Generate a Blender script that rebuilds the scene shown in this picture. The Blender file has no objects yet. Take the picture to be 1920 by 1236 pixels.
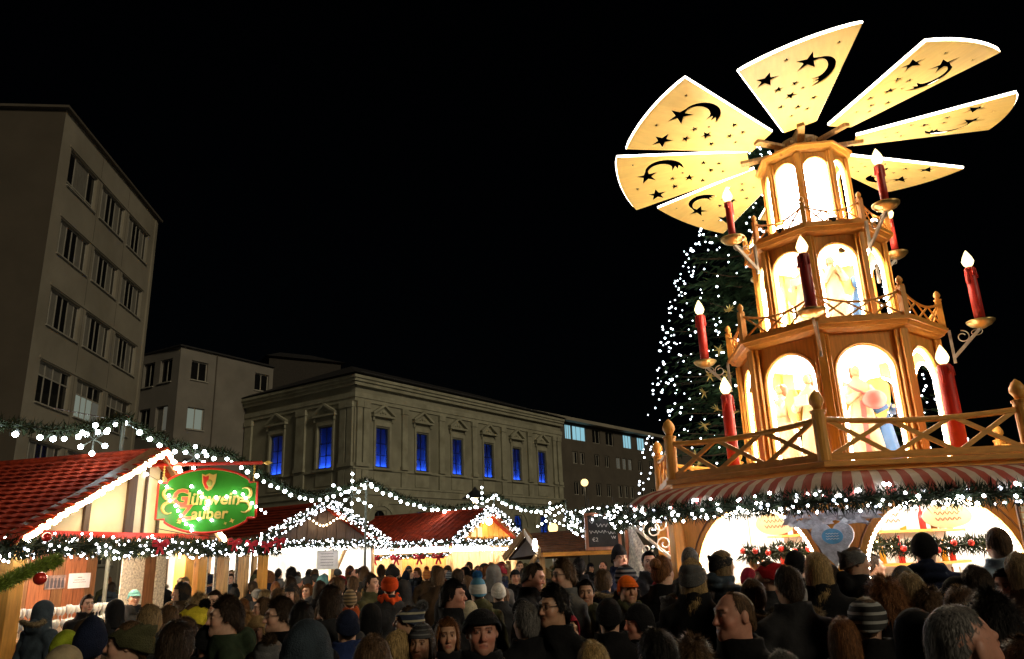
import bpy, bmesh, math, random
import numpy as np
from mathutils import Matrix, Vector, noise as mnoise
from mathutils.geometry import tessellate_polygon

random.seed(7)
RNG = np.random.default_rng(7)
scene = bpy.context.scene
COL = scene.collection
PI = math.pi
rad = math.radians

# ------------------------------------------------------------------ camera, sky, sun lamp in place of street light, exposure
FOC, PITCH, ROLL, CAMZ = 1425.0, rad(16.5), rad(2.0), 2.0     # focal length in pixels of the 1920 px wide photograph
_fw = Vector((0, math.cos(PITCH), math.sin(PITCH)))
_r0 = Vector((1, 0, 0))
_u0 = _r0.cross(_fw)
_r = _r0 * math.cos(ROLL) - _u0 * math.sin(ROLL)
_u = _u0 * math.cos(ROLL) + _r0 * math.sin(ROLL)
cam_data = bpy.data.cameras.new('camera')
cam_data.sensor_width = 36.0
cam_data.lens = FOC / 1920 * 36.0
cam_data.clip_end = 600
cam_data.clip_start = 0.05
cam = bpy.data.objects.new('camera', cam_data)
COL.objects.link(cam)
m = Matrix((_r, _u, -_fw)).transposed().to_4x4()
m.translation = Vector((0, 0, CAMZ))
cam.matrix_world = m
scene.camera = cam

world = bpy.data.worlds.new('World')
scene.world = world
world.use_nodes = True
wn = world.node_tree
sky = wn.nodes.new('ShaderNodeTexSky')
sky.sky_type = 'NISHITA'
sky.sun_disc = False
SUN_ELEV, SUN_AZ = rad(24), math.atan2(0.62, -0.70)          # azimuth measured from +Y towards +X
sky.sun_elevation = SUN_ELEV
sky.sun_rotation = SUN_AZ
bg = wn.nodes['Background']
bg.inputs['Strength'].default_value = 0.00016
wn.links.new(sky.outputs[0], bg.inputs['Color'])

sun = bpy.data.lights.new('street_light_sun', 'SUN')  # added sun lamp standing in for street light on facades and crowd
sun.energy = 0.78
sun.angle = rad(12)
sun.color = (1.0, 0.85, 0.60)
sun_o = bpy.data.objects.new('street_light_sun', sun)
COL.objects.link(sun_o)
_to = Vector((math.sin(SUN_AZ) * math.cos(SUN_ELEV), math.cos(SUN_AZ) * math.cos(SUN_ELEV), math.sin(SUN_ELEV)))
sun_o.rotation_euler = _to.to_track_quat('Z', 'Y').to_euler()
sun_o.location = (20, -20, 30)

vs = scene.view_settings
vs.view_transform = 'Standard'
vs.look = 'None'
vs.exposure = 0.0
vs.gamma = 1.0
scene.cycles.use_denoising = True
scene.cycles.sample_clamp_indirect = 4.0
scene.cycles.sample_clamp_direct = 0.0
scene.cycles.max_bounces = 6
scene.cycles.diffuse_bounces = 3
scene.cycles.glossy_bounces = 3
scene.cycles.transmission_bounces = 6
scene.cycles.transparent_max_bounces = 8
scene.cycles.caustics_reflective = False
scene.cycles.caustics_refractive = False
scene.cycles.use_light_tree = True


def sight(u, v, dist):
    """World point seen at photograph pixel (u, v), dist metres away along the ground."""
    d = _fw + _r * ((u - 960) / FOC) - _u * ((v - 618) / FOC)
    return Vector((0, 0, CAMZ)) + d * (dist / math.hypot(d.x, d.y))


def sight_z(u, v, z):
    d = _fw + _r * ((u - 960) / FOC) - _u * ((v - 618) / FOC)
    return Vector((0, 0, CAMZ)) + d * ((z - CAMZ) / d.z)


def project(p):
    q = Vector(p) - Vector((0, 0, CAMZ))
    d = q.dot(_fw)
    return 960 + FOC * q.dot(_r) / d, 618 - FOC * q.dot(_u) / d, d


# ------------------------------------------------------------------ materials
def new_mat(name):
    mt = bpy.data.materials.new(name)
    mt.use_nodes = True
    nt = mt.node_tree
    return mt, nt, nt.nodes['Principled BSDF']


def M(name, col, rough=0.6, metal=0.0, var=0.18, scale=7.0, bump=0.15, stretch=(1, 1, 1), bscale=None,
      emit=None, power=0.0, trans=0.0, sheen=0.0, coat=0.0, spots=None):
    mt, nt, b = new_mat(name)
    N, L = nt.nodes, nt.links
    tc = N.new('ShaderNodeTexCoord')
    mp = N.new('ShaderNodeMapping')
    mp.inputs['Scale'].default_value = stretch
    L.new(tc.outputs['Object'], mp.inputs['Vector'])
    nz = N.new('ShaderNodeTexNoise')
    nz.inputs['Scale'].default_value = scale
    nz.inputs['Detail'].default_value = 6
    nz.inputs['Roughness'].default_value = 0.6
    L.new(mp.outputs[0], nz.inputs['Vector'])
    rp = N.new('ShaderNodeValToRGB')
    c0 = [max(0, c * (1 - 1.6 * var)) for c in col]
    c1 = [min(1, c * (1 + 1.6 * var)) for c in col]
    rp.color_ramp.elements[0].position = 0.3
    rp.color_ramp.elements[1].position = 0.72
    rp.color_ramp.elements[0].color = (*c0, 1)
    rp.color_ramp.elements[1].color = (*c1, 1)
    L.new(nz.outputs['Fac'], rp.inputs[0])
    out = rp.outputs[0]
    if spots:                                      # stains and wear of their own shape
        n2 = N.new('ShaderNodeTexNoise')
        n2.inputs['Scale'].default_value = spots[0]
        n2.inputs['Detail'].default_value = 8
        L.new(tc.outputs['Object'], n2.inputs['Vector'])
        r2 = N.new('ShaderNodeValToRGB')
        r2.color_ramp.elements[0].position = 0.5
        r2.color_ramp.elements[1].position = 0.68
        L.new(n2.outputs['Fac'], r2.inputs[0])
        mx = N.new('ShaderNodeMixRGB')
        mx.inputs['Color2'].default_value = (*spots[1], 1)
        mu = N.new('ShaderNodeMath')
        mu.operation = 'MULTIPLY'
        mu.inputs[1].default_value = spots[2]
        L.new(r2.outputs[0], mu.inputs[0])
        L.new(mu.outputs[0], mx.inputs['Fac'])
        L.new(out, mx.inputs['Color1'])
        out = mx.outputs[0]
    L.new(out, b.inputs['Base Color'])
    b.inputs['Roughness'].default_value = rough
    b.inputs['Metallic'].default_value = metal
    if bump:
        bz = nz
        if bscale:
            bz = N.new('ShaderNodeTexNoise')
            bz.inputs['Scale'].default_value = bscale
            bz.inputs['Detail'].default_value = 4
            L.new(mp.outputs[0], bz.inputs['Vector'])
        bp = N.new('ShaderNodeBump')
        bp.inputs['Strength'].default_value = bump
        bp.inputs['Distance'].default_value = 0.02
        L.new(bz.outputs['Fac'], bp.inputs['Height'])
        L.new(bp.outputs[0], b.inputs['Normal'])
    if emit:
        b.inputs['Emission Color'].default_value = (*emit, 1)
        b.inputs['Emission Strength'].default_value = power
    if trans:
        b.inputs['Transmission Weight'].default_value = trans
    if sheen:
        b.inputs['Sheen Weight'].default_value = sheen
    if coat:
        b.inputs['Coat Weight'].default_value = coat
    return mt


def E(name, col, power, sample='AUTO'):
    mt, nt, b = new_mat(name)
    nt.nodes.remove(b)
    e = nt.nodes.new('ShaderNodeEmission')
    e.inputs[0].default_value = (*col, 1)
    e.inputs[1].default_value = power
    nt.links.new(e.outputs[0], nt.nodes['Material Output'].inputs[0])
    mt.cycles.emission_sampling = sample
    return mt


def wood(name, col, rough=0.45, var=0.28, stretch=(9, 9, 0.9), coat=0.0):
    """Planed timber: stretched grain plus knots."""
    mt = M(name, col, rough, var=var, scale=3.2, bump=0.12, stretch=stretch, coat=coat)
    nt = mt.node_tree
    N, L = nt.nodes, nt.links
    b = N['Principled BSDF']
    src = b.inputs['Base Color'].links[0].from_socket
    vo = N.new('ShaderNodeTexVoronoi')
    vo.inputs['Scale'].default_value = 2.6
    tc = [n for n in N if n.type == 'TEX_COORD'][0]
    mp = N.new('ShaderNodeMapping')
    mp.inputs['Scale'].default_value = (1, 1, 0.5)
    L.new(tc.outputs['Object'], mp.inputs['Vector'])
    L.new(mp.outputs[0], vo.inputs['Vector'])
    rp = N.new('ShaderNodeValToRGB')
    rp.color_ramp.elements[0].position = 0.03
    rp.color_ramp.elements[1].position = 0.09
    rp.color_ramp.elements[0].color = (0.35, 0.22, 0.14, 1)
    rp.color_ramp.elements[1].color = (1, 1, 1, 1)
    L.new(vo.outputs['Distance'], rp.inputs[0])
    mx = N.new('ShaderNodeMixRGB')
    mx.blend_type = 'MULTIPLY'
    mx.inputs['Fac'].default_value = 0.7
    L.new(src, mx.inputs['Color1'])
    L.new(rp.outputs[0], mx.inputs['Color2'])
    L.new(mx.outputs[0], b.inputs['Base Color'])
    return mt


def stripes(name, c1, c2, freq, axis=2, rough=0.8, wob=0.0, polar=False, wide=0.5):
    """Woven or printed stripes along one object axis (or round the object's own z axis)."""
    mt, nt, b = new_mat(name)
    N, L = nt.nodes, nt.links
    tc = N.new('ShaderNodeTexCoord')
    sp = N.new('ShaderNodeSeparateXYZ')
    L.new(tc.outputs['Object'], sp.inputs[0])
    src = sp.outputs[axis]
    if polar:
        at = N.new('ShaderNodeMath')
        at.operation = 'ARCTAN2'
        L.new(sp.outputs[1], at.inputs[0])
        L.new(sp.outputs[0], at.inputs[1])
        src = at.outputs[0]
    mu = N.new('ShaderNodeMath')
    mu.operation = 'MULTIPLY'
    mu.inputs[1].default_value = freq
    L.new(src, mu.inputs[0])
    fr = N.new('ShaderNodeMath')
    fr.operation = 'FRACT'
    L.new(mu.outputs[0], fr.inputs[0])
    gt = N.new('ShaderNodeMath')
    gt.operation = 'GREATER_THAN'
    gt.inputs[1].default_value = wide
    L.new(fr.outputs[0], gt.inputs[0])
    mx = N.new('ShaderNodeMixRGB')
    mx.inputs['Color1'].default_value = (*c1, 1)
    mx.inputs['Color2'].default_value = (*c2, 1)
    L.new(gt.outputs[0], mx.inputs['Fac'])
    nz = N.new('ShaderNodeTexNoise')
    nz.inputs['Scale'].default_value = 12
    nz.inputs['Detail'].default_value = 6
    L.new(tc.outputs['Object'], nz.inputs['Vector'])
    ml = N.new('ShaderNodeMixRGB')
    ml.blend_type = 'MULTIPLY'
    ml.inputs['Fac'].default_value = 0.35
    L.new(mx.outputs[0], ml.inputs['Color1'])
    L.new(nz.outputs['Fac'], ml.inputs['Color2'])
    L.new(ml.outputs[0], b.inputs['Base Color'])
    b.inputs['Roughness'].default_value = rough
    return mt


def glass(name, col=(0.9, 0.95, 0.95), rough=0.03, clear=1.0):
    mt, nt, b = new_mat(name)
    b.inputs['Base Color'].default_value = (*col, 1)
    b.inputs['Roughness'].default_value = rough
    b.inputs['Transmission Weight'].default_value = clear
    b.inputs['IOR'].default_value = 1.3
    nz = nt.nodes.new('ShaderNodeTexNoise')
    nz.inputs['Scale'].default_value = 30
    mr = nt.nodes.new('ShaderNodeMapRange')
    mr.inputs['To Min'].default_value = rough
    mr.inputs['To Max'].default_value = rough + 0.12
    nt.links.new(nz.outputs['Fac'], mr.inputs['Value'])
    nt.links.new(mr.outputs[0], b.inputs['Roughness'])
    return mt


W_HONEY = wood('honey_pine', (0.76, 0.36, 0.065), var=0.13)
W_HONEY_H = wood('honey_pine_lying', (0.76, 0.36, 0.065), var=0.13, stretch=(2.0, 2.0, 9))
W_PALE = wood('pale_pine', (0.55, 0.33, 0.14))
W_BROWN = wood('brown_timber', (0.20, 0.09, 0.035))
W_DARK = wood('dark_timber', (0.075, 0.04, 0.02), rough=0.6)
W_RED = wood('red_brown_timber', (0.30, 0.10, 0.04))
W_PLY = M('yellow_plywood', (0.92, 0.68, 0.24), 0.5, var=0.05, scale=2.0, bump=0.05, stretch=(1, 6, 6), spots=(3, (0.84, 0.56, 0.17), 0.3))
CREAM = M('cream_plaster', (0.75, 0.66, 0.42), 0.85, var=0.05, scale=3)
RED_TILE = M('red_clay_tile', (0.32, 0.034, 0.011), 0.95, var=0.35, scale=9, bump=0.2, spots=(5, (0.10, 0.02, 0.015), 0.6))
RED_ROOF = M('red_painted_sheet', (0.30, 0.034, 0.012), 0.9, var=0.3, scale=3, stretch=(4, 1, 1), spots=(3, (0.14, 0.03, 0.02), 0.6))
BROWN_ROOF = M('brown_shingle', (0.10, 0.04, 0.018), 0.75, var=0.35, scale=8, bump=0.4)
RED_PAINT = M('red_paint', (0.55, 0.03, 0.015), 0.35, var=0.08)
RED_CLOTH = M('red_cloth', (0.42, 0.012, 0.03), 0.85, var=0.2, bump=0.3)
GREEN_SIGN = M('green_enamel', (0.035, 0.23, 0.02), 0.28, var=0.10, scale=3)
GOLD = M('gold_paint', (0.78, 0.55, 0.14), 0.35, metal=0.35, var=0.12)
BRASS = M('brass', (0.75, 0.55, 0.22), 0.3, metal=0.9, var=0.12)
IRON = M('pale_metal', (0.55, 0.5, 0.42), 0.4, metal=0.4, var=0.12)
STEEL = M('steel', (0.55, 0.55, 0.56), 0.28, metal=0.9, var=0.1)
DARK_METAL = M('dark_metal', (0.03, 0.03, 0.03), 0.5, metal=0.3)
WAX = M('red_wax', (0.55, 0.035, 0.025), 0.42, var=0.15, scale=5)
WAX_DEEP = M('deep_red_wax', (0.36, 0.02, 0.015), 0.45, var=0.15, scale=5)
FIR = M('fir_needles', (0.020, 0.028, 0.012), 0.7, var=0.5, scale=20, bump=0)
FIR_LIGHT = M('bright_tinsel_needles', (0.16, 0.24, 0.03), 0.5, var=0.5, scale=20, bump=0)
FIR_TREE = M('spruce_needles', (0.030, 0.065, 0.032), 0.75, var=0.6, scale=4, bump=0)
BARK = M('bark', (0.09, 0.06, 0.04), 0.9, var=0.3, bump=0.6)
BAUBLE = M('red_bauble', (0.65, 0.03, 0.02), 0.15, metal=0.3, var=0.05, coat=1.0)
SILVER = M('silver_foil', (0.62, 0.62, 0.64), 0.35, metal=0.25, var=0.2, scale=18, bump=0.8)
BLUE_PRINT = M('pale_blue_print', (0.12, 0.36, 0.55), 0.5)
WHITE = M('white_paint', (0.78, 0.76, 0.70), 0.5, var=0.06)
PAPER = M('white_paper', (0.78, 0.74, 0.74), 0.8, var=0.06, bump=0)
INK = M('dark_ink', (0.06, 0.05, 0.06), 0.7)
CHALKB = M('chalkboard', (0.018, 0.018, 0.018), 0.8, var=0.4, scale=5)
CHALK = M('chalk', (0.62, 0.62, 0.60), 0.95, var=0.3, scale=40)
GLASSM = glass('clear_glass', (0.92, 0.94, 0.95), 0.04, 0.62)
WINE = M('red_wine', (0.12, 0.008, 0.012), 0.1, var=0.1)
LACE = M('lace_curtain', (0.62, 0.58, 0.48), 0.9, var=0.35, scale=26, bump=0.5)
ROBE = M('cream_robe', (0.80, 0.62, 0.36), 0.55, var=0.12, scale=6)
PINK = M('pink_paint', (0.75, 0.22, 0.20), 0.45, var=0.1)
BLUE_P = M('blue_paint', (0.05, 0.16, 0.42), 0.5, var=0.15)
SKIN_P = M('painted_skin', (0.72, 0.42, 0.25), 0.5, var=0.08)
HAIR_P = M('painted_brown_hair', (0.22, 0.10, 0.04), 0.5)
B_WHITE = E('cool_white_bulb', (0.86, 0.90, 1.0), 42.0)
B_FAR = E('cool_white_bulb_far', (0.86, 0.90, 1.0), 12.0)
B_CHAIN = E('festoon_bulb', (0.82, 0.95, 1.0), 40.0)
B_TREE = E('tree_bulb', (0.80, 0.90, 1.0), 9.0)
B_WARM = E('warm_bulb', (1.0, 0.74, 0.42), 24.0)
B_STRIP = E('warm_led_strip', (1.0, 0.84, 0.64), 48.0)
B_BLADE = E('white_led_strip', (1.0, 0.90, 0.78), 7.0)
B_FLAME = E('candle_flame_bulb', (1.0, 0.80, 0.38), 3.2)
B_DIM = E('dim_white_bulb', (0.80, 0.86, 1.0), 4.0)
B_SOFT = E('soft_white_bulb', (0.95, 0.93, 0.95), 17.0)
B_TUBE = E('strip_lamp', (1.0, 0.90, 0.78), 20.0)
B_LAMP = E('street_lamp_globe', (1.0, 0.66, 0.26), 2.6)
P_COOL = E('lit_window_cool', (0.35, 0.72, 0.85), 0.75)
P_COOLD = E('lit_window_dim', (0.55, 0.62, 0.50), 0.30)
P_FAINT = E('lit_window_faint', (0.60, 0.58, 0.45), 0.13)


def blue_glow():
    """Window lit from below by blue lamps inside: blind that scatters their light, strong at the sill."""
    mt, nt, b = new_mat('window_blind')
    b.inputs['Base Color'].default_value = (0.85, 0.85, 0.88, 1)
    nz = nt.nodes.new('ShaderNodeTexNoise')
    nz.inputs['Scale'].default_value = 9
    mr = nt.nodes.new('ShaderNodeMapRange')
    mr.inputs['To Min'].default_value = 0.6
    mr.inputs['To Max'].default_value = 1.0
    nt.links.new(nz.outputs['Fac'], mr.inputs['Value'])
    nt.links.new(mr.outputs[0], b.inputs['Roughness'])
    return mt


BLIND = blue_glow()
B_BLUE = E('blue_lamp', (0.022, 0.10, 1.0), 230.0)
GLASS_DARK = M('dark_window_glass', (0.012, 0.012, 0.012), 0.08, var=0.3, bump=0)
CURTAIN = M('curtain', (0.20, 0.19, 0.16), 0.9, var=0.3, scale=5, stretch=(8, 8, 0.4))
FRAME_W = M('painted_window_frame', (0.40, 0.38, 0.32), 0.6, var=0.1)
PL_OFFICE = M('office_plaster', (0.32, 0.29, 0.225), 0.9, var=0.10, scale=0.35, bscale=25, bump=0.12, spots=(0.25, (0.20, 0.18, 0.13), 0.6))
PL_SIDE = M('house_plaster', (0.23, 0.212, 0.18), 0.9, var=0.10, scale=0.5, bscale=25, bump=0.12, spots=(0.3, (0.16, 0.145, 0.12), 0.6))
PL_CLASSIC = M('classical_stucco', (0.31, 0.30, 0.22), 0.88, var=0.12, scale=0.5, bscale=20, bump=0.15, spots=(0.4, (0.18, 0.175, 0.12), 0.6))
PL_TRIM = M('stone_trim', (0.36, 0.35, 0.255), 0.85, var=0.12, scale=1.5, spots=(0.8, (0.22, 0.21, 0.14), 0.6))
PL_DARK = M('dark_render', (0.10, 0.085, 0.065), 0.9, var=0.12, scale=0.5)
SLATE = M('slate_roof', (0.022, 0.021, 0.022), 0.7, var=0.3, scale=3)

for _m in (RED_TILE, RED_ROOF, FIR, FIR_TREE):
    _m.node_tree.nodes['Principled BSDF'].inputs['Specular IOR Level'].default_value = 0.12

# ------------------------------------------------------------------ mesh helpers
FRAMES = {}


def reg(o, M4):
    FRAMES[o.name] = M4
    return o


class MB:
    """Collects simple solids; build() links them as ONE mesh object."""

    def __init__(s):
        s.v, s.f, s.mi, s.cur = [], [], [], 0

    def add(s, vs_, fs):
        o = len(s.v)
        s.v.extend([tuple(p) for p in vs_])
        s.f.extend([tuple(i + o for i in f) for f in fs])
        s.mi.extend([s.cur] * len(fs))
        return s

    def box(s, c, d, rz=0.0, mat=None):
        x, y, z = d[0] / 2, d[1] / 2, d[2] / 2
        P = [Vector((sx * x, sy * y, sz * z)) for sz in (-1, 1) for sy in (-1, 1) for sx in (-1, 1)]
        if mat is not None:
            P = [mat @ p for p in P]
        elif rz:
            R = Matrix.Rotation(rz, 3, 'Z')
            P = [R @ p for p in P]
        P = [p + Vector(c) for p in P]
        return s.add(P, [(0, 2, 3, 1), (4, 5, 7, 6), (0, 1, 5, 4), (2, 6, 7, 3), (0, 4, 6, 2), (1, 3, 7, 5)])

    def beam(s, a, b, w, h, up=(0, 0, 1)):
        """Rectangular timber from a to b: w across, h along 'up'."""
        a, b, up = Vector(a), Vector(b), Vector(up)
        d = (b - a).normalized()
        if abs(d.dot(up)) > 0.98:
            up = Vector((1, 0, 0))
        sd = d.cross(up).normalized()
        u2 = sd.cross(d)
        P = []
        for q in (a, b):
            for i, j in ((-1, -1), (1, -1), (1, 1), (-1, 1)):
                P.append(q + sd * (i * w / 2) + u2 * (j * h / 2))
        return s.add(P, [(0, 1, 2, 3), (7, 6, 5, 4), (0, 4, 5, 1), (1, 5, 6, 2), (2, 6, 7, 3), (3, 7, 4, 0)])

    def tube(s, pts, r, n=8, cap=True):
        pts = [Vector(p) for p in pts]
        rs = r if isinstance(r, (list, tuple)) else [r] * len(pts)
        V, F = [], []
        prev = None
        for i, p in enumerate(pts):
            t = (pts[min(i + 1, len(pts) - 1)] - pts[max(i - 1, 0)])
            t = t.normalized() if t.length > 1e-9 else Vector((0, 0, 1))
            ref = Vector((0, 0, 1)) if abs(t.z) < 0.9 else Vector((1, 0, 0))
            if prev is not None:
                ref = prev
            a = t.cross(ref)
            a = a.normalized() if a.length > 1e-6 else Vector((1, 0, 0))
            b = a.cross(t)
            prev = b if prev is not None else ref
            prev = b
            for k in range(n):
                an = 2 * PI * k / n
                V.append(p + (a * math.cos(an) + b * math.sin(an)) * rs[i])
        for i in range(len(pts) - 1):
            for k in range(n):
                F.append((i * n + k, i * n + (k + 1) % n, (i + 1) * n + (k + 1) % n, (i + 1) * n + k))
        if cap:
            F.append(tuple(reversed(range(n))))
            F.append(tuple(range((len(pts) - 1) * n, len(pts) * n)))
        return s.add(V, F)

    def lathe(s, prof, c=(0, 0, 0), n=16, mat=None):
        V, F = [], []
        for r, z in prof:
            for k in range(n):
                an = 2 * PI * k / n
                p = Vector((r * math.cos(an), r * math.sin(an), z))
                if mat is not None:
                    p = mat @ p
                V.append(p + Vector(c))
        for i in range(len(prof) - 1):
            for k in range(n):
                F.append((i * n + k, i * n + (k + 1) % n, (i + 1) * n + (k + 1) % n, (i + 1) * n + k))
        F.append(tuple(reversed(range(n))))
        F.append(tuple(range((len(prof) - 1) * n, len(prof) * n)))
        return s.add(V, F)

    def ball(s, c, r, sub=1):
        V, F = ICO[sub]
        rr = r if isinstance(r, (tuple, list)) else (r, r, r)
        return s.add([(c[0] + v[0] * rr[0], c[1] + v[1] * rr[1], c[2] + v[2] * rr[2]) for v in V], F)

    def poly(s, loops, thick, mat=None):
        """Flat plate in local XY (outer loop, then holes) extruded from z=0 to z=thick, moved by mat."""
        flat = [Vector((p[0], p[1], 0)) for lp in loops for p in lp]
        tris = tessellate_polygon([[Vector((p[0], p[1], 0)) for p in lp] for lp in loops])
        n = len(flat)
        V = [p.copy() for p in flat] + [p + Vector((0, 0, thick)) for p in flat]
        F = []
        for t in tris:
            a, b, c = t
            if (flat[b] - flat[a]).cross(flat[c] - flat[a]).z < 0:
                a, b, c = c, b, a
            F.append((a + n, b + n, c + n))
            F.append((c, b, a))
        o = 0
        for lp in loops:
            k = len(lp)
            area = sum(lp[i][0] * lp[(i + 1) % k][1] - lp[(i + 1) % k][0] * lp[i][1] for i in range(k))
            hole = o > 0
            fl = (area > 0) != hole
            for i in range(k):
                a, b = o + i, o + (i + 1) % k
                F.append((a, b, b + n, a + n) if fl else (b, a, a + n, b + n))
            o += k
        if mat is not None:
            V = [mat @ p for p in V]
        return s.add(V, F)

    def build(s, name, mats, parent=None, smooth=False, world=False, kind=None, label=None, bevel=0):
        me = bpy.data.meshes.new(name)
        V = s.v
        if world and parent is not None:
            inv = FRAMES[parent.name].inverted()
            V = [inv @ Vector(p) for p in V]
        me.from_pydata([tuple(p) for p in V], [], s.f)
        if not isinstance(mats, (list, tuple)):
            mats = [mats]
        for mt in mats:
            me.materials.append(mt)
        if len(mats) > 1:
            me.polygons.foreach_set('material_index', s.mi)
        if smooth:
            me.polygons.foreach_set('use_smooth', [True] * len(me.polygons))
        me.update()
        o = bpy.data.objects.new(name, me)
        COL.objects.link(o)
        if parent is not None:
            o.parent = parent
            FRAMES[o.name] = FRAMES[parent.name]
        else:
            FRAMES[o.name] = Matrix.Identity(4)
        if kind:
            o['kind'] = kind
        if label:
            o['label'] = label
        if bevel:
            md = o.modifiers.new('edge', 'BEVEL')
            md.width = bevel
            md.segments = 2
            md.limit_method = 'ANGLE'
        return o


def _ico(sub):
    bm = bmesh.new()
    bmesh.ops.create_icosphere(bm, subdivisions=sub, radius=1.0)
    bm.verts.ensure_lookup_table()
    r = ([tuple(v.co) for v in bm.verts], [tuple(v.index for v in f.verts) for f in bm.faces])
    bm.free()
    return r


ICO = {1: _ico(1), 2: _ico(2), 3: _ico(3)}


def tag(o, label=None, cat=None, group=None, kind=None):
    if label:
        o['label'] = label
    if cat:
        o['category'] = cat
    if group:
        o['group'] = group
    if kind:
        o['kind'] = kind
    return o


def thing(name, label, cat, loc=(0, 0, 0), rz=0.0, group=None):
    o = bpy.data.objects.new(name, None)
    COL.objects.link(o)
    o.empty_display_size = 0.2
    o.location = loc
    o.rotation_euler = (0, 0, rz)
    reg(o, Matrix.Translation(Vector(loc)) @ Matrix.Rotation(rz, 4, 'Z'))
    return tag(o, label, cat, group)


def copy_tree(o, parent=None):
    c = o.copy()
    COL.objects.link(c)
    c.parent = parent
    for ch in o.children:
        copy_tree(ch, c)
    return c


def inst(src, parent, mw, name=None):
    """A linked copy of a piece under a parent, placed by a local matrix."""
    c = src.copy()
    COL.objects.link(c)
    c.parent = parent
    c.matrix_parent_inverse = Matrix.Identity(4)
    c.matrix_basis = mw
    return c


def point_light(name, loc, power, col, parent=None, size=0.08, world=False):
    l = bpy.data.lights.new(name, 'POINT')
    l.energy = power
    l.color = col
    l.shadow_soft_size = size
    o = bpy.data.objects.new(name, l)
    COL.objects.link(o)
    p = Vector(loc)
    if parent is not None:
        o.parent = parent
        if world:
            p = FRAMES[parent.name].inverted() @ p
    o.location = p
    return o


def text_mesh(body, size, bold=0.0, extrude=0.004, align='CENTER', shear=0.0, spacing=1.0):
    cu = bpy.data.curves.new('lettering', 'FONT')
    cu.body = body
    cu.size = size
    cu.align_x = align
    cu.align_y = 'CENTER'
    cu.extrude = extrude
    cu.offset = bold
    cu.shear = shear
    cu.space_character = spacing
    cu.resolution_u = 3
    ob = bpy.data.objects.new('lettering_tmp', cu)
    COL.objects.link(ob)
    bpy.context.view_layer.update()
    dg = bpy.context.evaluated_depsgraph_get()
    me = bpy.data.meshes.new_from_object(ob.evaluated_get(dg))
    V = [v.co.copy() for v in me.vertices]
    F = [tuple(p.vertices) for p in me.polygons]
    bpy.data.objects.remove(ob)
    bpy.data.curves.remove(cu)
    bpy.data.meshes.remove(me)
    return V, F


def star_pts(r, k=5, inner=0.42, rot=0.0, c=(0, 0)):
    return [(c[0] + (r if i % 2 == 0 else r * inner) * math.cos(rot + PI * i / k),
             c[1] + (r if i % 2 == 0 else r * inner) * math.sin(rot + PI * i / k)) for i in range(2 * k)]

# ================================================================== THE SETTING: ground
def ground_mat():
    mt, nt, b = new_mat('cobbled_square')
    N, L = nt.nodes, nt.links
    tc = N.new('ShaderNodeTexCoord')
    br = N.new('ShaderNodeTexBrick')
    br.inputs['Scale'].default_value = 6.0
    br.inputs['Color1'].default_value = (0.07, 0.065, 0.06, 1)
    br.inputs['Color2'].default_value = (0.12, 0.11, 0.10, 1)
    br.inputs['Mortar'].default_value = (0.03, 0.03, 0.03, 1)
    br.inputs['Mortar Size'].default_value = 0.03
    L.new(tc.outputs['Object'], br.inputs['Vector'])
    L.new(br.outputs['Color'], b.inputs['Base Color'])
    bp = N.new('ShaderNodeBump')
    bp.inputs['Strength'].default_value = 0.6
    bp.inputs['Distance'].default_value = 0.02
    bp.invert = True
    L.new(br.outputs['Fac'], bp.inputs['Height'])
    L.new(bp.outputs[0], b.inputs['Normal'])
    b.inputs['Roughness'].default_value = 0.55
    return mt


g = MB()
g.add([(-260, -60, 0), (260, -60, 0), (260, 320, 0), (-260, 320, 0)], [(0, 1, 2, 3)])
tag(g.build('ground', ground_mat()), kind='structure')


# ================================================================== BUILDINGS
def face_frame(L, R):
    L, R = Vector((L[0], L[1], 0)), Vector((R[0], R[1], 0))
    gx = (R - L).normalized()
    inw = Vector((-gx.y, gx.x, 0))
    m4 = Matrix((gx, inw, Vector((0, 0, 1)))).transposed().to_4x4()
    m4.translation = L
    return m4, (R - L).length


def wall_mesh(mb, F, length, z0, z1, holes, th=0.35, arched=()):
    """Front wall skin with real openings and reveals; y=0 is the face, y>0 inward."""
    xs = sorted(set([0, length] + [h[0] for h in holes] + [h[1] for h in holes]))
    zs = sorted(set([z0, z1] + [h[2] for h in holes] + [h[3] for h in holes]))

    def q(x, y, z):
        return F @ Vector((x, y, z))
    for i in range(len(xs) - 1):
        for j in range(len(zs) - 1):
            cx, cz = (xs[i] + xs[i + 1]) / 2, (zs[j] + zs[j + 1]) / 2
            if any(h[0] < cx < h[1] and h[2] < cz < h[3] for h in holes):
                continue
            mb.add([q(xs[i], 0, zs[j]), q(xs[i + 1], 0, zs[j]), q(xs[i + 1], 0, zs[j + 1]), q(xs[i], 0, zs[j + 1])], [(0, 1, 2, 3)])
    for a, b, c, d in holes:
        for (p0, p1) in (((a, c), (b, c)), ((b, c), (b, d)), ((b, d), (a, d)), ((a, d), (a, c))):
            mb.add([q(p0[0], 0, p0[1]), q(p1[0], 0, p1[1]), q(p1[0], th, p1[1]), q(p0[0], th, p0[1])], [(3, 2, 1, 0)])


def fbox(mb, F, x0, x1, y0, y1, z0, z1):
    P = [F @ Vector((x, y, z)) for z in (z0, z1) for y in (y0, y1) for x in (x0, x1)]
    mb.add(P, [(0, 2, 3, 1), (4, 5, 7, 6), (0, 1, 5, 4), (2, 6, 7, 3), (0, 4, 6, 2), (1, 3, 7, 5)])


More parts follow.
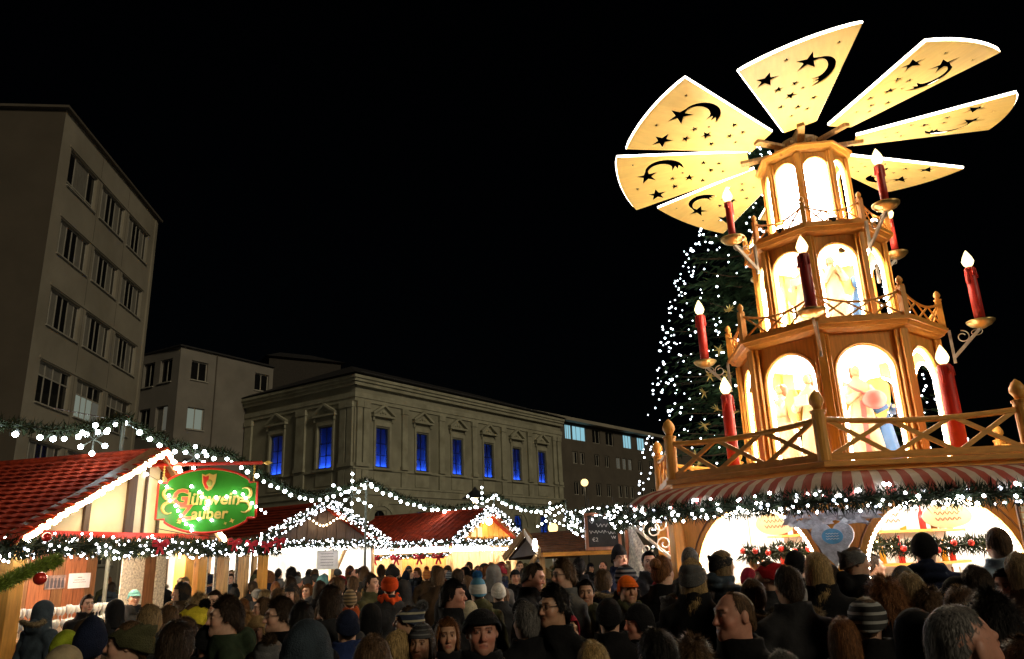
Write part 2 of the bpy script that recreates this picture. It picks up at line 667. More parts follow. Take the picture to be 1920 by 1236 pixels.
def window(par, F, x0, x1, z0, z1, cuts, trans=(), rec=0.14, fw=0.07, frame=FRAME_W, panes=None, sill=True):
    """Window part (frame mesh) with each pane as a sub-part. cuts/trans: fractions of the mullions."""
    mb = MB()
    for a, b in ((x0, x0 + fw), (x1 - fw, x1)):
        fbox(mb, F, a, b, rec, rec + 0.08, z0, z1)
    for a, b in ((z0, z0 + fw), (z1 - fw, z1)):
        fbox(mb, F, x0 + fw, x1 - fw, rec, rec + 0.08, a, b)
    X = [x0 + fw] + [x0 + (x1 - x0) * c for c in cuts] + [x1 - fw]
    Z = [z0 + fw] + [z0 + (z1 - z0) * c for c in trans] + [z1 - fw]
    for c in X[1:-1]:
        fbox(mb, F, c - fw / 2, c + fw / 2, rec + 0.004, rec + 0.07, z0 + fw, z1 - fw)
    for c in Z[1:-1]:
        fbox(mb, F, x0 + fw, x1 - fw, rec + 0.007, rec + 0.066, c - fw / 2, c + fw / 2)
    if sill:
        fbox(mb, F, x0 - 0.06, x1 + 0.06, -0.10, rec + 0.002, z0 - 0.07, z0 - 0.003)
    w = mb.build('window', frame, par, world=True)
    k = 0
    for i in range(len(X) - 1):
        for j in range(len(Z) - 1):
            pm = panes[k % len(panes)] if panes else GLASS_DARK
            k += 1
            p = MB()
            fbox(p, F, X[i] + 0.002, X[i + 1] - 0.002, rec + 0.03, rec + 0.045, Z[j] + 0.002, Z[j + 1] - 0.002)
            p.build('pane', pm, w, world=True)
    return w


PL_BROWN = M('shade_brown_plaster', (0.085, 0.07, 0.05), 0.9, var=0.10, scale=0.4, bscale=25, bump=0.12)  # side walls coloured darker to keep them shaded; joints share it

# ---- tall office block on the left
OL, OR = (-22.8, 34.5), (-24.26, 48.19)
t = thing('office_building', 'tall plain plaster office block, the highest building, at the far left', 'building', (*OL, 0))
F, ln = face_frame(OL, OR)
rows = [(2.2, 4.2), (6.0, 8.0), (9.8, 11.85), (13.65, 15.6), (17.45, 19.35), (21.25, 23.3)]
bays = [(1.05, 4.4), (5.05, 8.4), (9.05, 12.4)]
mb = MB()
wall_mesh(mb, F, ln, 0, 25, [(a, b, c, d) for a, b in bays for c, d in rows])
mb.build('wall', PL_OFFICE, t, world=True)
mb = MB()
Fl, lnl = face_frame((OL[0] - 17.9, OL[1] - 1.9), OL)
wall_mesh(mb, Fl, lnl, 0, 25, [])
# back, far side and the dark inner liner
for a, b in ((OR, (OR[0] - 17.9, OR[1] - 1.9)), ((OR[0] - 17.9, OR[1] - 1.9), (OL[0] - 17.9, OL[1] - 1.9))):
    Fb, lb = face_frame(a, b)
    wall_mesh(mb, Fb, lb, 0, 25, [])
mb.build('side_wall', PL_BROWN, t, world=True)
for x in (4.72, 8.72):                             # joints and a drainpipe on the office front
    mb = MB()
    fbox(mb, F, x - 0.012, x + 0.012, -0.006, 0, 1, 24.9)
    mb.build('wall_joint', PL_BROWN, t, world=True)
mb = MB()
fbox(mb, F, 13.2, 13.3, -0.09, 0, 1, 24.8)
mb.build('drainpipe', PL_OFFICE, t, world=True)
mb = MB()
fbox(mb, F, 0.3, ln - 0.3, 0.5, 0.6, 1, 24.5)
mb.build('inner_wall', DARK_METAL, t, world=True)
mb = MB()
fbox(mb, F, -0.25, ln + 0.25, -0.22, 18.2, 25.0, 25.14)
mb.build('roof', PL_DARK, t, world=True)
for ri, (c, d) in enumerate(rows):
    for bi, (a, b) in enumerate(bays):
        if ri == 2 and bi == 1:
            window(t, F, a, b, c, d, (0.1, 0.3, 0.5, 0.72), (0.62,), panes=[P_COOLD, GLASS_DARK, P_COOLD, CURTAIN, P_COOLD, CURTAIN, P_COOLD, GLASS_DARK, P_FAINT, GLASS_DARK])
        elif ri == 5 and bi == 0:
            window(t, F, a, b, c, d, (0.27, 0.74), (0.16,), panes=[GLASS_DARK, GLASS_DARK, GLASS_DARK, CURTAIN, GLASS_DARK, GLASS_DARK])
        elif ri == 2:
            window(t, F, a, b, c, d, (0.26, 0.5, 0.76), (0.68,), panes=[GLASS_DARK, CURTAIN, GLASS_DARK, CURTAIN, GLASS_DARK, CURTAIN, GLASS_DARK, GLASS_DARK])
        else:
            window(t, F, a, b, c, d, (0.12, 0.30, 0.48, 0.66, 0.86), panes=[GLASS_DARK, CURTAIN, GLASS_DARK, GLASS_DARK, CURTAIN, GLASS_DARK])
    mb = MB()
    fbox(mb, F, 0.9, ln - 1.2, -0.05, 0, d + 0.06, d + 0.2)
    mb.build('lintel_band', PL_OFFICE, t, world=True)

# ---- lower house behind it
A2, B2, C2 = (-23.58, 52.02), (-19.22, 59.13), (-27.48, 54.21)
t = thing('plaster_house', 'low grey plaster house with a lit window between the office block and the classical building', 'building', (*A2, 0))
F, ln = face_frame(A2, B2)
Fl, lnl = face_frame(C2, A2)
wr = [(0.95, 2.32, a, b, k) for a, b, k in ((14.8, 16.2, 0), (11.25, 12.8, 1), (7.7, 9.2, 0), (4.2, 5.7, 0))] + \
     [(6.58, 7.95, a, b, 0) for a, b in ((14.95, 16.3), (11.25, 12.8), (7.7, 9.2))]
wl = [(2.35, 3.65, 14.6, 16.3, 0), (2.3, 3.6, 11.1, 12.9, 2), (0.42, 1.7, 14.5, 16.3, 0), (0.42, 1.7, 11.1, 12.9, 0), (2.3, 3.6, 7.6, 9.2, 0)]
mb = MB()
wall_mesh(mb, F, ln, 0, 17, [w[:4] for w in wr])
wall_mesh(mb, Fl, lnl, 0, 17, [w[:4] for w in wl])
mb.build('wall', PL_SIDE, t, world=True)
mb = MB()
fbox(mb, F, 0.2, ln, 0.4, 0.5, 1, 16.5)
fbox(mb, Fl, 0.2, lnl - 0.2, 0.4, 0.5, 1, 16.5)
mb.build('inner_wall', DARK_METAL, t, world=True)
mb = MB()
fbox(mb, F, -0.2, ln, -0.2, 8, 17.003, 17.12)
mb.build('roof', SLATE, t, world=True)
mb = MB()
fbox(mb, F, 2.98, 3.06, -0.06, 0, 1, 16.9)
mb.build('drainpipe', PL_DARK, t, world=True)
for FF, W in ((F, wr), (Fl, wl)):
    for a, b, c, d, k in W:
        window(t, FF, a, b, c, d, (0.5,), panes=[[GLASS_DARK, GLASS_DARK], [P_COOLD, P_COOLD], [CURTAIN, P_FAINT]][k])

# ---- classical building with blue lit windows
A, B, C = (-10.72, 50.3), (4.22, 71.13), (-20.73, 57.29)
t = thing('classical_building', 'pale stuccoed classical building with pediments and windows glowing blue', 'building', (*A, 0))
FR, LR = face_frame(A, B)
FLf, LL = face_frame(C, A)
winR = [(s, s + 1.24) for s in (1.92, 5.95, 9.95, 13.85, 17.75, 21.6)]
winL = [(3.5, 4.92), (8.65, 10.1)]
grR = [(s + 0.06, s + 1.16) for s in (1.92, 5.95, 9.95, 13.85, 17.75, 21.6)]
mb = MB()
wall_mesh(mb, FR, LR, 0, 14, [(a, b, 8.04, 10.72) for a, b in winR] + [(a, b, 3.0, 5.15) for a, b in grR])
wall_mesh(mb, FLf, LL, 0, 14, [(a, b, 8.04, 10.85) for a, b in winL])
mb.build('wall', PL_CLASSIC, t, world=True)
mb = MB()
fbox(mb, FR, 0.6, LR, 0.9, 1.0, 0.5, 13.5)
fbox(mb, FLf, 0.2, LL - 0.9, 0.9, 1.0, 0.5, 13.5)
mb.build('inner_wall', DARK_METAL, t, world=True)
for FF, L_, side in ((FR, LR, 0), (FLf, LL, 1)):
    x1 = L_ if side == 0 else L_ + 0.3
    x0 = 0.002 if side == 0 else 0
    mb = MB()                                      # cornice in steps
    for (pr, z0, z1) in ((0.10, 12.30, 12.55), (0.16, 12.553, 12.9), (0.30, 13.35, 13.6), (0.42, 13.603, 13.80), (0.52, 13.803, 14.0)):
        fbox(mb, FF, -pr if side == 0 else 0, L_ + (0.003 if side == 0 else -0.003 + pr * 0.99), -pr, 0.002, z0, z1)
    mb.build('cornice', PL_TRIM, t, world=True)
    mb = MB()
    for (pr, z0, z1) in ((0.09, 6.15, 6.62), (0.16, 6.623, 6.74), (0.10, 7.78, 7.93), (0.08, 5.6, 5.75)):
        fbox(mb, FF, -pr if side == 0 else 0, L_ + (0.003 if side == 0 else -0.003 + pr * 0.99), -pr, 0.002, z0, z1)
    mb.build('string_course', PL_TRIM, t, world=True)
for FF, ps in ((FR, ((0.12, 0.55), (0.7, 1.2), (4.42, 4.95), (8.4, 8.95), (12.33, 12.9), (16.18, 16.75), (20.0, 20.6), (24.0, 24.5), (24.75, 25.3))),
               (FLf, ((0.5, 1.3), (6.4, 7.35), (10.9, 11.45), (11.6, 12.1)))):
    for a, b in ps:
        mb = MB()
        fbox(mb, FF, a, b, -0.16, 0.001, 8.2, 11.9)
        fbox(mb, FF, a - 0.06, b + 0.06, -0.22, 0.002, 11.9, 12.28)
        fbox(mb, FF, a - 0.07, b + 0.07, -0.23, 0.003, 7.95, 8.2)
        fbox(mb, FF, a - 0.03, b + 0.03, -0.13, 0.001, 6.75, 7.76)
        mb.build('pilaster', PL_TRIM, t, world=True)


def pedimented(par, FF, a, b, z0, z1, rich=True):
    mb = MB()
    e = 0.20
    fbox(mb, FF, a - e, a - 0.02, -0.10, 0.001, z0 - 0.1, z1 + 0.1)
    fbox(mb, FF, b + 0.02, b + e, -0.10, 0.001, z0 - 0.1, z1 + 0.1)
    fbox(mb, FF, a - e, b + e, -0.11, 0.002, z1 + 0.1, z1 + 0.42)
    fbox(mb, FF, a - 0.42, b + 0.42, -0.30, 0.003, z1 + 0.70, z1 + 0.84)
    c = (a + b) / 2
    for sgn in (-1, 1):
        mb.beam(FF @ Vector((c + sgn * (b - a + 0.84) / 2, -0.15, z1 + 0.9)), FF @ Vector((c, -0.15, z1 + 1.55)), 0.32, 0.15)
    tri = [(a - 0.3, z1 + 0.83), (b + 0.3, z1 + 0.83), (c, z1 + 1.5)]
    mb.add([FF @ Vector((x, -0.08, z)) for x, z in tri], [(0, 1, 2)])
    mb.ball(FF @ Vector((c, -0.08, z1 + 1.08)), 0.13, 2)
    for sgn in (-1, 1):
        mb.ball(FF @ Vector((c + sgn * 0.25, -0.08, z1 + 1.0)), 0.09, 1)
        mb.box(FF @ Vector((c + sgn * (b - a + 0.55) / 2, -0.13, z1 + 0.56)), (0.12, 0.12, 0.28))
    fbox(mb, FF, a - 0.26, b + 0.26, -0.2, 0.0025, z0 - 0.22, z0 - 0.075)
    fbox(mb, FF, a - 0.1, b + 0.1, -0.05, 0.001, 6.85, 7.7)
    mb.build('window_surround', PL_TRIM, par, world=True)


BLUE_FRAME = M('dark_blue_frame', (0.03, 0.035, 0.06), 0.5)
CLEAR = glass('window_glass', (0.95, 0.97, 1.0), 0.02)


def blue_window(par, FF, a, b, c, d, ped=True):
    w = window(par, FF, a, b, c, d, (0.5,), (0.30, 0.60), rec=0.09, fw=0.045, frame=BLUE_FRAME, panes=[CLEAR], sill=ped)
    mb = MB()
    fbox(mb, FF, a + 0.01, b - 0.01, 0.32, 0.34, c + 0.01, d - 0.01)
    mb.build('blind', BLIND, w, world=True)
    mb = MB()
    for kx in range(3):                            # row of small blue lamps along the inside sill
        x = a + (b - a) * (kx + 0.5) / 3
        fbox(mb, FF, x - 0.18, x + 0.18, 0.17, 0.22, c + 0.005, c + 0.05)
    mb.build('blue_lamp', B_BLUE, w, world=True)
    if ped:
        pedimented(par, FF, a, b, c, d)


for a, b in winR:
    blue_window(t, FR, a, b, 8.04, 10.72)
for a, b in winL:
    blue_window(t, FLf, a, b, 8.04, 10.85)
for i, (a, b) in enumerate(grR):                   # ground floor, round-headed
    if i in (1, 3, 4, 5):
        blue_window(t, FR, a, b, 3.0, 5.15, ped=False)
    else:
        window(t, FR, a, b, 3.0, 5.15, (0.5,), (0.6,), rec=0.22, frame=BLUE_FRAME, sill=False)
    mb = MB()
    c, r1, r2 = (a + b) / 2, (b - a) / 2, 1.25
    N_ = 14
    P = []
    for k in range(N_ + 1):
        an = PI * k / N_
        P.append((c + r1 * math.cos(an), 4.6 + min(0.549, r1 * math.sin(an))))
    hole = [(c + r1 + 0.002, 5.16)] + P + [(c - r1 - 0.002, 5.16)]
    mb.poly([[(x, z) for x, z in hole]], 0.05, FR @ Matrix(((1, 0, 0, 0), (0, 0, 1, 0.10), (0, 1, 0, 0), (0, 0, 0, 1))))
    for k in range(N_):                            # big relieving arch of voussoirs
        a0, a1 = PI * k / N_, PI * (k + 1) / N_ - 0.015
        q = [(c + rr * math.cos(x), 4.2 + rr * math.sin(x)) for rr, x in ((r2, a0), (r2 + 0.3, a0), (r2 + 0.3, a1), (r2, a1))]
        mb.poly([q], 0.08, FR @ Matrix(((1, 0, 0, 0), (0, 0, -1, 0.001), (0, 1, 0, 0), (0, 0, 0, 1))))
    mb.build('round_arch', PL_TRIM, t, world=True)
mb = MB()                                          # hipped slate roof
P = [FR @ Vector((-0.7, -0.7, 14.1)), FR @ Vector((LR + 0.2, -0.7, 14.1)), FR @ Vector((LR + 0.2, 12.2, 14.1)), FR @ Vector((-0.7, 12.9, 14.1)),
     FR @ Vector((5, 6, 16.6)), FR @ Vector((LR - 5, 6, 16.6))]
mb.add(P, [(0, 1, 5, 4), (1, 2, 5), (2, 3, 4, 5), (3, 0, 4), (3, 2, 1, 0)])
rf = mb.build('roof', SLATE, t, world=True)
mb = MB()                                          # snow rail on the eave
for k in range(26):
    p = FR @ Vector((0.5 + k * 0.95, -0.35, 14.2))
    mb.box(p, (0.03, 0.03, 0.24))
mb.tube([FR @ Vector((0.2, -0.35, 14.3)), FR @ Vector((LR - 0.5, -0.35, 14.3))], 0.02, 6)
mb.build('snow_rail', STEEL, rf, world=True)

# ---- modern block behind on the right
A4, B4 = (2.74, 78.28), (17.09, 96.25)
t = thing('modern_block', 'dark flat roofed block with pale blue lit top floor windows behind the classical building', 'building', (*A4, 0))
A4x = (A4[0] - 4.2, A4[1] - 5.26)
F, ln = face_frame(A4x, (B4[0] + 8, B4[1] + 10.0))
off = math.hypot(4.2, 5.26)
hs = []
for a, b, k in ((4.1, 5.4, 0), (5.5, 8.15, 0), (16.1, 18.1, 0), (19.4, 21.3, 0), (9.4, 11.0, 2), (12.2, 13.9, 2), (22.6, 24.4, 2)):
    hs.append((a + off, b + off, 13.75, 15.35, k))
for a, b, k in ((0.6, 1.6, 2), (5.3, 6.3, 3), (6.7, 7.65, 3), (9.6, 10.6, 2), (11.8, 12.7, 2), (14.2, 15.2, 1), (15.6, 16.5, 1), (16.9, 17.8, 1), (19.2, 20.2, 2), (22, 23, 2)):
    hs.append((a + off, b + off, 11.2, 12.5, k))
    hs.append((a + off, b + off, 7.9, 9.3, 3 if k == 1 else 2))
    hs.append((a + off, b + off, 4.6, 6.0, 2))
mb = MB()
wall_mesh(mb, F, ln, 0, 15.6, [h[:4] for h in hs], th=0.25)
mb.build('wall', PL_DARK, t, world=True)
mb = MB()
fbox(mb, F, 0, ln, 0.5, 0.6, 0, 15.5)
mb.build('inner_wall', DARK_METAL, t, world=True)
for a, b, c, d, k in hs:
    window(t, F, a, b, c, d, (0.33, 0.66) if k == 0 else (0.5,), rec=0.12, panes=[[P_COOL], [P_FAINT], [GLASS_DARK], [CURTAIN, GLASS_DARK]][k], sill=False)
mb = MB()
fbox(mb, F, -0.4, ln + 0.4, -0.9, 10, 15.6, 15.95)
mb.build('roof', PL_OFFICE, t, world=True)

DIMW = M('darkened_render', (0.035, 0.03, 0.024), 0.9)  # colour darkened so the distant house barely shows, as if unlit
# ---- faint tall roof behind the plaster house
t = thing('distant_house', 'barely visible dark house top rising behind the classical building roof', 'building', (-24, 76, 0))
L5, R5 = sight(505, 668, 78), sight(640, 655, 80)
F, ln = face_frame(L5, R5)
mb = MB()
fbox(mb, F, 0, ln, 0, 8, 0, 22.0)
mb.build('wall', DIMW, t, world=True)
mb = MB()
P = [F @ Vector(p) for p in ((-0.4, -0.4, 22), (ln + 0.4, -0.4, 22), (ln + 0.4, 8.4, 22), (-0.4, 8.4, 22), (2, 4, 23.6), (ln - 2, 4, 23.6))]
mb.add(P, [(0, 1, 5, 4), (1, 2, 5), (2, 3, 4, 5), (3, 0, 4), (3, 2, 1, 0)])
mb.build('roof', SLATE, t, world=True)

# ================================================================== garlands and bulbs
def along(pts, step):
    """Evenly spaced points on a polyline, with directions."""
    pts = [Vector(p) for p in pts]
    out, carry = [], 0.0
    for a, b in zip(pts, pts[1:]):
        d = b - a
        L = d.length
        if L < 1e-6:
            continue
        x = carry
        while x < L:
            out.append((a + d * (x / L), d / L))
            x += step
        carry = x - L
    return out


def needles(mb, pts, radius, per_m, length=0.09, width=0.012, droop=0.0, flat=1.0):
    L = sum((Vector(b) - Vector(a)).length for a, b in zip(pts, pts[1:]))
    n = max(8, int(L * per_m))
    V, F = [], []
    for p, d in along(pts, L / n):
        ref = Vector((0, 0, 1)) if abs(d.z) < 0.9 else Vector((1, 0, 0))
        a = d.cross(ref).normalized()
        b = a.cross(d)
        an = random.uniform(0, 2 * PI)
        o = a * math.cos(an) * flat + b * math.sin(an)
        c = p + o * radius * random.uniform(0.05, 0.75) + Vector((0, 0, -droop * random.random()))
        e = (o + d * random.uniform(-0.9, 0.9)).normalized()
        ln = length * random.uniform(0.6, 1.3)
        s = e.cross(Vector((random.uniform(-1, 1), random.uniform(-1, 1), random.uniform(-1, 1)))).normalized() * width * random.uniform(0.7, 1.4)
        k = len(V)
        V += [c - s, c + s, c + e * ln]
        F.append((k, k + 1, k + 2))
    mb.add(V, F)


def bulbs_on(mb, pts, radius, per_m, r, sub=1, jitter=1.0, drop=0.0, mix=True):
    L = sum((Vector(b) - Vector(a)).length for a, b in zip(pts, pts[1:]))
    for p, d in along(pts, 1.0 / per_m):
        ref = Vector((0, 0, 1)) if abs(d.z) < 0.9 else Vector((1, 0, 0))
        a = d.cross(ref).normalized()
        b = a.cross(d)
        an = random.uniform(0, 2 * PI)
        q = p + (a * math.cos(an) + b * math.sin(an)) * radius * (0.35 + 0.7 * random.random()) * jitter + d * random.uniform(-0.5, 0.5) / per_m
        q.z -= drop * random.random()
        if mix:
            mb.cur = random.choice((0, 0, 0, 1, 1, 2))
        if random.random() < 0.06:
            continue                                  # a dead bulb
        mb.ball(q, r * random.uniform(0.65, 1.2), sub)
    mb.cur = 0


def garland(name, label, pts, radius, needle_m, bulb_m, bulb_r, bulb_mat=None, group=None, baubles=(), fir=None, ln=0.09, wd=0.012, drop=0.0, cat='garland'):
    base = Vector(pts[0])
    t = thing(name, label, cat, base, 0, group)
    mb = MB()
    needles(mb, pts, radius, needle_m, ln, wd, drop)
    mb.tube(pts, radius * 0.22, 6)
    mb.build('foliage', fir or FIR, t, world=True, kind='stuff')
    if bulb_m:
        mb = MB()
        bulbs_on(mb, pts, radius, bulb_m, bulb_r, drop=drop)
        mb.build('bulbs', [bulb_mat or B_WHITE, B_SOFT, B_DIM], t, world=True, kind='stuff')
    for p, r in baubles:
        mb = MB()
        mb.ball(p, r, 3)
        mb.build('bauble', BAUBLE, t, world=True, smooth=True)
    return t


def bow_mesh(mb, c, s, face):
    """Ribbon bow: two loops, knot and two tails, facing 'face' (unit vector)."""
    f = Vector(face).normalized()
    x = Vector((0, 0, 1)).cross(f).normalized()
    z = Vector((0, 0, 1))
    c = Vector(c)
    for sg in (-1, 1):
        lp = [c + x * sg * s * a + z * s * b + f * s * d for a, b, d in ((0.05, 0, 0.05), (0.5, 0.35, 0.25), (0.85, 0.28, 0.1), (0.8, -0.12, 0.0), (0.4, -0.1, 0.12), (0.05, 0, 0.05))]
        for i in range(len(lp) - 1):
            mb.beam(lp[i], lp[i + 1], 0.05 * s, 0.32 * s, up=z)
        mb.beam(c + f * s * 0.02, c + x * sg * s * 0.35 - z * s * 1.0 + f * s * 0.12, 0.26 * s, 0.03 * s, up=f)
    mb.ball(c + f * s * 0.1, 0.16 * s, 2)


# ================================================================== THE PYRAMID TOWER
PC = Vector((4.56, 10.55, 0))
PB = math.atan2(-PC.y, -PC.x)                       # local +X of the tower points to the viewer; angles grow to the right


def pol(r, a, z):
    return Vector((r * math.cos(rad(a)), r * math.sin(rad(a)), z))


CORN = [-5 + 45 * k for k in range(8)]
tower = thing('christmas_pyramid', 'three storey wooden tower with eight rotor blades on top, rising from the bar', 'pyramid', PC, PB)


def octo(mb, R0, R1, z0, z1):
    """Octagonal slab between two radii (bottom, top)."""
    V = [pol(R0, a, z0) for a in CORN] + [pol(R1, a, z1) for a in CORN]
    F = [tuple(reversed(range(8))), tuple(range(8, 16))] + [(k, (k + 1) % 8, 8 + (k + 1) % 8, 8 + k) for k in range(8)]
    mb.add(V, F)


def facet_matrix(R, a, z):
    """Frame of the facet between corners a and a+45: x along the facet, y up, z outward, origin mid-base."""
    c = (pol(R, a, 0) + pol(R, a + 45, 0)) / 2
    x = (pol(R, a + 45, 0) - pol(R, a, 0)).normalized()
    out = Vector((c.x, c.y, 0)).normalized()
    m4 = Matrix((x, Vector((0, 0, 1)), out)).transposed().to_4x4()
    if x.cross(Vector((0, 0, 1))).dot(out) < 0:
        m4 = Matrix((-x, Vector((0, 0, 1)), out)).transposed().to_4x4()
    m4.translation = Vector((c.x, c.y, z))
    return m4


def arch_loop(w, h, ow, spring, rise, n=18, base=0.0):
    """Panel outline with an arched doorway cut from its base (one loop)."""
    lp = [(-w / 2, base), (-ow / 2, base), (-ow / 2, spring)]
    lp += [(-ow / 2 * math.cos(PI * k / n), spring + rise * math.sin(PI * k / n)) for k in range(1, n)]
    lp += [(ow / 2, spring), (ow / 2, base), (w / 2, base), (w / 2, h), (-w / 2, h)]
    return lp


def arch_path(ow, spring, rise, base, n=20, inset=0.0):
    o = ow / 2 - inset
    pts = [(-o, base), (-o, spring)]
    pts += [(-o * math.cos(PI * k / n), spring + (rise - inset) * math.sin(PI * k / n)) for k in range(1, n)]
    return pts + [(o, spring), (o, base)]


def tier(R, z0, z1, ow_f, spring_f, post_w, strip_r):
    h = z1 - z0
    side = 2 * R * math.sin(rad(22.5))
    ow = side * ow_f
    rise = ow / 2
    spring = h * spring_f - rise
    for a in CORN:
        mb = MB()
        p, o = pol(R, a, 0), pol(1, a, 0)
        mb.box((p.x, p.y, (z0 + z1) / 2), (post_w, post_w, h - 0.002), rz=rad(a))
        for sg in (-1, 1):                          # pale bead beside each post
            q = pol(R * 0.992, a + sg * math.degrees(post_w * 0.72 / R), 0)
            mb.box((q.x, q.y, (z0 + z1) / 2), (post_w * 0.35, post_w * 0.35, h - 0.006), rz=rad(a))
        mb.build('corner_post', W_HONEY, tower, bevel=0.006)
        F = facet_matrix(R * 0.985, a, z0 + 0.003)
        mb = MB()
        mb.poly([arch_loop(side - post_w * 0.9, h - 0.008, ow, spring, rise)], 0.05, F @ Matrix.Translation((0, 0, -0.05)))
        pn = mb.build('arch_panel', W_HONEY, tower)
        mb = MB()                                   # raised moulding round the arch
        path = [F @ Vector((x, y, 0.005)) for x, y in arch_path(ow * 1.08, spring, rise * 1.08, 0.02)]
        mb.tube(path, post_w * 0.16, 6)
        mb.build('arch_moulding', W_HONEY, pn)
        mb = MB()                                   # light chain following the inner edge
        path = [F @ Vector((x, y, -0.03)) for x, y in arch_path(ow, spring, rise, 0.05, inset=strip_r * 1.5)]
        for p_, d_ in along(path, strip_r * 1.9):
            mb.ball(p_, strip_r, 1)
        mb.build('light_strip', B_STRIP, pn)
    return side


tier(1.31, 2.80, 4.58, 0.70, 0.90, 0.11, 0.020)
tier(0.90, 4.72, 6.08, 0.74, 0.90, 0.085, 0.017)
tier(0.60, 6.24, 7.52, 0.72, 0.93, 0.065, 0.014)
for R, z, th in ((1.45, 4.58, 0.14), (1.02, 6.08, 0.14), (0.68, 7.52, 0.11)):
    mb = MB()
    octo(mb, R - 0.12, R - 0.06, z, z + th * 0.35)
    octo(mb, R - 0.03, R, z + th * 0.352, z + th * 0.7)
    octo(mb, R + 0.03, R + 0.03, z + th * 0.702, z + th)
    mb.build('deck', W_HONEY_H, tower)
mb = MB()
octo(mb, 1.42, 1.42, 2.785, 2.83)
mb.build('plinth', W_HONEY_H, tower)
# central shaft and figure discs
mb = MB()
mb.lathe([(0.06, 2.83), (0.06, 7.9)], n=12)
mb.build('shaft', W_PALE, tower, smooth=False)
for R, z in ((0.98, 2.93), (0.66, 4.82), (0.4, 6.30)):
    mb = MB()
    mb.lathe([(R, z), (R, z + 0.05)], n=32)
    mb.build('turntable', W_PALE, tower)
# pale linings under each deck, and the lamps that fill the tiers with light
for R, z, pw in ((1.05, 4.56, 80), (0.72, 6.06, 60), (0.46, 7.50, 30)):
    mb = MB()
    mb.lathe([(R, z - 0.02), (R, z)], n=24)
    mb.build('ceiling_panel', WHITE, tower)
    for k in range(8):
        mb = MB()
        mb.ball(pol(R * 0.72, CORN[k] + 22.5, z - 0.05), 0.032, 2)
        mb.build('lamp', B_STRIP, tower, smooth=True)
    for k in range(4):
        point_light('lamp_light', pol(R * 0.6, CORN[2 * k] + 22.5, z - 0.22), pw, (1.0, 0.82, 0.58), tower, 0.06)

def railing(parent, R, z0, hp, rail, post_r, nx, sag, mat, mat2, fin=1.0, lathe_post=False):
    side = 2 * R * math.sin(rad(22.5))
    for a in CORN:
        p = pol(R, a, 0)
        mb = MB()
        if lathe_post:
            mb.lathe([(post_r, z0), (post_r, z0 + hp)], (p.x, p.y, 0), 14)
        else:
            mb.box((p.x, p.y, z0 + hp / 2), (post_r * 1.8, post_r * 1.8, hp), rz=rad(a))
        mb.lathe([(post_r * 1.15, z0 + hp), (post_r * 1.2, z0 + hp + post_r * 0.35), (post_r * 0.7, z0 + hp + post_r * 0.5)], (p.x, p.y, 0), 14)
        ps = mb.build('rail_post', mat, parent, smooth=False)
        zf = z0 + hp + post_r * 0.5
        mb = MB()
        s = post_r * fin
        mb.lathe([(s * 0.45, zf), (s * 0.6, zf + s * 0.4), (s * 0.95, zf + s * 0.95), (s * 0.92, zf + s * 1.5), (s * 0.55, zf + s * 2.2), (s * 0.1, zf + s * 2.6)], (p.x, p.y, 0), 14)
        mb.build('finial', mat, ps, smooth=True)
        pa, pb = pol(R, a, 0), pol(R, a + 45, 0)
        d = (pb - pa).normalized()
        pa, pb = pa + d * post_r * 0.7, pb - d * post_r * 0.7
        n = 12
        top = []
        for k in range(n + 1):
            f = k / n
            q = pa.lerp(pb, f)
            top.append(Vector((q.x, q.y, z0 + hp * 0.86 - sag * hp * (1 - (2 * f - 1) ** 2))))
        mb = MB()
        mb.tube(top, rail, 8)
        mb.build('top_rail', mat2, parent)
        mb = MB()
        mb.beam((pa.x, pa.y, z0 + hp * 0.08), (pb.x, pb.y, z0 + hp * 0.08), rail * 1.8, rail * 2.4)
        mb.build('bottom_rail', mat2, parent)

        def tz(f):
            return z0 + hp * 0.86 - sag * hp * (1 - (2 * f - 1) ** 2)
        for k in range(nx):
            f0, f1 = k / nx + 0.01, (k + 1) / nx - 0.01
            for (fa, za, fb, zb) in ((f0, z0 + hp * 0.1, f1, tz(f1)), (f0, tz(f0), f1, z0 + hp * 0.1)):
                qa, qb = pa.lerp(pb, fa), pa.lerp(pb, fb)
                mb = MB()
                mb.beam((qa.x, qa.y, za), (qb.x, qb.y, zb), rail * (1.0 if za < zb else 0.8), rail * 1.5)
                mb.build('lattice_bar', mat2, parent)


railing(tower, 1.42, 4.72, 0.40, 0.016, 0.042, 3, 0.28, W_HONEY, W_HONEY, 1.1)
railing(tower, 1.00, 6.22, 0.32, 0.012, 0.034, 3, 0.30, W_HONEY, W_HONEY, 1.1)

# ---- rotor
RZ, RR1, RW, RTAU, RTH, RR0 = 7.836, 2.723, 0.744, 0.181, 3.6, 0.774
LED_W = 0.03


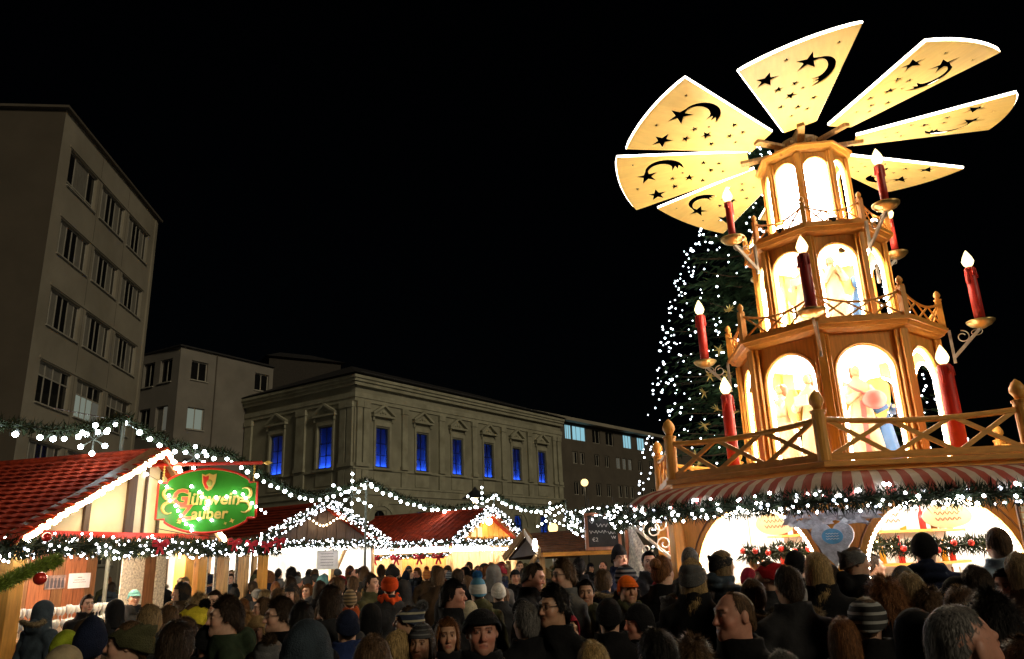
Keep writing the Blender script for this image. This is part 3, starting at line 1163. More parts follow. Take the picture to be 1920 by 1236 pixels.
def blade_loops():
    n = 12
    a = math.atan2(RW, RR1)
    rr = math.hypot(RR1, RW)
    outer = [(RR0, -0.23)] + [(rr * math.cos(-a + 2 * a * k / n), rr * math.sin(-a + 2 * a * k / n)) for k in range(n + 1)] + [(RR0, 0.23)]
    holes = []

    def st(r, tt, s, rot=0.3):
        holes.append(star_pts(s * 1.3, 5, 0.40, rot, (r, tt)))
    # comet: a star with a swept, widening, forked tail
    cx, cy = 2.36, 0.12
    st_ = star_pts(0.20, 5, 0.36, 0.25, (cx, cy))
    C_ = (cx - 0.26, cy + 0.09)
    arc_o, arc_i = [], []
    for k in range(13):
        f = k / 12
        an = rad(12 + 155 * f)
        w = 0.022 + 0.062 * f
        arc_o.append((C_[0] + (0.25 + w) * math.cos(an), C_[1] + (0.20 + w) * math.sin(an)))
        arc_i.append((C_[0] + (0.25 - w) * math.cos(an), C_[1] + (0.20 - w) * math.sin(an)))
    e0, e1 = arc_o[-1], arc_i[-1]
    fork = [(e0[0] - 0.02, e0[1] - 0.13), (e0[0] + (e1[0] - e0[0]) * 0.33, e0[1] - 0.03), (e0[0] + (e1[0] - e0[0]) * 0.5, e0[1] - 0.12),
            (e0[0] + (e1[0] - e0[0]) * 0.67, e0[1] - 0.03), (e1[0] + 0.01, e1[1] - 0.10)]
    holes.append(st_[:2] + arc_o + fork + arc_i[::-1] + st_[3:])     # comet: one cut, star running into its tail
    for r, tt, s in ((2.30, -0.42, 0.13), (1.98, -0.28, 0.06), (1.98, -0.06, 0.05), (2.58, -0.16, 0.035), (1.72, -0.12, 0.075), (1.52, -0.26, 0.05),
                     (1.36, -0.03, 0.05), (1.45, 0.19, 0.05), (1.80, 0.04, 0.03), (1.22, 0.10, 0.04), (2.52, 0.48, 0.03), (1.18, -0.12, 0.03)):
        st(r, tt, s, random.uniform(0, 1))
    return [outer] + holes, outer


loops, outer = blade_loops()
blade_src = None
for k in range(8):
    th = rad(RTH + 45 * k)
    Rm = Matrix.Translation((0, 0, RZ)) @ Matrix.Rotation(th, 4, 'Z') @ Matrix.Rotation(RTAU, 4, 'X')
    if blade_src is None:
        mb = MB()
        mb.poly(loops, 0.014, Matrix.Translation((0, 0, -0.007)))
        me_b = mb.build('rotor_blade', W_PLY, tower)
        blade_src = me_b
        mb = MB()                                   # light hose round three edges
        a = RW / RR1
        path = [Vector((p[0], p[1], 0)) for p in outer]
        cen = sum(path, Vector()) / len(path)
        path = [p - (p - cen).normalized() * 0.004 + Vector((0, 0, 0.022)) for p in path]
        mb.tube(path, 0.022, 6)
        led_src = mb.build('light_hose', B_BLADE, blade_src)
        mb = MB()                                   # rib under the board and the arm into the hub
        mb.beam((0.30, 0, -0.005), (RR0 + 0.12, 0, -0.035), 0.10, 0.05)
        mb.beam((0.34, -0.17, -0.03), (0.34, 0.17, -0.03), 0.07, 0.06)
        arm_src = mb.build('blade_arm', W_PALE, blade_src)
        blade_src.matrix_basis = Rm
    else:
        b2 = inst(blade_src, tower, Rm)
        inst(led_src, b2, Matrix.Identity(4))
        inst(arm_src, b2, Matrix.Identity(4))
mb = MB()
octo(mb, 0.50, 0.46, 7.63, 7.70)
mb.lathe([(0.30, 7.70), (0.30, 7.96), (0.12, 8.05), (0.03, 8.2)], n=16)
mb.build('rotor_hub', W_PALE, tower)
# small floodlights on the top deck, aimed up at the blades
for k, a in enumerate(CORN):
    q = pol(0.90, a + 22.5, 6.27)
    mb = MB()
    mb.lathe([(0.035, 6.222), (0.05, 6.26), (0.055, 6.30)], (q.x, q.y, 0), 10)
    fl = mb.build('floodlight', DARK_METAL, tower)
    mb = MB()
    mb.ball((q.x, q.y, 6.31), 0.05, 2)
    mb.build('lens', B_STRIP, fl, smooth=True)
    sp = bpy.data.lights.new('floodlight_beam', 'SPOT')
    sp.energy = 78
    sp.color = (1.0, 0.78, 0.45)
    sp.spot_size = rad(150)
    sp.spot_blend = 0.6
    sp.shadow_soft_size = 0.05
    so = bpy.data.objects.new('floodlight_beam', sp)
    COL.objects.link(so)
    so.parent = tower
    so.location = pol(0.98, a + 22.5, 6.40)
    so.rotation_euler = pol(-0.85, a + 22.5, -1.0).to_track_quat('Z', 'Y').to_euler()

# ---- lower balustrade of the bar roof belongs to the bar
bar = thing('octagonal_bar', 'octagonal wooden drinks bar under the tower with arched openings and striped awning', 'bar', PC, PB)
railing(bar, 2.70, 2.84, 0.52, 0.032, 0.072, 3, 0.10, W_HONEY, W_HONEY_H, 1.15, lathe_post=True)
mb = MB()
octo(mb, 2.72, 2.72, 2.62, 2.775)
octo(mb, 2.80, 2.80, 2.776, 2.83)
mb.build('roof_deck', W_HONEY_H, bar)
STRIPE = stripes('striped_awning_cloth', (0.72, 0.60, 0.50), (0.45, 0.075, 0.05), 17.0, polar=True, rough=0.75)
mb = MB()                                           # curved awning skirt, one octagonal ring
prof = [(2.78, 2.715), (3.0, 2.685), (3.2, 2.62), (3.36, 2.52), (3.42, 2.41)]
V, Fc = [], []
NS = 9
ring = [(k, j) for k in range(8) for j in range(NS)]
for (r, z) in prof:
    for k, j in ring:
        p = pol(r, CORN[k], z).lerp(pol(r, CORN[k] + 45, z), j / NS)
        p.z += 0.015 * math.sin(j * 2.1 + k) * (r - 2.8)
        V.append(p)
n = len(ring)
for i in range(len(prof) - 1):
    for q in range(n):
        Fc.append((i * n + q, i * n + (q + 1) % n, (i + 1) * n + (q + 1) % n, (i + 1) * n + q))
mb.add(V, Fc)
aw = mb.build('awning', STRIPE, bar, smooth=True)
aw.modifiers.new('cloth', 'SOLIDIFY').thickness = 0.008
# walls: arched panels, posts, parapet below the counter
BR = 2.72
bside = 2 * BR * math.sin(rad(22.5))
for k, a in enumerate(CORN):
    p = pol(BR, a, 0)
    mb = MB()
    mb.box((p.x, p.y, 1.31), (0.15, 0.15, 2.62), rz=rad(a))
    mb.build('corner_post', W_HONEY, bar, bevel=0.008)
    F = facet_matrix(BR * 0.985, a, 0.0)
    mb = MB()
    ow = bside * 0.76
    if k in (2, 3, 4, 5):
        mb.poly([[(-bside / 2 + 0.05, 1.12), (bside / 2 - 0.05, 1.12), (bside / 2 - 0.05, 2.60), (-bside / 2 + 0.05, 2.60)]], 0.06, F @ Matrix.Translation((0, 0, -0.06)))
        mb.build('rear_panel', WHITE, bar)
        continue
    mb.poly([arch_loop(bside - 0.10, 2.60, ow, 1.66, 0.80, base=1.12)], 0.06, F @ Matrix.Translation((0, 0, -0.06)))
    pn = mb.build('arch_panel', W_HONEY, bar)
    mb = MB()
    mb.tube([F @ Vector((x, y, 0.002)) for x, y in arch_path(ow * 1.10, 1.66, 0.87, 1.14)], 0.012, 6)
    mb.build('arch_groove', W_BROWN, pn)
    mb = MB()
    path = [F @ Vector((x, y, -0.03)) for x, y in arch_path(ow, 1.66, 0.80, 1.16, inset=0.03)]
    for p_, d_ in along(path, 0.045):
        mb.ball(p_, 0.020, 1)
    mb.build('light_strip', B_STRIP, pn)
    for j in range(8):                              # parapet planks
        x0 = -bside / 2 + 0.06 + j * (bside - 0.12) / 8
        mb = MB()
        w = (bside - 0.12) / 8 - 0.008
        P = [F @ Vector((x0 + i * w, zz, yy)) for zz in (0.05, 1.06) for yy in (-0.05, -0.02) for i in (0, 1)]
        mb.add(P, [(0, 2, 3, 1), (4, 5, 7, 6), (0, 1, 5, 4), (2, 6, 7, 3), (0, 4, 6, 2), (1, 3, 7, 5)])
        mb.build('plank', W_HONEY, bar)
    mb = MB()
    P = [F @ Vector((x, zz, yy)) for zz in (1.062, 1.118) for yy in (-0.40, 0.16) for x in (-bside / 2 + 0.09, bside / 2 - 0.09)]
    mb.add(P, [(0, 2, 3, 1), (4, 5, 7, 6), (0, 1, 5, 4), (2, 6, 7, 3), (0, 4, 6, 2), (1, 3, 7, 5)])
    mb.build('counter', W_PALE, bar)
# inner core with shelves, under-roof lamps
mb = MB()
octo(mb, 1.0, 1.0, 0.02, 2.6)
mb.build('core_wall', WHITE, bar)
for zz in (1.35, 1.72, 2.1):
    mb = MB()
    octo(mb, 1.22, 1.22, zz, zz + 0.03)
    mb.build('shelf', W_HONEY_H, bar)
mb = MB()
octo(mb, 2.6, 2.6, 2.585, 2.615)
mb.build('ceiling', WHITE, bar)
mb = MB()
octo(mb, 4.5, 4.5, 0.004, 0.15)
mb.build('step', W_BROWN, bar)
for a in CORN:
    A_, B_ = pol(2.0, a + 6, 2.52), pol(2.0, a + 39, 2.52)
    mb = MB()
    mb.tube([A_, B_], 0.035, 10)
    mb.build('strip_lamp', B_TUBE, bar)
    point_light('strip_lamp_light', (A_ + B_) / 2 - Vector((0, 0, 0.12)), 52, (1.0, 0.90, 0.80), bar, 0.12)

# ================================================================== CANDLES ON THE TOWER
TM = Matrix.Translation(PC) @ Matrix.Rotation(PB, 4, 'Z')


def candle(a, r, z, h, cr, wax, label, bracket=None, power=38):
    base = TM @ pol(r, a, z)
    t = thing('giant_candle', label, 'candle', base, PB + rad(a), 'giant candles on the tower')
    mb = MB()
    prof = [(cr, 0.02), (cr * 1.02, h * 0.5), (cr * 0.97, h * 0.93), (cr * 1.04, h * 0.97), (cr * 0.8, h), (cr * 0.2, h + 0.004)]
    mb.lathe(prof, n=18)
    for k in range(5):                              # wax drips
        an = random.uniform(0, 2 * PI)
        l = random.uniform(0.06, 0.22)
        mb.tube([(cr * math.cos(an), cr * math.sin(an), h * 0.98), (cr * 1.06 * math.cos(an), cr * 1.06 * math.sin(an), h * 0.97 - l)], [0.012, 0.018], 8)
    mb.build('wax', wax, t, smooth=True)
    mb = MB()
    mb.lathe([(0.022, h), (0.06, h + 0.04), (0.076, h + 0.09), (0.056, h + 0.15), (0.026, h + 0.21), (0.004, h + 0.245)], n=14)
    mb.build('flame', B_FLAME, t, smooth=True)
    point_light('flame_light', (0, 0, h + 0.1), power, (1.0, 0.62, 0.25), t, 0.07)
    mb = MB()
    if bracket is None:
        mb.lathe([(cr * 1.5, 0), (cr * 1.5, 0.03)], n=18)
        mb.build('foot', W_HONEY, t)
    else:
        mb.lathe([(0.05, -0.05), (0.13, -0.01), (0.17, 0.03), (0.175, 0.05), (0.15, 0.035), (0.05, 0.0)], n=20)
        mb.build('dish', BRASS, t, smooth=True)
        d = r - bracket
        mb = MB()
        mb.beam((-d, 0, -0.45 - 0.02), (-d, 0, -0.02), 0.035, 0.035)
        mb.beam((-d, 0, -0.40), (-0.02, 0, -0.05), 0.03, 0.04)
        pts = []
        for k in range(22):                         # iron scroll in the angle
            f = k / 21
            an = 0.5 + f * 7.5
            rr = 0.035 + 0.05 * f
            pts.append((-d * 0.62 + rr * math.cos(an), 0, -0.13 + rr * math.sin(an)))
        mb.tube(pts, 0.008, 6)
        pts = [(p[0] + d * 0.42, 0, p[2] * 0.7 + 0.0) for p in pts]
        mb.tube(pts, 0.006, 6)
        mb.build('bracket', IRON, t)


candle(-50, 1.40, 6.21, 0.62, 0.05, WAX, 'red candle on the upper deck bracket, in front of the lowest left blade', bracket=1.05)
candle(40, 1.44, 6.21, 0.62, 0.05, WAX, 'red candle on the upper deck bracket, in front of the lower right blade', bracket=1.05)
candle(130, 1.46, 6.21, 0.62, 0.05, WAX, 'red candle mostly hidden behind the right side of the middle storey', bracket=1.05)
candle(-140, 1.40, 6.21, 0.62, 0.05, WAX, 'red candle behind the left side of the middle storey', bracket=1.05)
candle(-5, 1.80, 4.72, 0.80, 0.068, WAX_DEEP, 'dark red candle in front of the middle storey between its two arches', bracket=1.48)
candle(-95, 1.82, 4.71, 0.80, 0.065, WAX, 'red candle on a bracket reaching out left of the tower, before the fir tree', bracket=1.48)
candle(85, 1.86, 4.71, 0.80, 0.065, WAX, 'red candle on a scrolled bracket reaching farthest right of the tower', bracket=1.48)
candle(-50, 1.80, 2.86, 1.10, 0.075, WAX, 'tall red candle standing on the bar roof left of the lowest storey')
candle(40, 1.84, 2.86, 1.12, 0.088, WAX, 'thick tall red candle standing on the bar roof right of the lowest storey')
candle(130, 1.84, 2.86, 1.10, 0.075, WAX, 'red candle with a low flame standing behind the thick right candle')


# ================================================================== CARVED FIGURES IN THE ARCHES
def figure(a, r, z, h, robe, label, kind):
    base = TM @ pol(r, a, z)
    t = thing('wooden_figure', label, 'figure', base, PB + rad(a), 'carved figures in the tower arches')
    mb = MB()                                       # robe and body; x is outward
    prof = [(0.17, 0), (0.175, 0.02), (0.15, 0.25), (0.115, 0.5), (0.09, 0.62), (0.11, 0.72), (0.115, 0.78), (0.07, 0.83), (0.035, 0.86), (0.032, 0.88)]
    V = []
    n = 28
    for i, (rr, zz) in enumerate(prof):
        for k in range(n):
            an = 2 * PI * k / n
            fold = 1 + 0.09 * math.cos(9 * an + zz * 3) * max(0, 1 - zz * 1.5)
            V.append((rr * h * fold * 0.8 * math.cos(an), rr * h * fold * math.sin(an), zz * h))
    F = [(i * n + k, i * n + (k + 1) % n, (i + 1) * n + (k + 1) % n, (i + 1) * n + k) for i in range(len(prof) - 1) for k in range(n)]
    F.append(tuple(reversed(range(n))))
    F.append(tuple(range((len(prof) - 1) * n, len(prof) * n)))
    mb.add(V, F)
    mb.build('robe', robe, t, smooth=True)
    mb = MB()
    mb.ball((0.01 * h, 0, 0.935 * h), (0.052 * h, 0.047 * h, 0.062 * h), 3)
    mb.ball((0.06 * h, 0, 0.928 * h), 0.010 * h, 2)
    hd = mb.build('head', SKIN_P, t, smooth=True)
    mb = MB()
    mb.ball((-0.018 * h, 0, 0.948 * h), (0.055 * h, 0.056 * h, 0.058 * h), 3)
    mb.ball((-0.03 * h, 0, 0.90 * h), (0.04 * h, 0.055 * h, 0.06 * h), 2)
    mb.build('hair', HAIR_P, hd, smooth=True)
    for sg in (-1, 1):
        mb = MB()
        el = (0.06 * h, sg * 0.15 * h, 0.62 * h)
        hand = (0.17 * h, sg * 0.05 * h, 0.66 * h) if kind != 'trumpet' else (0.16 * h, sg * 0.03 * h, 0.80 * h)
        mb.tube([(0, sg * 0.10 * h, 0.76 * h), el], [0.045 * h, 0.05 * h], 10)
        mb.tube([el, hand], [0.05 * h, 0.03 * h], 10)
        ar = mb.build('arm', robe, t, smooth=True)
        mb = MB()
        mb.ball(hand, 0.024 * h, 2)
        mb.build('hand', SKIN_P, ar, smooth=True)
        if kind != 'shepherd':
            mb = MB()
            lp = [(0, 0), (0.12, 0.10), (0.25, 0.12), (0.33, 0.02), (0.30, -0.18), (0.22, -0.34), (0.10, -0.28), (0.02, -0.12)]
            m4 = Matrix.Translation((-0.08 * h, sg * 0.03 * h, 0.76 * h)) @ Matrix(((0, 0, -1, 0), (sg, 0, 0, 0), (0, 1, 0, 0), (0, 0, 0, 1)))
            mb.poly([[(x * h, y * h) for x, y in lp]], 0.02 * h, m4)
            mb.build('wing', GOLD, t)
    mb = MB()
    if kind == 'lute':
        mb.ball((0.17 * h, 0.09 * h, 0.60 * h), (0.07 * h, 0.12 * h, 0.10 * h), 3)
        mb.tube([(0.17 * h, 0.0, 0.66 * h), (0.18 * h, -0.22 * h, 0.80 * h)], 0.016 * h, 8)
        mb.build('lute', PINK, t, smooth=True)
        mb = MB()
        mb.beam((0.135 * h, -0.02 * h, 0.6 * h), (0.155 * h, -0.04 * h, 0.08 * h), 0.05 * h, 0.008 * h, up=(1, 0, 0))
        mb.build('sash', PINK, t)
    elif kind == 'trumpet':
        mb.tube([(0.10 * h, 0, 0.86 * h), (0.30 * h, 0.05 * h, 0.93 * h), (0.36 * h, 0.06 * h, 0.95 * h)], [0.008 * h, 0.014 * h, 0.05 * h], 10)
        mb.build('trumpet', BRASS, t, smooth=True)
    elif kind == 'book':
        mb.box((0.19 * h, 0, 0.68 * h), (0.02 * h, 0.15 * h, 0.11 * h))
        mb.build('song_book', PAPER, t)
    elif kind == 'shepherd':
        mb.tube([(0.19 * h, 0.1 * h, 0), (0.17 * h, 0.07 * h, 0.95 * h)], 0.012 * h, 8)
        mb.build('staff', W_BROWN, t)


figure(-27.5, 0.78, 2.99, 1.22, ROBE, 'cream robed angel with a book in the lowest left arch', 'book')
figure(17.5, 0.78, 2.99, 1.25, ROBE, 'cream robed angel playing a pink lute in the lowest right arch', 'lute')
figure(45, 0.66, 2.99, 1.05, BLUE_P, 'blue robed figure standing behind the lute playing angel', 'shepherd')
figure(-72.5, 0.78, 2.99, 1.20, ROBE, 'angel with a trumpet at the left edge of the lowest storey', 'trumpet')
figure(-27.5, 0.52, 4.88, 0.98, ROBE, 'pale angel in the left arch of the middle storey', 'book')
figure(17.5, 0.52, 4.88, 1.0, ROBE, 'pale angel blowing a trumpet in the front arch of the middle storey', 'trumpet')
figure(62.5, 0.52, 4.88, 0.9, BLUE_P, 'dark robed figure in the right arch of the middle storey', 'shepherd')

# glowing drums added in each storey to whiten the arches
FILL_GLOW = E('fill_glow', (1.0, 0.92, 0.80), 8.0)
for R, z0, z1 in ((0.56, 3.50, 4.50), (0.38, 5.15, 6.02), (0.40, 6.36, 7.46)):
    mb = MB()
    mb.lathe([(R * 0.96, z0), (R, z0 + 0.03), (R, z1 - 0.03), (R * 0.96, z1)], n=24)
    mb.build('fill_drum', FILL_GLOW, tower, smooth=True)

# ================================================================== BAR DRESSING
ring_pts = []
for k in range(8):
    for j in range(6):
        p = pol(3.44, CORN[k], 2.40).lerp(pol(3.44, CORN[k] + 45, 2.40), j / 6)
        ring_pts.append(TM @ p)
ring_pts.append(ring_pts[0].copy())
vis = [TM @ pol(3.44, CORN[k], 2.40).lerp(pol(3.44, CORN[k] + 45, 2.40), j / 6) for k in (6, 7, 0, 1, 2) for j in range(6)]
garland('awning_garland', 'thick fir garland full of white bulbs along the edge of the striped awning', vis, 0.13, 1500, 32, 0.018, ln=0.08, wd=0.007)
vis2 = [TM @ pol(3.44, CORN[k], 2.40).lerp(pol(3.44, CORN[k] + 45, 2.40), j / 6) for k in (3, 4, 5) for j in range(7)]
garland('awning_garland', 'fir garland with white bulbs on the far side of the awning', vis2, 0.12, 300, 14, 0.019, ln=0.10, wd=0.008)


def bar_local(k, x, z, out):
    """Point on bar facet k (corner index): x along it (right positive as seen from outside), z height, out metres outward."""
    F_ = facet_matrix(BR, CORN[k], 0)
    return TM @ (F_ @ Vector((x, z, out)))


# corner 7 -> facet a=-50..-5 (left arch), corner 0 -> facet a=-5..40 (right arch)
for k, lab in ((7, 'short fir swag with red baubles hanging in the left bar arch'), (0, 'fir swag with red baubles hanging in the right bar arch')):
    pts = [bar_local(k, x, 1.98 - 0.06 * math.cos(x * 2.5) + 0.02 * math.sin(x * 9), -0.35) for x in np.linspace(-0.34 if k == 7 else -0.68, 0.62, 12)]
    bb = [(bar_local(k, x, 1.93 + 0.04 * random.uniform(-1, 1), -0.27), 0.035) for x in np.linspace(-0.3, 0.55, 6)]
    garland('arch_swag', lab, pts, 0.10, 900, 8, 0.008, B_WARM, baubles=bb, ln=0.09, wd=0.009)
SIGN_CREAM = M('cream_sign_board', (0.80, 0.66, 0.36), 0.6, var=0.06)
SIGN_RED = M('red_lettering', (0.55, 0.10, 0.05), 0.6)
for k, x, lab, mt in ((7, 0.16, 'small pale oval sign hanging in the left bar arch', SIGN_CREAM), (0, -0.42, 'white oval sign hanging left in the right bar arch', WHITE),
                      (0, 0.20, 'yellowish oval sign with red writing in the right bar arch', SIGN_CREAM)):
    F_ = TM @ facet_matrix(BR, CORN[k], 0)
    c = (x, 2.24)
    t = thing('oval_sign', lab, 'sign', F_ @ Vector((x, 2.24, -0.30)), 0, 'oval signs in the bar arches')
    mb = MB()
    mb.poly([[(x + 0.25 * math.cos(2 * PI * i / 28), 2.24 + 0.125 * math.sin(2 * PI * i / 28)) for i in range(28)]], 0.02, F_ @ Matrix.Translation((0, 0, -0.30)))
    mb.build('board', mt, t, world=True)
    mb = MB()
    for row in range(2):                            # the painted words are unreadable strokes in the photograph
        pts = []
        for i in range(26):
            f = i / 25
            pts.append(F_ @ Vector((x - 0.13 + 0.26 * f, 2.27 - 0.06 * row + 0.016 * math.sin(f * 34 + row), -0.277)))
        mb.tube(pts, 0.005, 5)
    mb.build('lettering', SIGN_RED, t, world=True)
    mb = MB()
    for sx in (-0.15, 0.15):
        mb.tube([F_ @ Vector((x + sx, 2.34, -0.29)), F_ @ Vector((x + sx, 2.58, -0.29))], 0.004, 5)
    mb.build('hanging_cord', DARK_METAL, t, world=True)


# ---- wine glasses
def glass_src():
    mb = MB()
    mb.lathe([(0.034, 0), (0.034, 0.004), (0.006, 0.008), (0.005, 0.07), (0.02, 0.085), (0.036, 0.115), (0.037, 0.15), (0.031, 0.185), (0.029, 0.185), (0.034, 0.15), (0.033, 0.117), (0.018, 0.09), (0.0005, 0.084)], n=12)
    o = mb.build('wine_glass', GLASSM, None, smooth=True)
    return o


gsrc = glass_src()
gl_used = [False]


def put_glass(p, label, group, s=1.0):
    if not gl_used[0]:
        o = gsrc
        gl_used[0] = True
    else:
        o = gsrc.copy()
        COL.objects.link(o)
    o.location = p
    o.scale = (s, s, s * random.uniform(0.95, 1.08))
    o.rotation_euler = (0, 0, random.uniform(0, 6))
    tag(o, label, 'glass', group)


for k, x0, x1, n in ((7, -0.25, 0.62, 13), (0, -0.72, 0.1, 14)):
    for i in range(n):
        put_glass(bar_local(k, x0 + (x1 - x0) * i / (n - 1), 1.72 if False else 1.1185, -0.18 - 0.1 * (i % 2)),
                  'clear wine glass on the counter of the %s bar arch' % ('left' if k == 7 else 'right'), 'glasses on the bar counter, %s arch' % ('left' if k == 7 else 'right'), 1.1)


def bottle_src():
    mb = MB()
    mb.lathe([(0.036, 0), (0.036, 0.18), (0.03, 0.21), (0.013, 0.24), (0.013, 0.30), (0.015, 0.305), (0.012, 0.31)], n=12)
    return mb


BOT = [M('brown_bottle_glass', (0.16, 0.05, 0.015), 0.1, var=0.1), M('red_bottle', (0.50, 0.03, 0.03), 0.2), M('amber_bottle', (0.62, 0.30, 0.03), 0.15), M('white_bottle', (0.7, 0.68, 0.6), 0.3)]
bm_ = bottle_src()
ORD = ['first', 'second', 'third', 'fourth', 'fifth', 'sixth', 'seventh', 'eighth', 'ninth', 'tenth', 'eleventh', 'twelfth', 'thirteenth', 'fourteenth']
for i in range(40):
    a = -75 + i * 3.9
    zz = (1.38, 1.75, 2.13)[i % 3]
    rr = 1.14 * math.cos(rad(22.5)) / math.cos(rad(((a + 5) % 45) - 22.5))
    b2 = MB()
    b2.v, b2.f, b2.mi = list(bm_.v), list(bm_.f), list(bm_.mi)
    if i < 4:
        o = b2.build('bottle', BOT[i], None, smooth=True)
        BOT[i]['mesh'] = o.data.name
    else:
        o = bpy.data.objects.new('bottle', bpy.data.meshes[BOT[i % 4]['mesh']])
        COL.objects.link(o)
    o.location = TM @ pol(rr, a, zz + 0.0005)
    o.scale = (1, 1, random.uniform(0.8, 1.05))
    tag(o, '%s bottle, %s from the left on the %s shelf of the octagonal bar' % (('brown', 'red', 'amber', 'white')[i % 4], ORD[i // 3], ('lower', 'middle', 'upper')[i % 3]), 'bottle', 'bottles on the bar shelves')

# ---- foil heart lamp hanging at the near corner of the bar
hp = TM @ pol(2.98, -5, 2.02)
t = thing('foil_heart', 'silver foil wrapped heart with a pale blue label hanging between the two bar arches', 'ornament', hp, PB - rad(5))
lp = []
for i in range(40):
    an = 2 * PI * i / 40
    lp.append((0.0125 * 16 * math.sin(an) ** 3, 0.0135 * (13 * math.cos(an) - 5 * math.cos(2 * an) - 2 * math.cos(3 * an) - math.cos(4 * an)) - (0.05 if math.cos(an) < -0.5 else 0)))
X90 = Matrix(((0, 0, 1, 0), (1, 0, 0, 0), (0, 1, 0, 0), (0, 0, 0, 1)))
mb = MB()
mb.poly([lp], 0.08, X90 @ Matrix.Translation((0, 0.02, -0.04)))
o = mb.build('heart', SILVER, t, bevel=0.02)
mb = MB()
mb.poly([[(0.10 * math.cos(2 * PI * i / 24), 0.075 * math.sin(2 * PI * i / 24)) for i in range(24)]], 0.004, X90 @ Matrix.Translation((0, 0.05, 0.041)))
lb = mb.build('label_plate', BLUE_PRINT, t)
mb = MB()
for row in range(3):
    mb.tube([(0.047, -0.06 + 0.12 * i / 12, 0.075 - 0.025 * row + 0.006 * math.sin(i * 2.2 + row)) for i in range(13)], 0.003, 5)
mb.build('printing', WHITE, lb)
mb = MB()
random.seed(21)
for i in range(60):
    y = random.uniform(-0.42, 0.42)
    z = 0.23 + random.uniform(-0.07, 0.07) - 0.06 * abs(y)
    s = 0.075
    q = [Vector((random.uniform(-0.05, 0.05) + dx, y + dy, z + dz)) for dx, dy, dz in ((0, -s, 0), (random.uniform(-.03, .03), s, random.uniform(-.05, .05)), (random.uniform(-.04, .04), random.uniform(-.05, .05), s))]
    mb.add(q, [(0, 1, 2)])
mb.build('foil_ribbon', SILVER, t, kind='stuff')
mb = MB()
mb.tube([(0, 0, 0.18), (-0.10, 0, 0.50)], 0.006, 6)
mb.build('hanging_cord', DARK_METAL, t)
# ---- slatted menu board at the right end
pm = TM @ pol(2.86, 34, 2.1)
t = thing('menu_board', 'pale slatted board hanging at the right end of the right bar arch', 'board', pm, PB + rad(34))
for i in range(9):
    mb = MB()
    mb.box((0, 0, 0.36 - i * 0.065), (0.02, 0.34, 0.055))
    mb.build('slat', SIGN_CREAM, t)
mb = MB()
for sy in (-0.18, 0.18):
    mb.box((-0.016, sy, 0.10), (0.015, 0.03, 0.62))
mb.build('frame', W_BROWN, t)

# ---- light garland running left from the awning over the stairs, and chalkboard
pa = [sight(u, v, D) for u, v, D in ((1205, 950, 11.6), (1170, 952, 12.0), (1130, 955, 12.4), (1095, 962, 12.7), (1066, 970, 13.0))]
garland('stair_garland', 'light chain garland reaching left from the awning above the chalkboard', pa, 0.10, 600, 34, 0.018, ln=0.09, wd=0.008, drop=0.10)
pa = [sight(u, v, 13.0) for u, v in ((1072, 958), (1064, 972), (1068, 988), (1082, 992), (1098, 1000))]
garland('hanging_lights', 'bunch of white bulbs hanging left of the chalkboard', pa, 0.10, 300, 60, 0.018, ln=0.06, wd=0.008)
c0, c1 = sight(1130, 996, 12.6), None
t = thing('chalkboard', 'red framed chalkboard with chalk writing hanging left of the bar stairs', 'chalkboard', c0, rad(6))
mb = MB()
mb.box((0, 0.0, 0), (0.50, 0.02, 0.50))
mb.build('slate', CHALKB, t)
mb = MB()
for x, z, w, h in ((0, 0.265, 0.58, 0.05), (0, -0.265, 0.58, 0.05), (-0.265, 0, 0.05, 0.48), (0.265, 0, 0.05, 0.48)):
    mb.box((x, -0.008, z), (w, 0.045, h))
mb.build('frame', W_RED, t)
mb = MB()
random.seed(5)
for (x0, x1, z, am, fr) in ((-0.10, 0.17, 0.09, 0.022, 9), (-0.22, 0.06, -0.01, 0.018, 11), (0.08, 0.20, -0.03, 0.015, 5), (0.13, 0.2, -0.1, 0.015, 4)):
    pts = [(x0 + (x1 - x0) * i / 30, -0.0125, z + am * math.sin(i / 30 * fr * 2 * PI * 0.5 + 1) + 0.01 * math.sin(i * 1.7)) for i in range(31)]
    mb.tube(pts, 0.0045, 5)
mb.tube([(-0.21, -0.0125, 0.17), (-0.17, -0.0125, 0.12), (-0.13, -0.0125, 0.18), (-0.16, -0.0125, 0.19), (-0.175, -0.0125, 0.165), (-0.195, -0.0125, 0.19), (-0.21, -0.0125, 0.17)], 0.005, 5)
Vt, Ft = text_mesh('€2', 0.085, 0.0, 0.001)
mb.add([(-0.13 + v.x, -0.0125 - v.z, -0.13 + v.y) for v in Vt], Ft)
mb.build('chalk_writing', CHALK, t)
mb = MB()
for sx in (-0.2, 0.2):
    mb.tube([(sx, 0, 0.29), (sx, 0, 0.52)], 0.005, 5)
mb.build('hanging_chain', DARK_METAL, t)

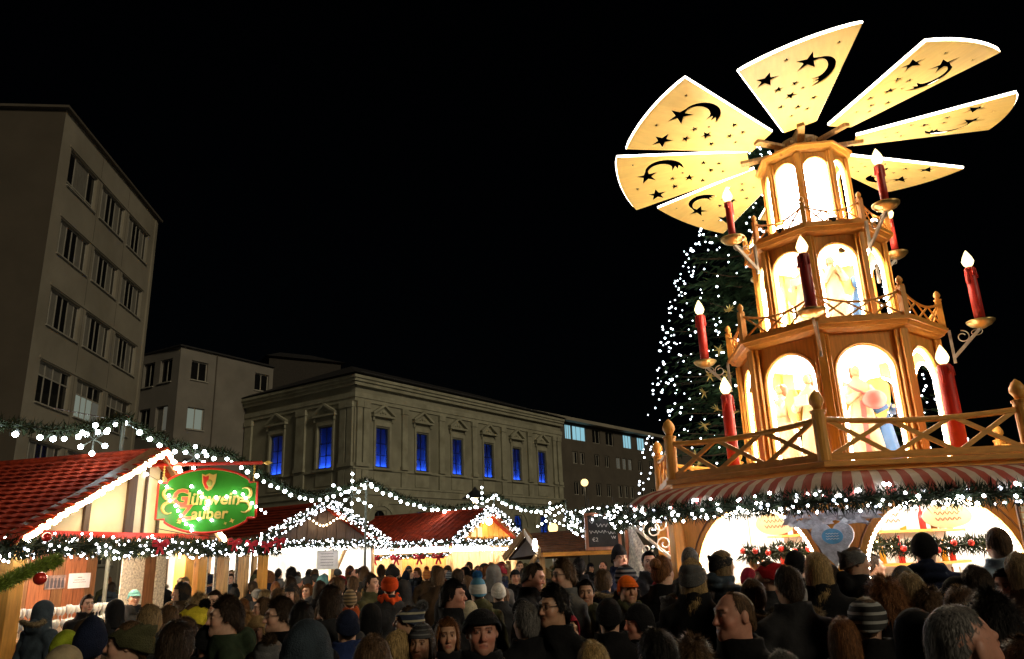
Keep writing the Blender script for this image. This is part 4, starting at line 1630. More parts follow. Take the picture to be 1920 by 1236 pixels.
# ---- stairs up to the bar roof with scrolled iron rail
s0, s1 = sight(1172, 972, 11.9), sight(1262, 1046, 11.0)
t = thing('bar_stairs', 'pale stair with grey handrail and iron scrolls left of the bar', 'stairs', (s0.x, s0.y, 0))
mb = MB()
dz = s0 - s1
mb.beam(s0 + Vector((0, 0, -0.02)), s1 + (s1 - s0) * 1.2 + Vector((0, 0, -0.02)), 0.03, 0.035)
mb.build('handrail', IRON, t, world=True)
lowv = Vector((-0.05, 0.0, -0.42))
mb = MB()
mb.beam(s0 + lowv + Vector((0.2, 0, -0.16)), s1 + lowv + Vector((0.2, 0, -0.16)), 0.05, 0.05)
mb.build('lower_rail', IRON, t, world=True)
mb = MB()
P = [s0 + Vector((-0.02, 0.05, 0.02)), s0 + Vector((0.05, 0.05, 0.0)), s1 + Vector((-0.1, 0.05, -0.35)), s1 + Vector((-0.35, 0.05, -0.75)), s0 + Vector((-0.02, 0.05, -0.6))]
mb.add([tuple(p) for p in P] + [tuple(p + Vector((0, 0.03, 0))) for p in P], [(0, 4, 3, 2, 1), (5, 6, 7, 8, 9)] + [(i, (i + 1) % 5, 5 + (i + 1) % 5, 5 + i) for i in range(5)])
mb.build('side_cloth', LACE, t, world=True)
gx = (s1 - s0)
for i, (f, off, r) in enumerate(((0.30, 0.02, 0.10), (0.62, 0.16, 0.15), (0.85, 0.10, 0.12), (0.45, -0.2, 0.09), (0.95, -0.14, 0.10), (0.78, 0.32, 0.11))):
    c = s0 + gx * f + Vector((0, 0.02, off))
    mb = MB()
    pts = []
    for k in range(30):
        ff = k / 29
        an = ff * 9.5 + i
        pts.append(c + Vector((math.cos(an), 0, math.sin(an))) * r * (0.15 + 0.85 * ff))
    mb.tube(pts, 0.012, 6)
    mb.build('iron_scroll', IRON, t, world=True)
for i in range(9):
    mb = MB()
    c = s0 + gx * (i / 8) + Vector((0, 0.35, -0.85))
    mb.box(c, (0.12, 0.6, 0.03))
    mb.build('tread', W_BROWN, t, world=True)
mb = MB()
q0 = sight(1253, 990, 11.2)
for p in (s0, s1, q0):
    mb.beam((p.x, p.y, 0), (p.x, p.y, p.z + 0.02), 0.05, 0.05)
mb.build('newel_post', W_RED, t, world=True)

# ================================================================== THE FIR TREE BEHIND
TC = Vector((6.83, 18.8, 0))
tree = thing('christmas_tree', 'tall dark fir tree with white lights and gold stars behind the tower', 'tree', TC)
mb = MB()
mb.tube([TC + Vector((0, 0, 0)), TC + Vector((0, 0, 6)), TC + Vector((0, 0, 12.6))], [0.22, 0.14, 0.02], 10)
mb.build('trunk', BARK, tree, world=True)


def tree_r(z):
    return float(np.interp(z, [0.8, 1.0, 3, 5.9, 8, 9.8, 11, 12.7], [0.2, 3.75, 3.6, 3.0, 2.45, 1.8, 1.05, 0.0]))


random.seed(33)
V, F = [], []
limbs = MB()
tips = []
for k in range(760):
    z = 1.0 + 11.5 * (random.random() ** 1.25)
    an = random.uniform(0, 2 * PI)
    R = tree_r(z) * random.uniform(0.72, 1.08)
    root = TC + Vector((0, 0, z))
    dirv = Vector((math.cos(an), math.sin(an), -0.16 + 0.02 * random.uniform(-1, 1)))
    tip = root + dirv * R
    tip.z += 0.18 * R * 0.5
    tips.append((tip, dirv, z))
    if k % 3 == 0:
        limbs.tube([root, root.lerp(tip, 0.6) - Vector((0, 0, 0.1)), tip], [0.03, 0.02, 0.006], 4)
    for f in np.linspace(0.30, 1.0, 9):
        b = root.lerp(tip, f)
        side = dirv.cross(Vector((0, 0, 1))).normalized()
        for q in range(4):
            l = (0.5 - 0.25 * f) * random.uniform(0.6, 1.2)
            e = (dirv * random.uniform(0.2, 1) + side * random.uniform(-1, 1) + Vector((0, 0, random.uniform(-0.5, 0.2)))).normalized()
            s = e.cross(Vector((random.uniform(-1, 1), random.uniform(-1, 1), random.uniform(-.5, 1)))).normalized() * l * 0.13
            i0 = len(V)
            V += [b - s, b + s, b + e * l]
            F.append((i0, i0 + 1, i0 + 2))
limbs.build('limbs', BARK, tree, world=True, kind='stuff')
mb = MB()
mb.add(V, F)
mb.build('crown', FIR_TREE, tree, world=True, kind='stuff')
mb = MB()
random.seed(12)
cnt = 0
for k in range(1200):
    z = 1.2 + 11.2 * random.random() ** 0.9
    an = random.uniform(0, 2 * PI)
    R = tree_r(z) * random.uniform(1.0, 1.08) + 0.16
    p = TC + Vector((math.cos(an) * R, math.sin(an) * R, z))
    mb.ball(p, random.uniform(0.014, 0.031), 1)
mb.build('bulbs', B_TREE, tree, world=True, kind='stuff')
STAR_M = M('gold_star', (0.80, 0.62, 0.20), 0.3, metal=0.5, var=0.1)
for (u, v) in ((1343, 836), (1262, 692), (1300, 760), (1240, 725), (1252, 790), (1290, 640), (1222, 850), (1350, 770), (1330, 690), (1318, 560), (1215, 880), (1235, 868)):
    p = sight(u, v, 16.4)
    d = (p - TC)
    d.z = 0
    p = TC + d.normalized() * min(d.length, tree_r(p.z) + 0.05) + Vector((0, 0, p.z))
    mb = MB()
    for k in range(14):                             # spiky straw star
        e = Vector((random.uniform(-1, 1), random.uniform(-1, 1), random.uniform(-1, 1))).normalized()
        s = e.cross(Vector((0.3, 0.5, 0.8))).normalized() * 0.025
        mb.add([p - s, p + s, p + e * 0.16], [(0, 1, 2)])
    mb.ball(p, 0.035, 1)
    mb.build('gold_star', STAR_M, tree, world=True)

# ================================================================== STALLS
def stall_frame(L, R):
    m4, w = face_frame(L, R)
    return m4, w, math.atan2(m4[1][0], m4[0][0])


def on_front(F, u, v, y=0.0):
    """Local (x, z) on the stall plane y=const seen at photograph pixel (u, v)."""
    inv = F.inverted()
    o = inv @ Vector((0, 0, CAMZ))
    d = inv @ sight(u, v, 10.0) - o
    t_ = (y - o.y) / d.y
    p = o + d * t_
    return p.x, p.z


# ------------------------------------------------------------------ A: mulled wine stall on the left
AL, AR = (-6.56, 10.23), (-5.53, 13.85)
FA, wA, rzA = stall_frame(AL, AR)
stA = thing('mulled_wine_stall', 'mulled wine stall with red tiled roof and cream gable at the left', 'stall', (AL[0], AL[1], 0), rzA)
zE, zR, xa, dep = 2.50, 3.77, wA * 0.60, 4.2
# gable wall of cream panels behind timbers
gp = [(0.0, zE), (wA, zE), (xa, zR - 0.03)]
mb = MB()
mb.poly([[(x, z) for x, z in gp]], 0.05, Matrix(((1, 0, 0, 0), (0, 0, 1, 0.0), (0, 1, 0, 0), (0, 0, 0, 1))))
gab = mb.build('gable_panel', CREAM, stA)


def gz(x):
    return zE + (zR - zE) * (x / xa if x < xa else (wA - x) / (wA - xa))


for x, w in ((on_front(FA, 162, 950)[0], 0.10), (on_front(FA, 243, 940)[0], 0.17), (on_front(FA, 268, 940)[0] + 0.02, 0.03), (on_front(FA, 293, 985)[0], 0.035)):
    mb = MB()
    mb.box((x, -0.02, (zE + gz(x)) / 2 - 0.02), (w, 0.045, gz(x) - zE - 0.05))
    mb.build('gable_timber', W_DARK, gab)
for xx0, zz0, xx1, zz1 in ((-0.12, zE - 0.06, xa, zR + 0.03), (wA + 0.12, zE - 0.06, xa, zR + 0.03)):
    mb = MB()
    mb.beam((xx0, -0.14, zz0), (xx1, -0.14, zz1), 0.26, 0.10, up=(0, -0.2, 1))
    rk = mb.build('rake_board', W_BROWN, stA)
    mb = MB()
    path = [Vector((xx0, -0.30, zz0 - 0.02)), Vector((xx1, -0.30, zz1 - 0.02))]
    for p, d in along(path, 0.062):
        mb.ball(p + Vector((0, random.uniform(-.012, .012), random.uniform(-.02, .02))), 0.044, 1)
    mb.build('rope_light', B_WARM, rk)
mb = MB()
mb.beam((0, -0.03, zE - 0.02), (wA, -0.03, zE - 0.02), 0.09, 0.09)
mb.build('gable_beam', RED_PAINT, stA)
# roof slopes, ridge, tiles on the slope that is seen
for sg, (x0, x1) in ((0, (-0.32, xa)), (1, (wA + 0.32, xa))):
    z0 = zE - 0.14
    mb = MB()
    P = [(x0, -0.28, z0), (x1, -0.28, zR), (x1, dep, zR), (x0, dep, z0)]
    P += [(p[0], p[1], p[2] - 0.05) for p in P]
    mb.add(P, [(0, 1, 2, 3) if sg else (3, 2, 1, 0), (4, 5, 6, 7) if not sg else (7, 6, 5, 4), (0, 4, 5, 1), (1, 5, 6, 2), (2, 6, 7, 3), (3, 7, 4, 0)])
    rf = mb.build('roof', RED_TILE, stA)
    if sg == 0:
        sl = Vector((x1 - x0, 0, zR - z0))
        sL = sl.length
        sdir = sl / sL
        nrm = Vector((-sdir.z, 0, sdir.x))
        tm = MB()
        n = 6
        tw, tl = 0.225, 0.21
        for i in range(n + 1):
            f = i / n
            for l, lift in ((0, 0.045), (tl, 0.006)):
                tm.v.append((l, (f - 0.5) * tw * 0.985, lift + 0.022 * math.sin(PI * f) ** 0.8))
        for i in range(n):
            tm.f.append((2 * i, 2 * i + 1, 2 * i + 3, 2 * i + 2))
            tm.mi.append(0)
        k0 = len(tm.v)
        for i in range(n + 1):                      # butt edge gives the tile its thickness
            p = tm.v[2 * i]
            tm.v.append((p[0], p[1], p[2] - 0.022))
        for i in range(n):
            tm.f.append((2 * i, 2 * i + 2, k0 + i + 1, k0 + i))
            tm.mi.append(0)
        src = None
        rows_, cols_ = int(sL / 0.168), 19
        for rI in range(rows_):
            for cI in range(cols_):
                o = Vector((x0, 0, z0)) + sdir * (rI * 0.168 - 0.03)
                y = -0.22 + (cI + (0.5 if rI % 2 else 0)) * tw
                m4 = Matrix((sdir, Vector((0, 1, 0)), nrm)).transposed().to_4x4()
                m4.translation = Vector((o.x, y, o.z)) + nrm * (0.004 + random.uniform(0, 0.006))
                m4 = m4 @ Matrix.Rotation(random.uniform(-0.025, 0.025), 4, 'Z')
                if src is None:
                    src = tm.build('roof_tile', RED_TILE, rf)
                    src.matrix_basis = m4
                else:
                    inst(src, rf, m4)
mb = MB()
mb.tube([(xa, -0.30, zR + 0.02), (xa, dep, zR + 0.02)], 0.075, 10)
mb.build('ridge_cap', RED_TILE, stA)
# posts
for x, y in ((0.05, 0.05), (0.05, 0.36), (wA - 0.45, 0.04), (wA - 0.05, 0.08), (0.05, dep - 0.2), (wA - 0.05, dep - 0.2)):
    mb = MB()
    mb.box((x, y, 1.20), (0.22, 0.22, 2.40))
    mb.build('post', W_HONEY, stA, bevel=0.012)
mb = MB()
mb.box((wA / 2, 0.05, 2.40), (wA + 0.2, 0.16, 0.13))
mb.box((0.05, dep / 2, 2.395), (0.15, dep, 0.12))
mb.build('eave_beam', W_BROWN, stA)
# counter with red cloth
mb = MB()
mb.box((1.55, 0.12, 0.55), (2.55, 0.06, 1.10))
mb.box((0.12, 1.6, 0.55), (0.06, 2.5, 1.10))
mb.build('counter_cloth', RED_CLOTH, stA)
mb = MB()
mb.box((1.55, 0.35, 1.115), (2.6, 0.62, 0.03))
mb.box((0.36, 1.92, 1.112), (0.62, 2.4, 0.03))
mb.build('counter_top', W_PALE, stA)
mb = MB()
mb.box((1.55, 0.62, 1.27), (2.4, 0.16, 0.02))
mb.box((1.55, 0.68, 1.19), (2.4, 0.02, 0.13))
mb.build('glass_shelf', WHITE, stA)
# back wall boards
yb = 2.3
nb = 16
for i in range(nb):
    mb = MB()
    wd = wA / nb
    mb.box((wd * (i + 0.5), yb + random.uniform(0, 0.008), 1.25), (wd - 0.008, 0.03, 2.4))
    mb.build('wall_board', W_RED if i % 3 else W_BROWN, stA)
# annex to the right of the gable: timber bays with lace windows under the same garland
for i in range(3):
    x0 = wA + 0.10 + i * 0.62
    mb = MB()
    mb.box((x0 + 0.52, 0.06, 1.18), (0.15, 0.15, 2.36))
    pst = mb.build('annex_post', W_PALE if i < 2 else W_HONEY, stA, bevel=0.01)
    mb = MB()
    mb.box((x0 + 0.19, 0.30, 1.75), (0.42, 0.03, 1.05))
    mb.build('lace_window', LACE, stA)
    mb = MB()
    mb.box((x0 + 0.19, 0.28, 0.6), (0.44, 0.03, 1.2))
    mb.build('annex_panel', W_BROWN, stA)
mb = MB()
mb.box((wA + 1.0, 0.6, 2.42), (2.1, 1.3, 0.06))
mb.build('annex_roof', W_BROWN, stA)
for i in range(4):
    x = on_front(FA, 237 + 21 * i, 1085, 1.4)[0]
    mb = MB()
    mb.box((x, 1.4, 1.72), (0.26, 0.03, 0.95))
    mb.build('lace_panel' if i % 2 == 0 else 'timber_panel', LACE if i != 2 else W_BROWN, stA)
mb = MB()
mb.box((wA * 0.5, 1.55, 2.36), (wA - 0.3, 0.05, 0.05))
mb.build('strip_lamp', B_TUBE, stA)
for x in (0.7, 1.6, 2.6):
    point_light('strip_lamp_light', (x, 1.25, 2.22), 34, (1.0, 0.82, 0.58), stA, 0.1)
    point_light('glass_fill_light', (x + 0.1, 0.45, 2.20), 22, (1.0, 0.92, 0.82), stA, 0.06)  # added light without a fixture, brightens the glasses
for x, y in ((1.9, 0.25), (2.55, 0.25), (1.2, 0.25)):      # downlights under the eave
    mb = MB()
    mb.lathe([(0.05, 2.325), (0.06, 2.30), (0.045, 2.295)], (x, y, 0), 12)
    mb.build('downlight', B_WARM, stA)
    point_light('downlight_glow', (x, -0.12, 2.16), 46, (1.0, 0.74, 0.38), stA, 0.06)
# added point lights strengthening the rope lights' glow on the gable
for _x in (xa - 0.9, xa + 0.5):
    point_light('rope_light_glow', (_x, -0.55, 2.85), 16, (1.0, 0.82, 0.55), stA, 0.1)
# posters
for (u0, v0, u1, v1, nm, lab) in ((84, 1078, 126, 1106, 'photo_poster', 'dark photo poster on the back wall of the mulled wine stall'),
                                  (128, 1074, 172, 1104, 'notice_sheet', 'pale notice sheet beside the photo poster in the mulled wine stall')):
    x0, z0 = on_front(FA, u0, v1, yb - 0.05)
    x1, z1 = on_front(FA, u1, v0, yb - 0.05)
    xl, xr = min(x0, x1), max(x0, x1)
    t = thing(nm, lab, 'poster', FA @ Vector(((xl + xr) / 2, yb - 0.03, (z0 + z1) / 2)), rzA)
    W2, H2 = xr - xl, z1 - z0
    mb = MB()
    mb.box((0, 0, 0), (W2, 0.008, H2))
    mb.build('sheet', PAPER if nm == 'notice_sheet' else M('dim_photo_print', (0.25, 0.17, 0.15), 0.5, var=0.5, scale=8), t)
    mb = MB()
    if nm == 'notice_sheet':
        for rI, wd in ((0.22, 0.2), (0.05, 0.5), (-0.1, 0.6)):
            mb.tube([(-W2 * wd / 2 + W2 * wd * i / 24, -0.006, H2 * rI + 0.006 * math.sin(i * 2.3)) for i in range(25)], 0.003, 4)
    else:
        for i in range(5):                          # standing dark figures of the print
            x = (-0.36 + 0.18 * i) * W2
            mb.poly([[(x - 0.07 * W2, -0.42 * H2), (x + 0.07 * W2, -0.42 * H2), (x + 0.06 * W2, 0.1 * H2), (x + 0.03 * W2, 0.16 * H2), (x + 0.03 * W2, 0.3 * H2), (x - 0.03 * W2, 0.3 * H2), (x - 0.03 * W2, 0.16 * H2), (x - 0.06 * W2, 0.1 * H2)]],
                    0.002, Matrix(((1, 0, 0, 0), (0, 0, -1, -0.0045), (0, 1, 0, 0), (0, 0, 0, 1))))
    mb.build('print', INK, t)
# glasses in rows on the counter
for i in range(26):
    put_glass(FA @ Vector((0.35 + i * 0.085, 0.20 + 0.02 * (i % 3), 1.131)), 'wine glass in the front row on the mulled wine stall counter', 'front row glasses, mulled wine stall', 1.15)
for i in range(26):
    put_glass(FA @ Vector((0.40 + i * 0.085, 0.62 + 0.02 * (i % 2), 1.281)), 'wine glass in the raised back row on the mulled wine stall counter', 'back row glasses, mulled wine stall', 1.15)
for i in range(7):
    put_glass(FA @ Vector((0.14 + 0.02 * (i % 2), 0.55 + i * 0.13, 1.128)), 'wine glass on the side counter left of the near post', 'side counter glasses, mulled wine stall', 1.15)

# ---- the green sign on its red pole
S0, S1 = sight(300, 872, 13.75), sight(492, 868, 13.55)
sd = (S1 - S0)
rzS = math.atan2(sd.y, sd.x)
SLEN = math.hypot(sd.x, sd.y)
sign = thing('hanging_sign', 'green oval hanging sign with red rim and gold lettering beside the cream gable', 'sign', S0, rzS)
mb = MB()
mb.tube([(-0.15, 0, 0), (SLEN, 0, sd.z)], 0.03, 10)
pole = mb.build('pole', RED_PAINT, sign, smooth=True)
mb = MB()
mb.lathe([(0.012, 0), (0.014, 0.04), (0.035, 0.07), (0.04, 0.10), (0.025, 0.13), (0.005, 0.16)], (SLEN, 0, sd.z), 12, Matrix.Rotation(PI / 2, 3, 'Y'))
mb.build('finial', GOLD, pole, smooth=True)
SW, SH = SLEN * 0.955, 1.02
cx, cz = SLEN * 0.485, -0.58


def sign_loop(sc, k=0.0):
    a, b = SW / 2 - k, SH / 2 - k
    sq = 0.285 - k * 0.6                              # square shoulders at the left and right
    lp = []
    for sgx, rng in ((1, range(-7, 8)), (-1, range(7, -8, -1))):
        pass
    top = [(x, b * math.sqrt(max(0, 1 - (x / (a * 1.08)) ** 2))) for x in np.linspace(a * 0.82, -a * 0.82, 21)]
    lp = [(a, -sq), (a, sq), (a * 0.83, sq)] + [p for p in top if p[1] > sq * 0.98] + [(-a * 0.83, sq), (-a, sq), (-a, -sq), (-a * 0.83, -sq)]
    lp += [(-p[0], -p[1]) for p in top if p[1] > sq * 0.98] + [(a * 0.83, -sq)]
    return lp


SX = Matrix(((1, 0, 0, cx), (0, 0, -1, 0), (0, 1, 0, cz), (0, 0, 0, 1)))       # sign plane: x right, y up, z to the front
TILT = Matrix.Translation((0, 0, 0))
mb = MB()
mb.poly([sign_loop(1)], 0.03, SX @ Matrix.Translation((0, 0, -0.015)))
brd = mb.build('board', GREEN_SIGN, sign)
mb = MB()
lp = sign_loop(1)
mb.tube([SX @ Vector((x, y, 0.0)) for x, y in lp] + [SX @ Vector((lp[0][0], lp[0][1], 0))], 0.022, 8)
mb.build('rim', RED_PAINT, sign, smooth=True)
ZF = 0.0165
for body, size, dx, dy, bold in (('Glühwein', 0.265, 0.10, 0.02, 0.006), ('Zauber', 0.235, 0.05, -0.215, 0.006)):
    Vt, Ft = text_mesh(body[1:], size, bold, 0.006, spacing=1.02)
    xs = [v.x for v in Vt]
    wtx = max(xs) - min(xs)
    scx = (0.80 if body == 'Glühwein' else 0.56) / wtx
    mb = MB()
    mb.add([SX @ Vector((dx + v.x * scx + (v.y * 0.08), dy + v.y * 1.05, ZF + 0.006 + v.z)) for v in Vt], Ft)
    mb.build('gold_lettering', GOLD, brd)
    Vt, Ft = text_mesh(body[0], size * 1.35, bold * 1.4, 0.006)
    mb = MB()
    mb.add([SX @ Vector((dx - (0.51 if body == 'Glühwein' else 0.37) + v.x * 0.95, dy + 0.02 + v.y, ZF + 0.006 + v.z)) for v in Vt], Ft)
    mb.build('red_initial', M('gold_edged_red', (0.60, 0.12, 0.05), 0.4), brd)
    Vt, Ft = text_mesh(body[0], size * 1.35, bold * 1.4 + 0.008, 0.003)
    mb = MB()
    mb.add([SX @ Vector((dx - (0.51 if body == 'Glühwein' else 0.37) + v.x * 0.95, dy + 0.02 + v.y, ZF + 0.002 + v.z)) for v in Vt], Ft)
    mb.build('initial_edge', GOLD, brd)
# crest above the words
shield = [(-0.115, 0.15), (-0.06, 0.13), (0.0, 0.155), (0.06, 0.13), (0.115, 0.15), (0.10, 0.0), (0.05, -0.10), (0.0, -0.13), (-0.05, -0.10), (-0.10, 0.0)]
mb = MB()
mb.poly([[(x, y + 0.28) for x, y in shield]], 0.014, SX @ Matrix.Translation((0, 0, ZF)))
cr = mb.build('crest', GOLD, brd)
mb = MB()
mb.poly([[(x * 0.78 - 0.005, y * 0.78 + 0.28) for x, y in shield if x <= 0.01]], 0.004, SX @ Matrix.Translation((0, 0, ZF + 0.015)))
mb.build('crest_field', RED_PAINT, cr)
mb = MB()
mb.ball(SX @ Vector((0.01, 0.28, ZF + 0.012)), (0.05, 0.02, 0.06), 2)
mb.build('crest_pear', M('olive_green_paint', (0.30, 0.34, 0.05), 0.4), cr, smooth=True)
# scrolls at both sides and small stars
for sg in (-1, 1):
    mb = MB()
    for sy in (-1, 1):
        pts, rs = [], []
        for k in range(24):
            f = k / 23
            an = -0.5 * PI + f * 1.55 * PI
            rr = 0.13 * (1 - 0.42 * f)
            pts.append(SX @ Vector((sg * (SW / 2 - 0.19 + rr * math.cos(an - PI / 2 + 0.4)), sy * (0.125 + rr * math.sin(an - PI / 2 + 0.4) * 0.9), ZF + 0.006)))
            rs.append(0.022 * (0.35 + math.sin(PI * min(1, f * 1.1))))
        mb.tube(pts, rs, 8)
    mb.build('scroll', GOLD, brd, smooth=True)
    for k, (dx, dy, s) in enumerate(((0.40, -0.33, 0.045), (0.30, -0.37, 0.03))):
        mb = MB()
        mb.poly([star_pts(s, 4, 0.45, 0.4, (sg * dx, dy))], 0.008, SX @ Matrix.Translation((0, 0, ZF)))
        mb.build('star', GOLD, brd)
for x in (-SW / 2 + 0.06, SW / 2 - 0.06):
    mb = MB()
    n = 7
    for k in range(n):
        z0 = cz + 0.27 + k * (abs(cz + 0.27)) / n
        mb.lathe([(0.012, z0), (0.018, z0 + 0.02), (0.010, z0 + 0.036)], (cx + x, 0, 0), 6, )
    mb.build('chain', GOLD, sign)
mb = MB()
mb.tube([(cx - 0.75, 0.02, cz - 0.42), (cx - 0.3, 0.25, cz - 0.52), (cx + 0.1, 0.5, cz - 0.56)], 0.006, 5)
mb.build('stay_wire', DARK_METAL, sign)
# bulbs added for stray ghost dots of light over the sign
t = thing('sign_ghost_lights', 'added white bulbs imitating ghost dots of light across the front of the green sign', 'lights', S0, rzS)
q = [(-0.93, 0.42), (-0.72, 0.30), (-0.62, 0.22), (-0.58, 0.08), (-0.55, 0.0), (-0.46, -0.08), (-0.42, -0.16), (-0.37, -0.24), (-0.32, -0.31), (-0.28, -0.37), (-0.20, -0.40), (-0.19, -0.47)]
q2 = [(0.55, 0.08), (0.60, 0.02), (0.70, -0.06), (0.77, -0.12), (0.85, -0.17), (0.92, -0.22), (-0.25, 0.22), (-0.12, 0.13), (0.14, 0.04), (0.02, -0.08), (-0.02, -0.13), (-0.10, -0.30), (0.10, -0.32), (0.02, -0.02), (-0.08, 0.05), (0.30, 0.05), (0.42, 0.12)]
mb = MB()
mb.tube([SX @ Vector((x, y, 0.10)) for x, y in q], 0.003, 4)
mb.tube([SX @ Vector((x, y, 0.10)) for x, y in q2[:6]], 0.003, 4)
mb.build('wire', DARK_METAL, t)  # added wire joining the ghost dots
for x, y in q + q2:
    mb = MB()
    mb.ball(SX @ Vector((x, y, 0.11)), 0.021, 2)
    mb.build('bulb', B_WHITE, t, smooth=True)

# ---- garlands of stall A
fr = [FA @ Vector((x, -0.26, 2.30 + 0.02 * math.sin(x * 3))) for x in np.linspace(-0.4, wA + 1.9, 24)]
gA = garland('eave_garland', 'thick fir garland with white bulbs and red bows along the mulled wine stall front', fr, 0.17, 1900, 46, 0.019, ln=0.09, wd=0.008,
             baubles=[(FA @ Vector((0.05, -0.44, 2.42)), 0.06)])
for x in (2.15, 4.0, 4.5, 5.0, 5.4):
    mb = MB()
    bow_mesh(mb, FA @ Vector((x, -0.42, 2.36 + 0.05 * random.uniform(-1, 1))), 0.15, (0.8, -0.6, 0))
    mb.build('bow', RED_CLOTH, gA, world=True)
fr = [FA @ Vector((-0.36, y, 2.30)) for y in np.linspace(-0.2, dep, 12)]
garland('side_garland', 'fir garland with white bulbs along the left eave of the mulled wine stall', fr, 0.15, 500, 30, 0.021, ln=0.12, wd=0.009)
pts = [sight(u, v, D) for u, v, D in ((-30, 1108, 10.0), (10, 1092, 10.1), (45, 1074, 10.4), (80, 1060, 10.8), (110, 1050, 11.2))]
garland('tinsel_garland', 'bright green garland with a red bauble hanging below the left eave by the near post', pts, 0.085, 2600, 0, 0.01, fir=FIR_LIGHT, ln=0.06, wd=0.006,
        baubles=[(sight(75, 1085, 10.2), 0.07)])
fr = [FA @ Vector((x, 0.9, 2.26 - 0.03 * math.sin(x * 8))) for x in np.linspace(1.4, wA - 0.2, 14)]
garland('inner_lights', 'thin string of small bulbs inside the mulled wine stall', fr, 0.03, 40, 12, 0.012, cat='lights')


# ------------------------------------------------------------------ B and C: stalls in the middle distance
def far_stall(name, label, L, R, zE, zR, dep, apex, roof_mat, ribs, inner, lamp, bulb_m, board, garl, g_r=0.15, bulb_r=0.022, left_band=True):
    F, w, rz = stall_frame(L, R)
    t = thing(name, label, 'stall', (L[0], L[1], 0), rz)
    xa = w * apex
    for sg, x0 in ((0, -0.3), (1, w + 0.3)):
        mb = MB()
        z0 = zE - 0.12
        P = [(x0, -0.3, z0), (xa, -0.3, zR), (xa, dep, zR), (x0, dep, z0)]
        P += [(p[0], p[1], p[2] - 0.06) for p in P]
        mb.add(P, [(0, 1, 2, 3), (7, 6, 5, 4), (0, 4, 5, 1), (1, 5, 6, 2), (2, 6, 7, 3), (3, 7, 4, 0)])
        rf = mb.build('roof', roof_mat, t)
        if sg == 0:
            if ribs == 'seam':
                for k in range(22):
                    y = -0.25 + (dep + 0.2) * k / 21
                    mb = MB()
                    mb.beam((x0, y, z0 + 0.012), (xa, y, zR + 0.012), 0.03, 0.03)
                    mb.build('seam', roof_mat, rf)
            else:
                for k in range(12):
                    f = (k + 0.3) / 12
                    mb = MB()
                    mb.beam((x0 + (xa - x0) * f, -0.29, z0 + (zR - z0) * f + 0.01), (x0 + (xa - x0) * f, dep - 0.01, z0 + (zR - z0) * f + 0.01), 0.17, 0.018)
                    mb.build('tile_course', roof_mat, rf)
    mb = MB()
    mb.tube([(xa, -0.3, zR + 0.01), (xa, dep, zR + 0.01)], 0.06, 8)
    mb.build('ridge_cap', roof_mat, t)
    # gable boards
    nb_ = 12
    gb = MB()
    gb.poly([[(0, zE), (w, zE), (xa, zR - 0.05)]], 0.04, Matrix(((1, 0, 0, 0), (0, 0, 1, 0.10), (0, 1, 0, 0), (0, 0, 0, 1))))
    gab = gb.build('gable_panel', board, t)
    for k in range(1, nb_):
        x = w * k / nb_
        zt = zE + (zR - 0.1 - zE) * (x / xa if x < xa else (w - x) / (w - xa))
        mb = MB()
        mb.box((x, 0.09, (zE + zt) / 2), (0.035, 0.03, max(0.02, zt - zE)))
        mb.build('gable_batten', board, gab)
    for (x0, x1) in ((-0.25, xa), (w + 0.25, xa)):
        mb = MB()
        mb.beam((x0, -0.2, zE - 0.1), (x1, -0.2, zR), 0.12, 0.14, up=(0, -0.1, 1))
        mb.build('rake_board', W_BROWN, t)
    # posts, beams
    for x, y in ((0.05, 0.05), (w * 0.62, 0.05), (w - 0.05, 0.05), (0.05, dep - 0.1), (w - 0.05, dep - 0.1), (0.05, dep * 0.5)):
        mb = MB()
        mb.box((x, y, (zE - 0.05) / 2), (0.12, 0.12, zE - 0.05))
        mb.build('post', W_PALE, t)
    mb = MB()
    mb.box((w / 2, 0.05, zE - 0.06), (w, 0.12, 0.12))
    mb.box((0.05, dep / 2, zE - 0.065), (0.12, dep, 0.12))
    mb.build('eave_beam', W_BROWN, t)
    mb = MB()
    mb.beam((w * 0.62, -0.02, 1.5), (w * 0.74, -0.02, zE - 0.15), 0.08, 0.08)
    mb.build('brace', W_PALE, t)
    # back walls in boards, ceiling, counters
    n_ = 10
    for k in range(n_):
        mb = MB()
        mb.box((w * (k + 0.5) / n_, dep - 0.15, zE / 2), (w / n_ - 0.012, 0.03, zE - 0.02))
        mb.build('wall_board', inner, t)
    for k in range(n_):
        mb = MB()
        mb.box((w - 0.12, dep * (k + 0.5) / n_, zE / 2), (0.03, dep / n_ - 0.012, zE - 0.02))
        mb.build('wall_board', inner, t)
    mb = MB()
    mb.box((w / 2, dep / 2, zE - 0.16), (w - 0.3, dep - 0.3, 0.02))
    mb.build('ceiling', WHITE, t)
    mb = MB()
    mb.box((w / 2, 0.12, 0.55), (w - 0.15, 0.05, 1.1))
    mb.box((0.12, dep / 2, 0.55), (0.05, dep - 0.2, 1.1))
    mb.box((w / 2, 0.25, 1.12), (w - 0.15, 0.5, 0.04))
    mb.box((0.25, dep / 2, 1.117), (0.5, dep - 0.2, 0.03))
    mb.build('counter', W_PALE, t)
    for y in (0.9, 2.4, 3.8):
        if y < dep:
            mb = MB()
            mb.tube([(0.3, y, zE - 0.22), (w - 0.4, y, zE - 0.22)], 0.04, 8)
            mb.build('strip_lamp', B_TUBE, t)
            point_light('strip_lamp_light', (w * 0.45, y, zE - 0.4), lamp, (1.0, 0.91, 0.80), t, 0.15)
    # garlands: the two rakes and the eaves
    a = [F @ Vector((-0.25 + (xa + 0.25) * f, -0.34, zE - 0.06 + (zR - zE + 0.1) * f)) for f in np.linspace(0, 1, 8)]
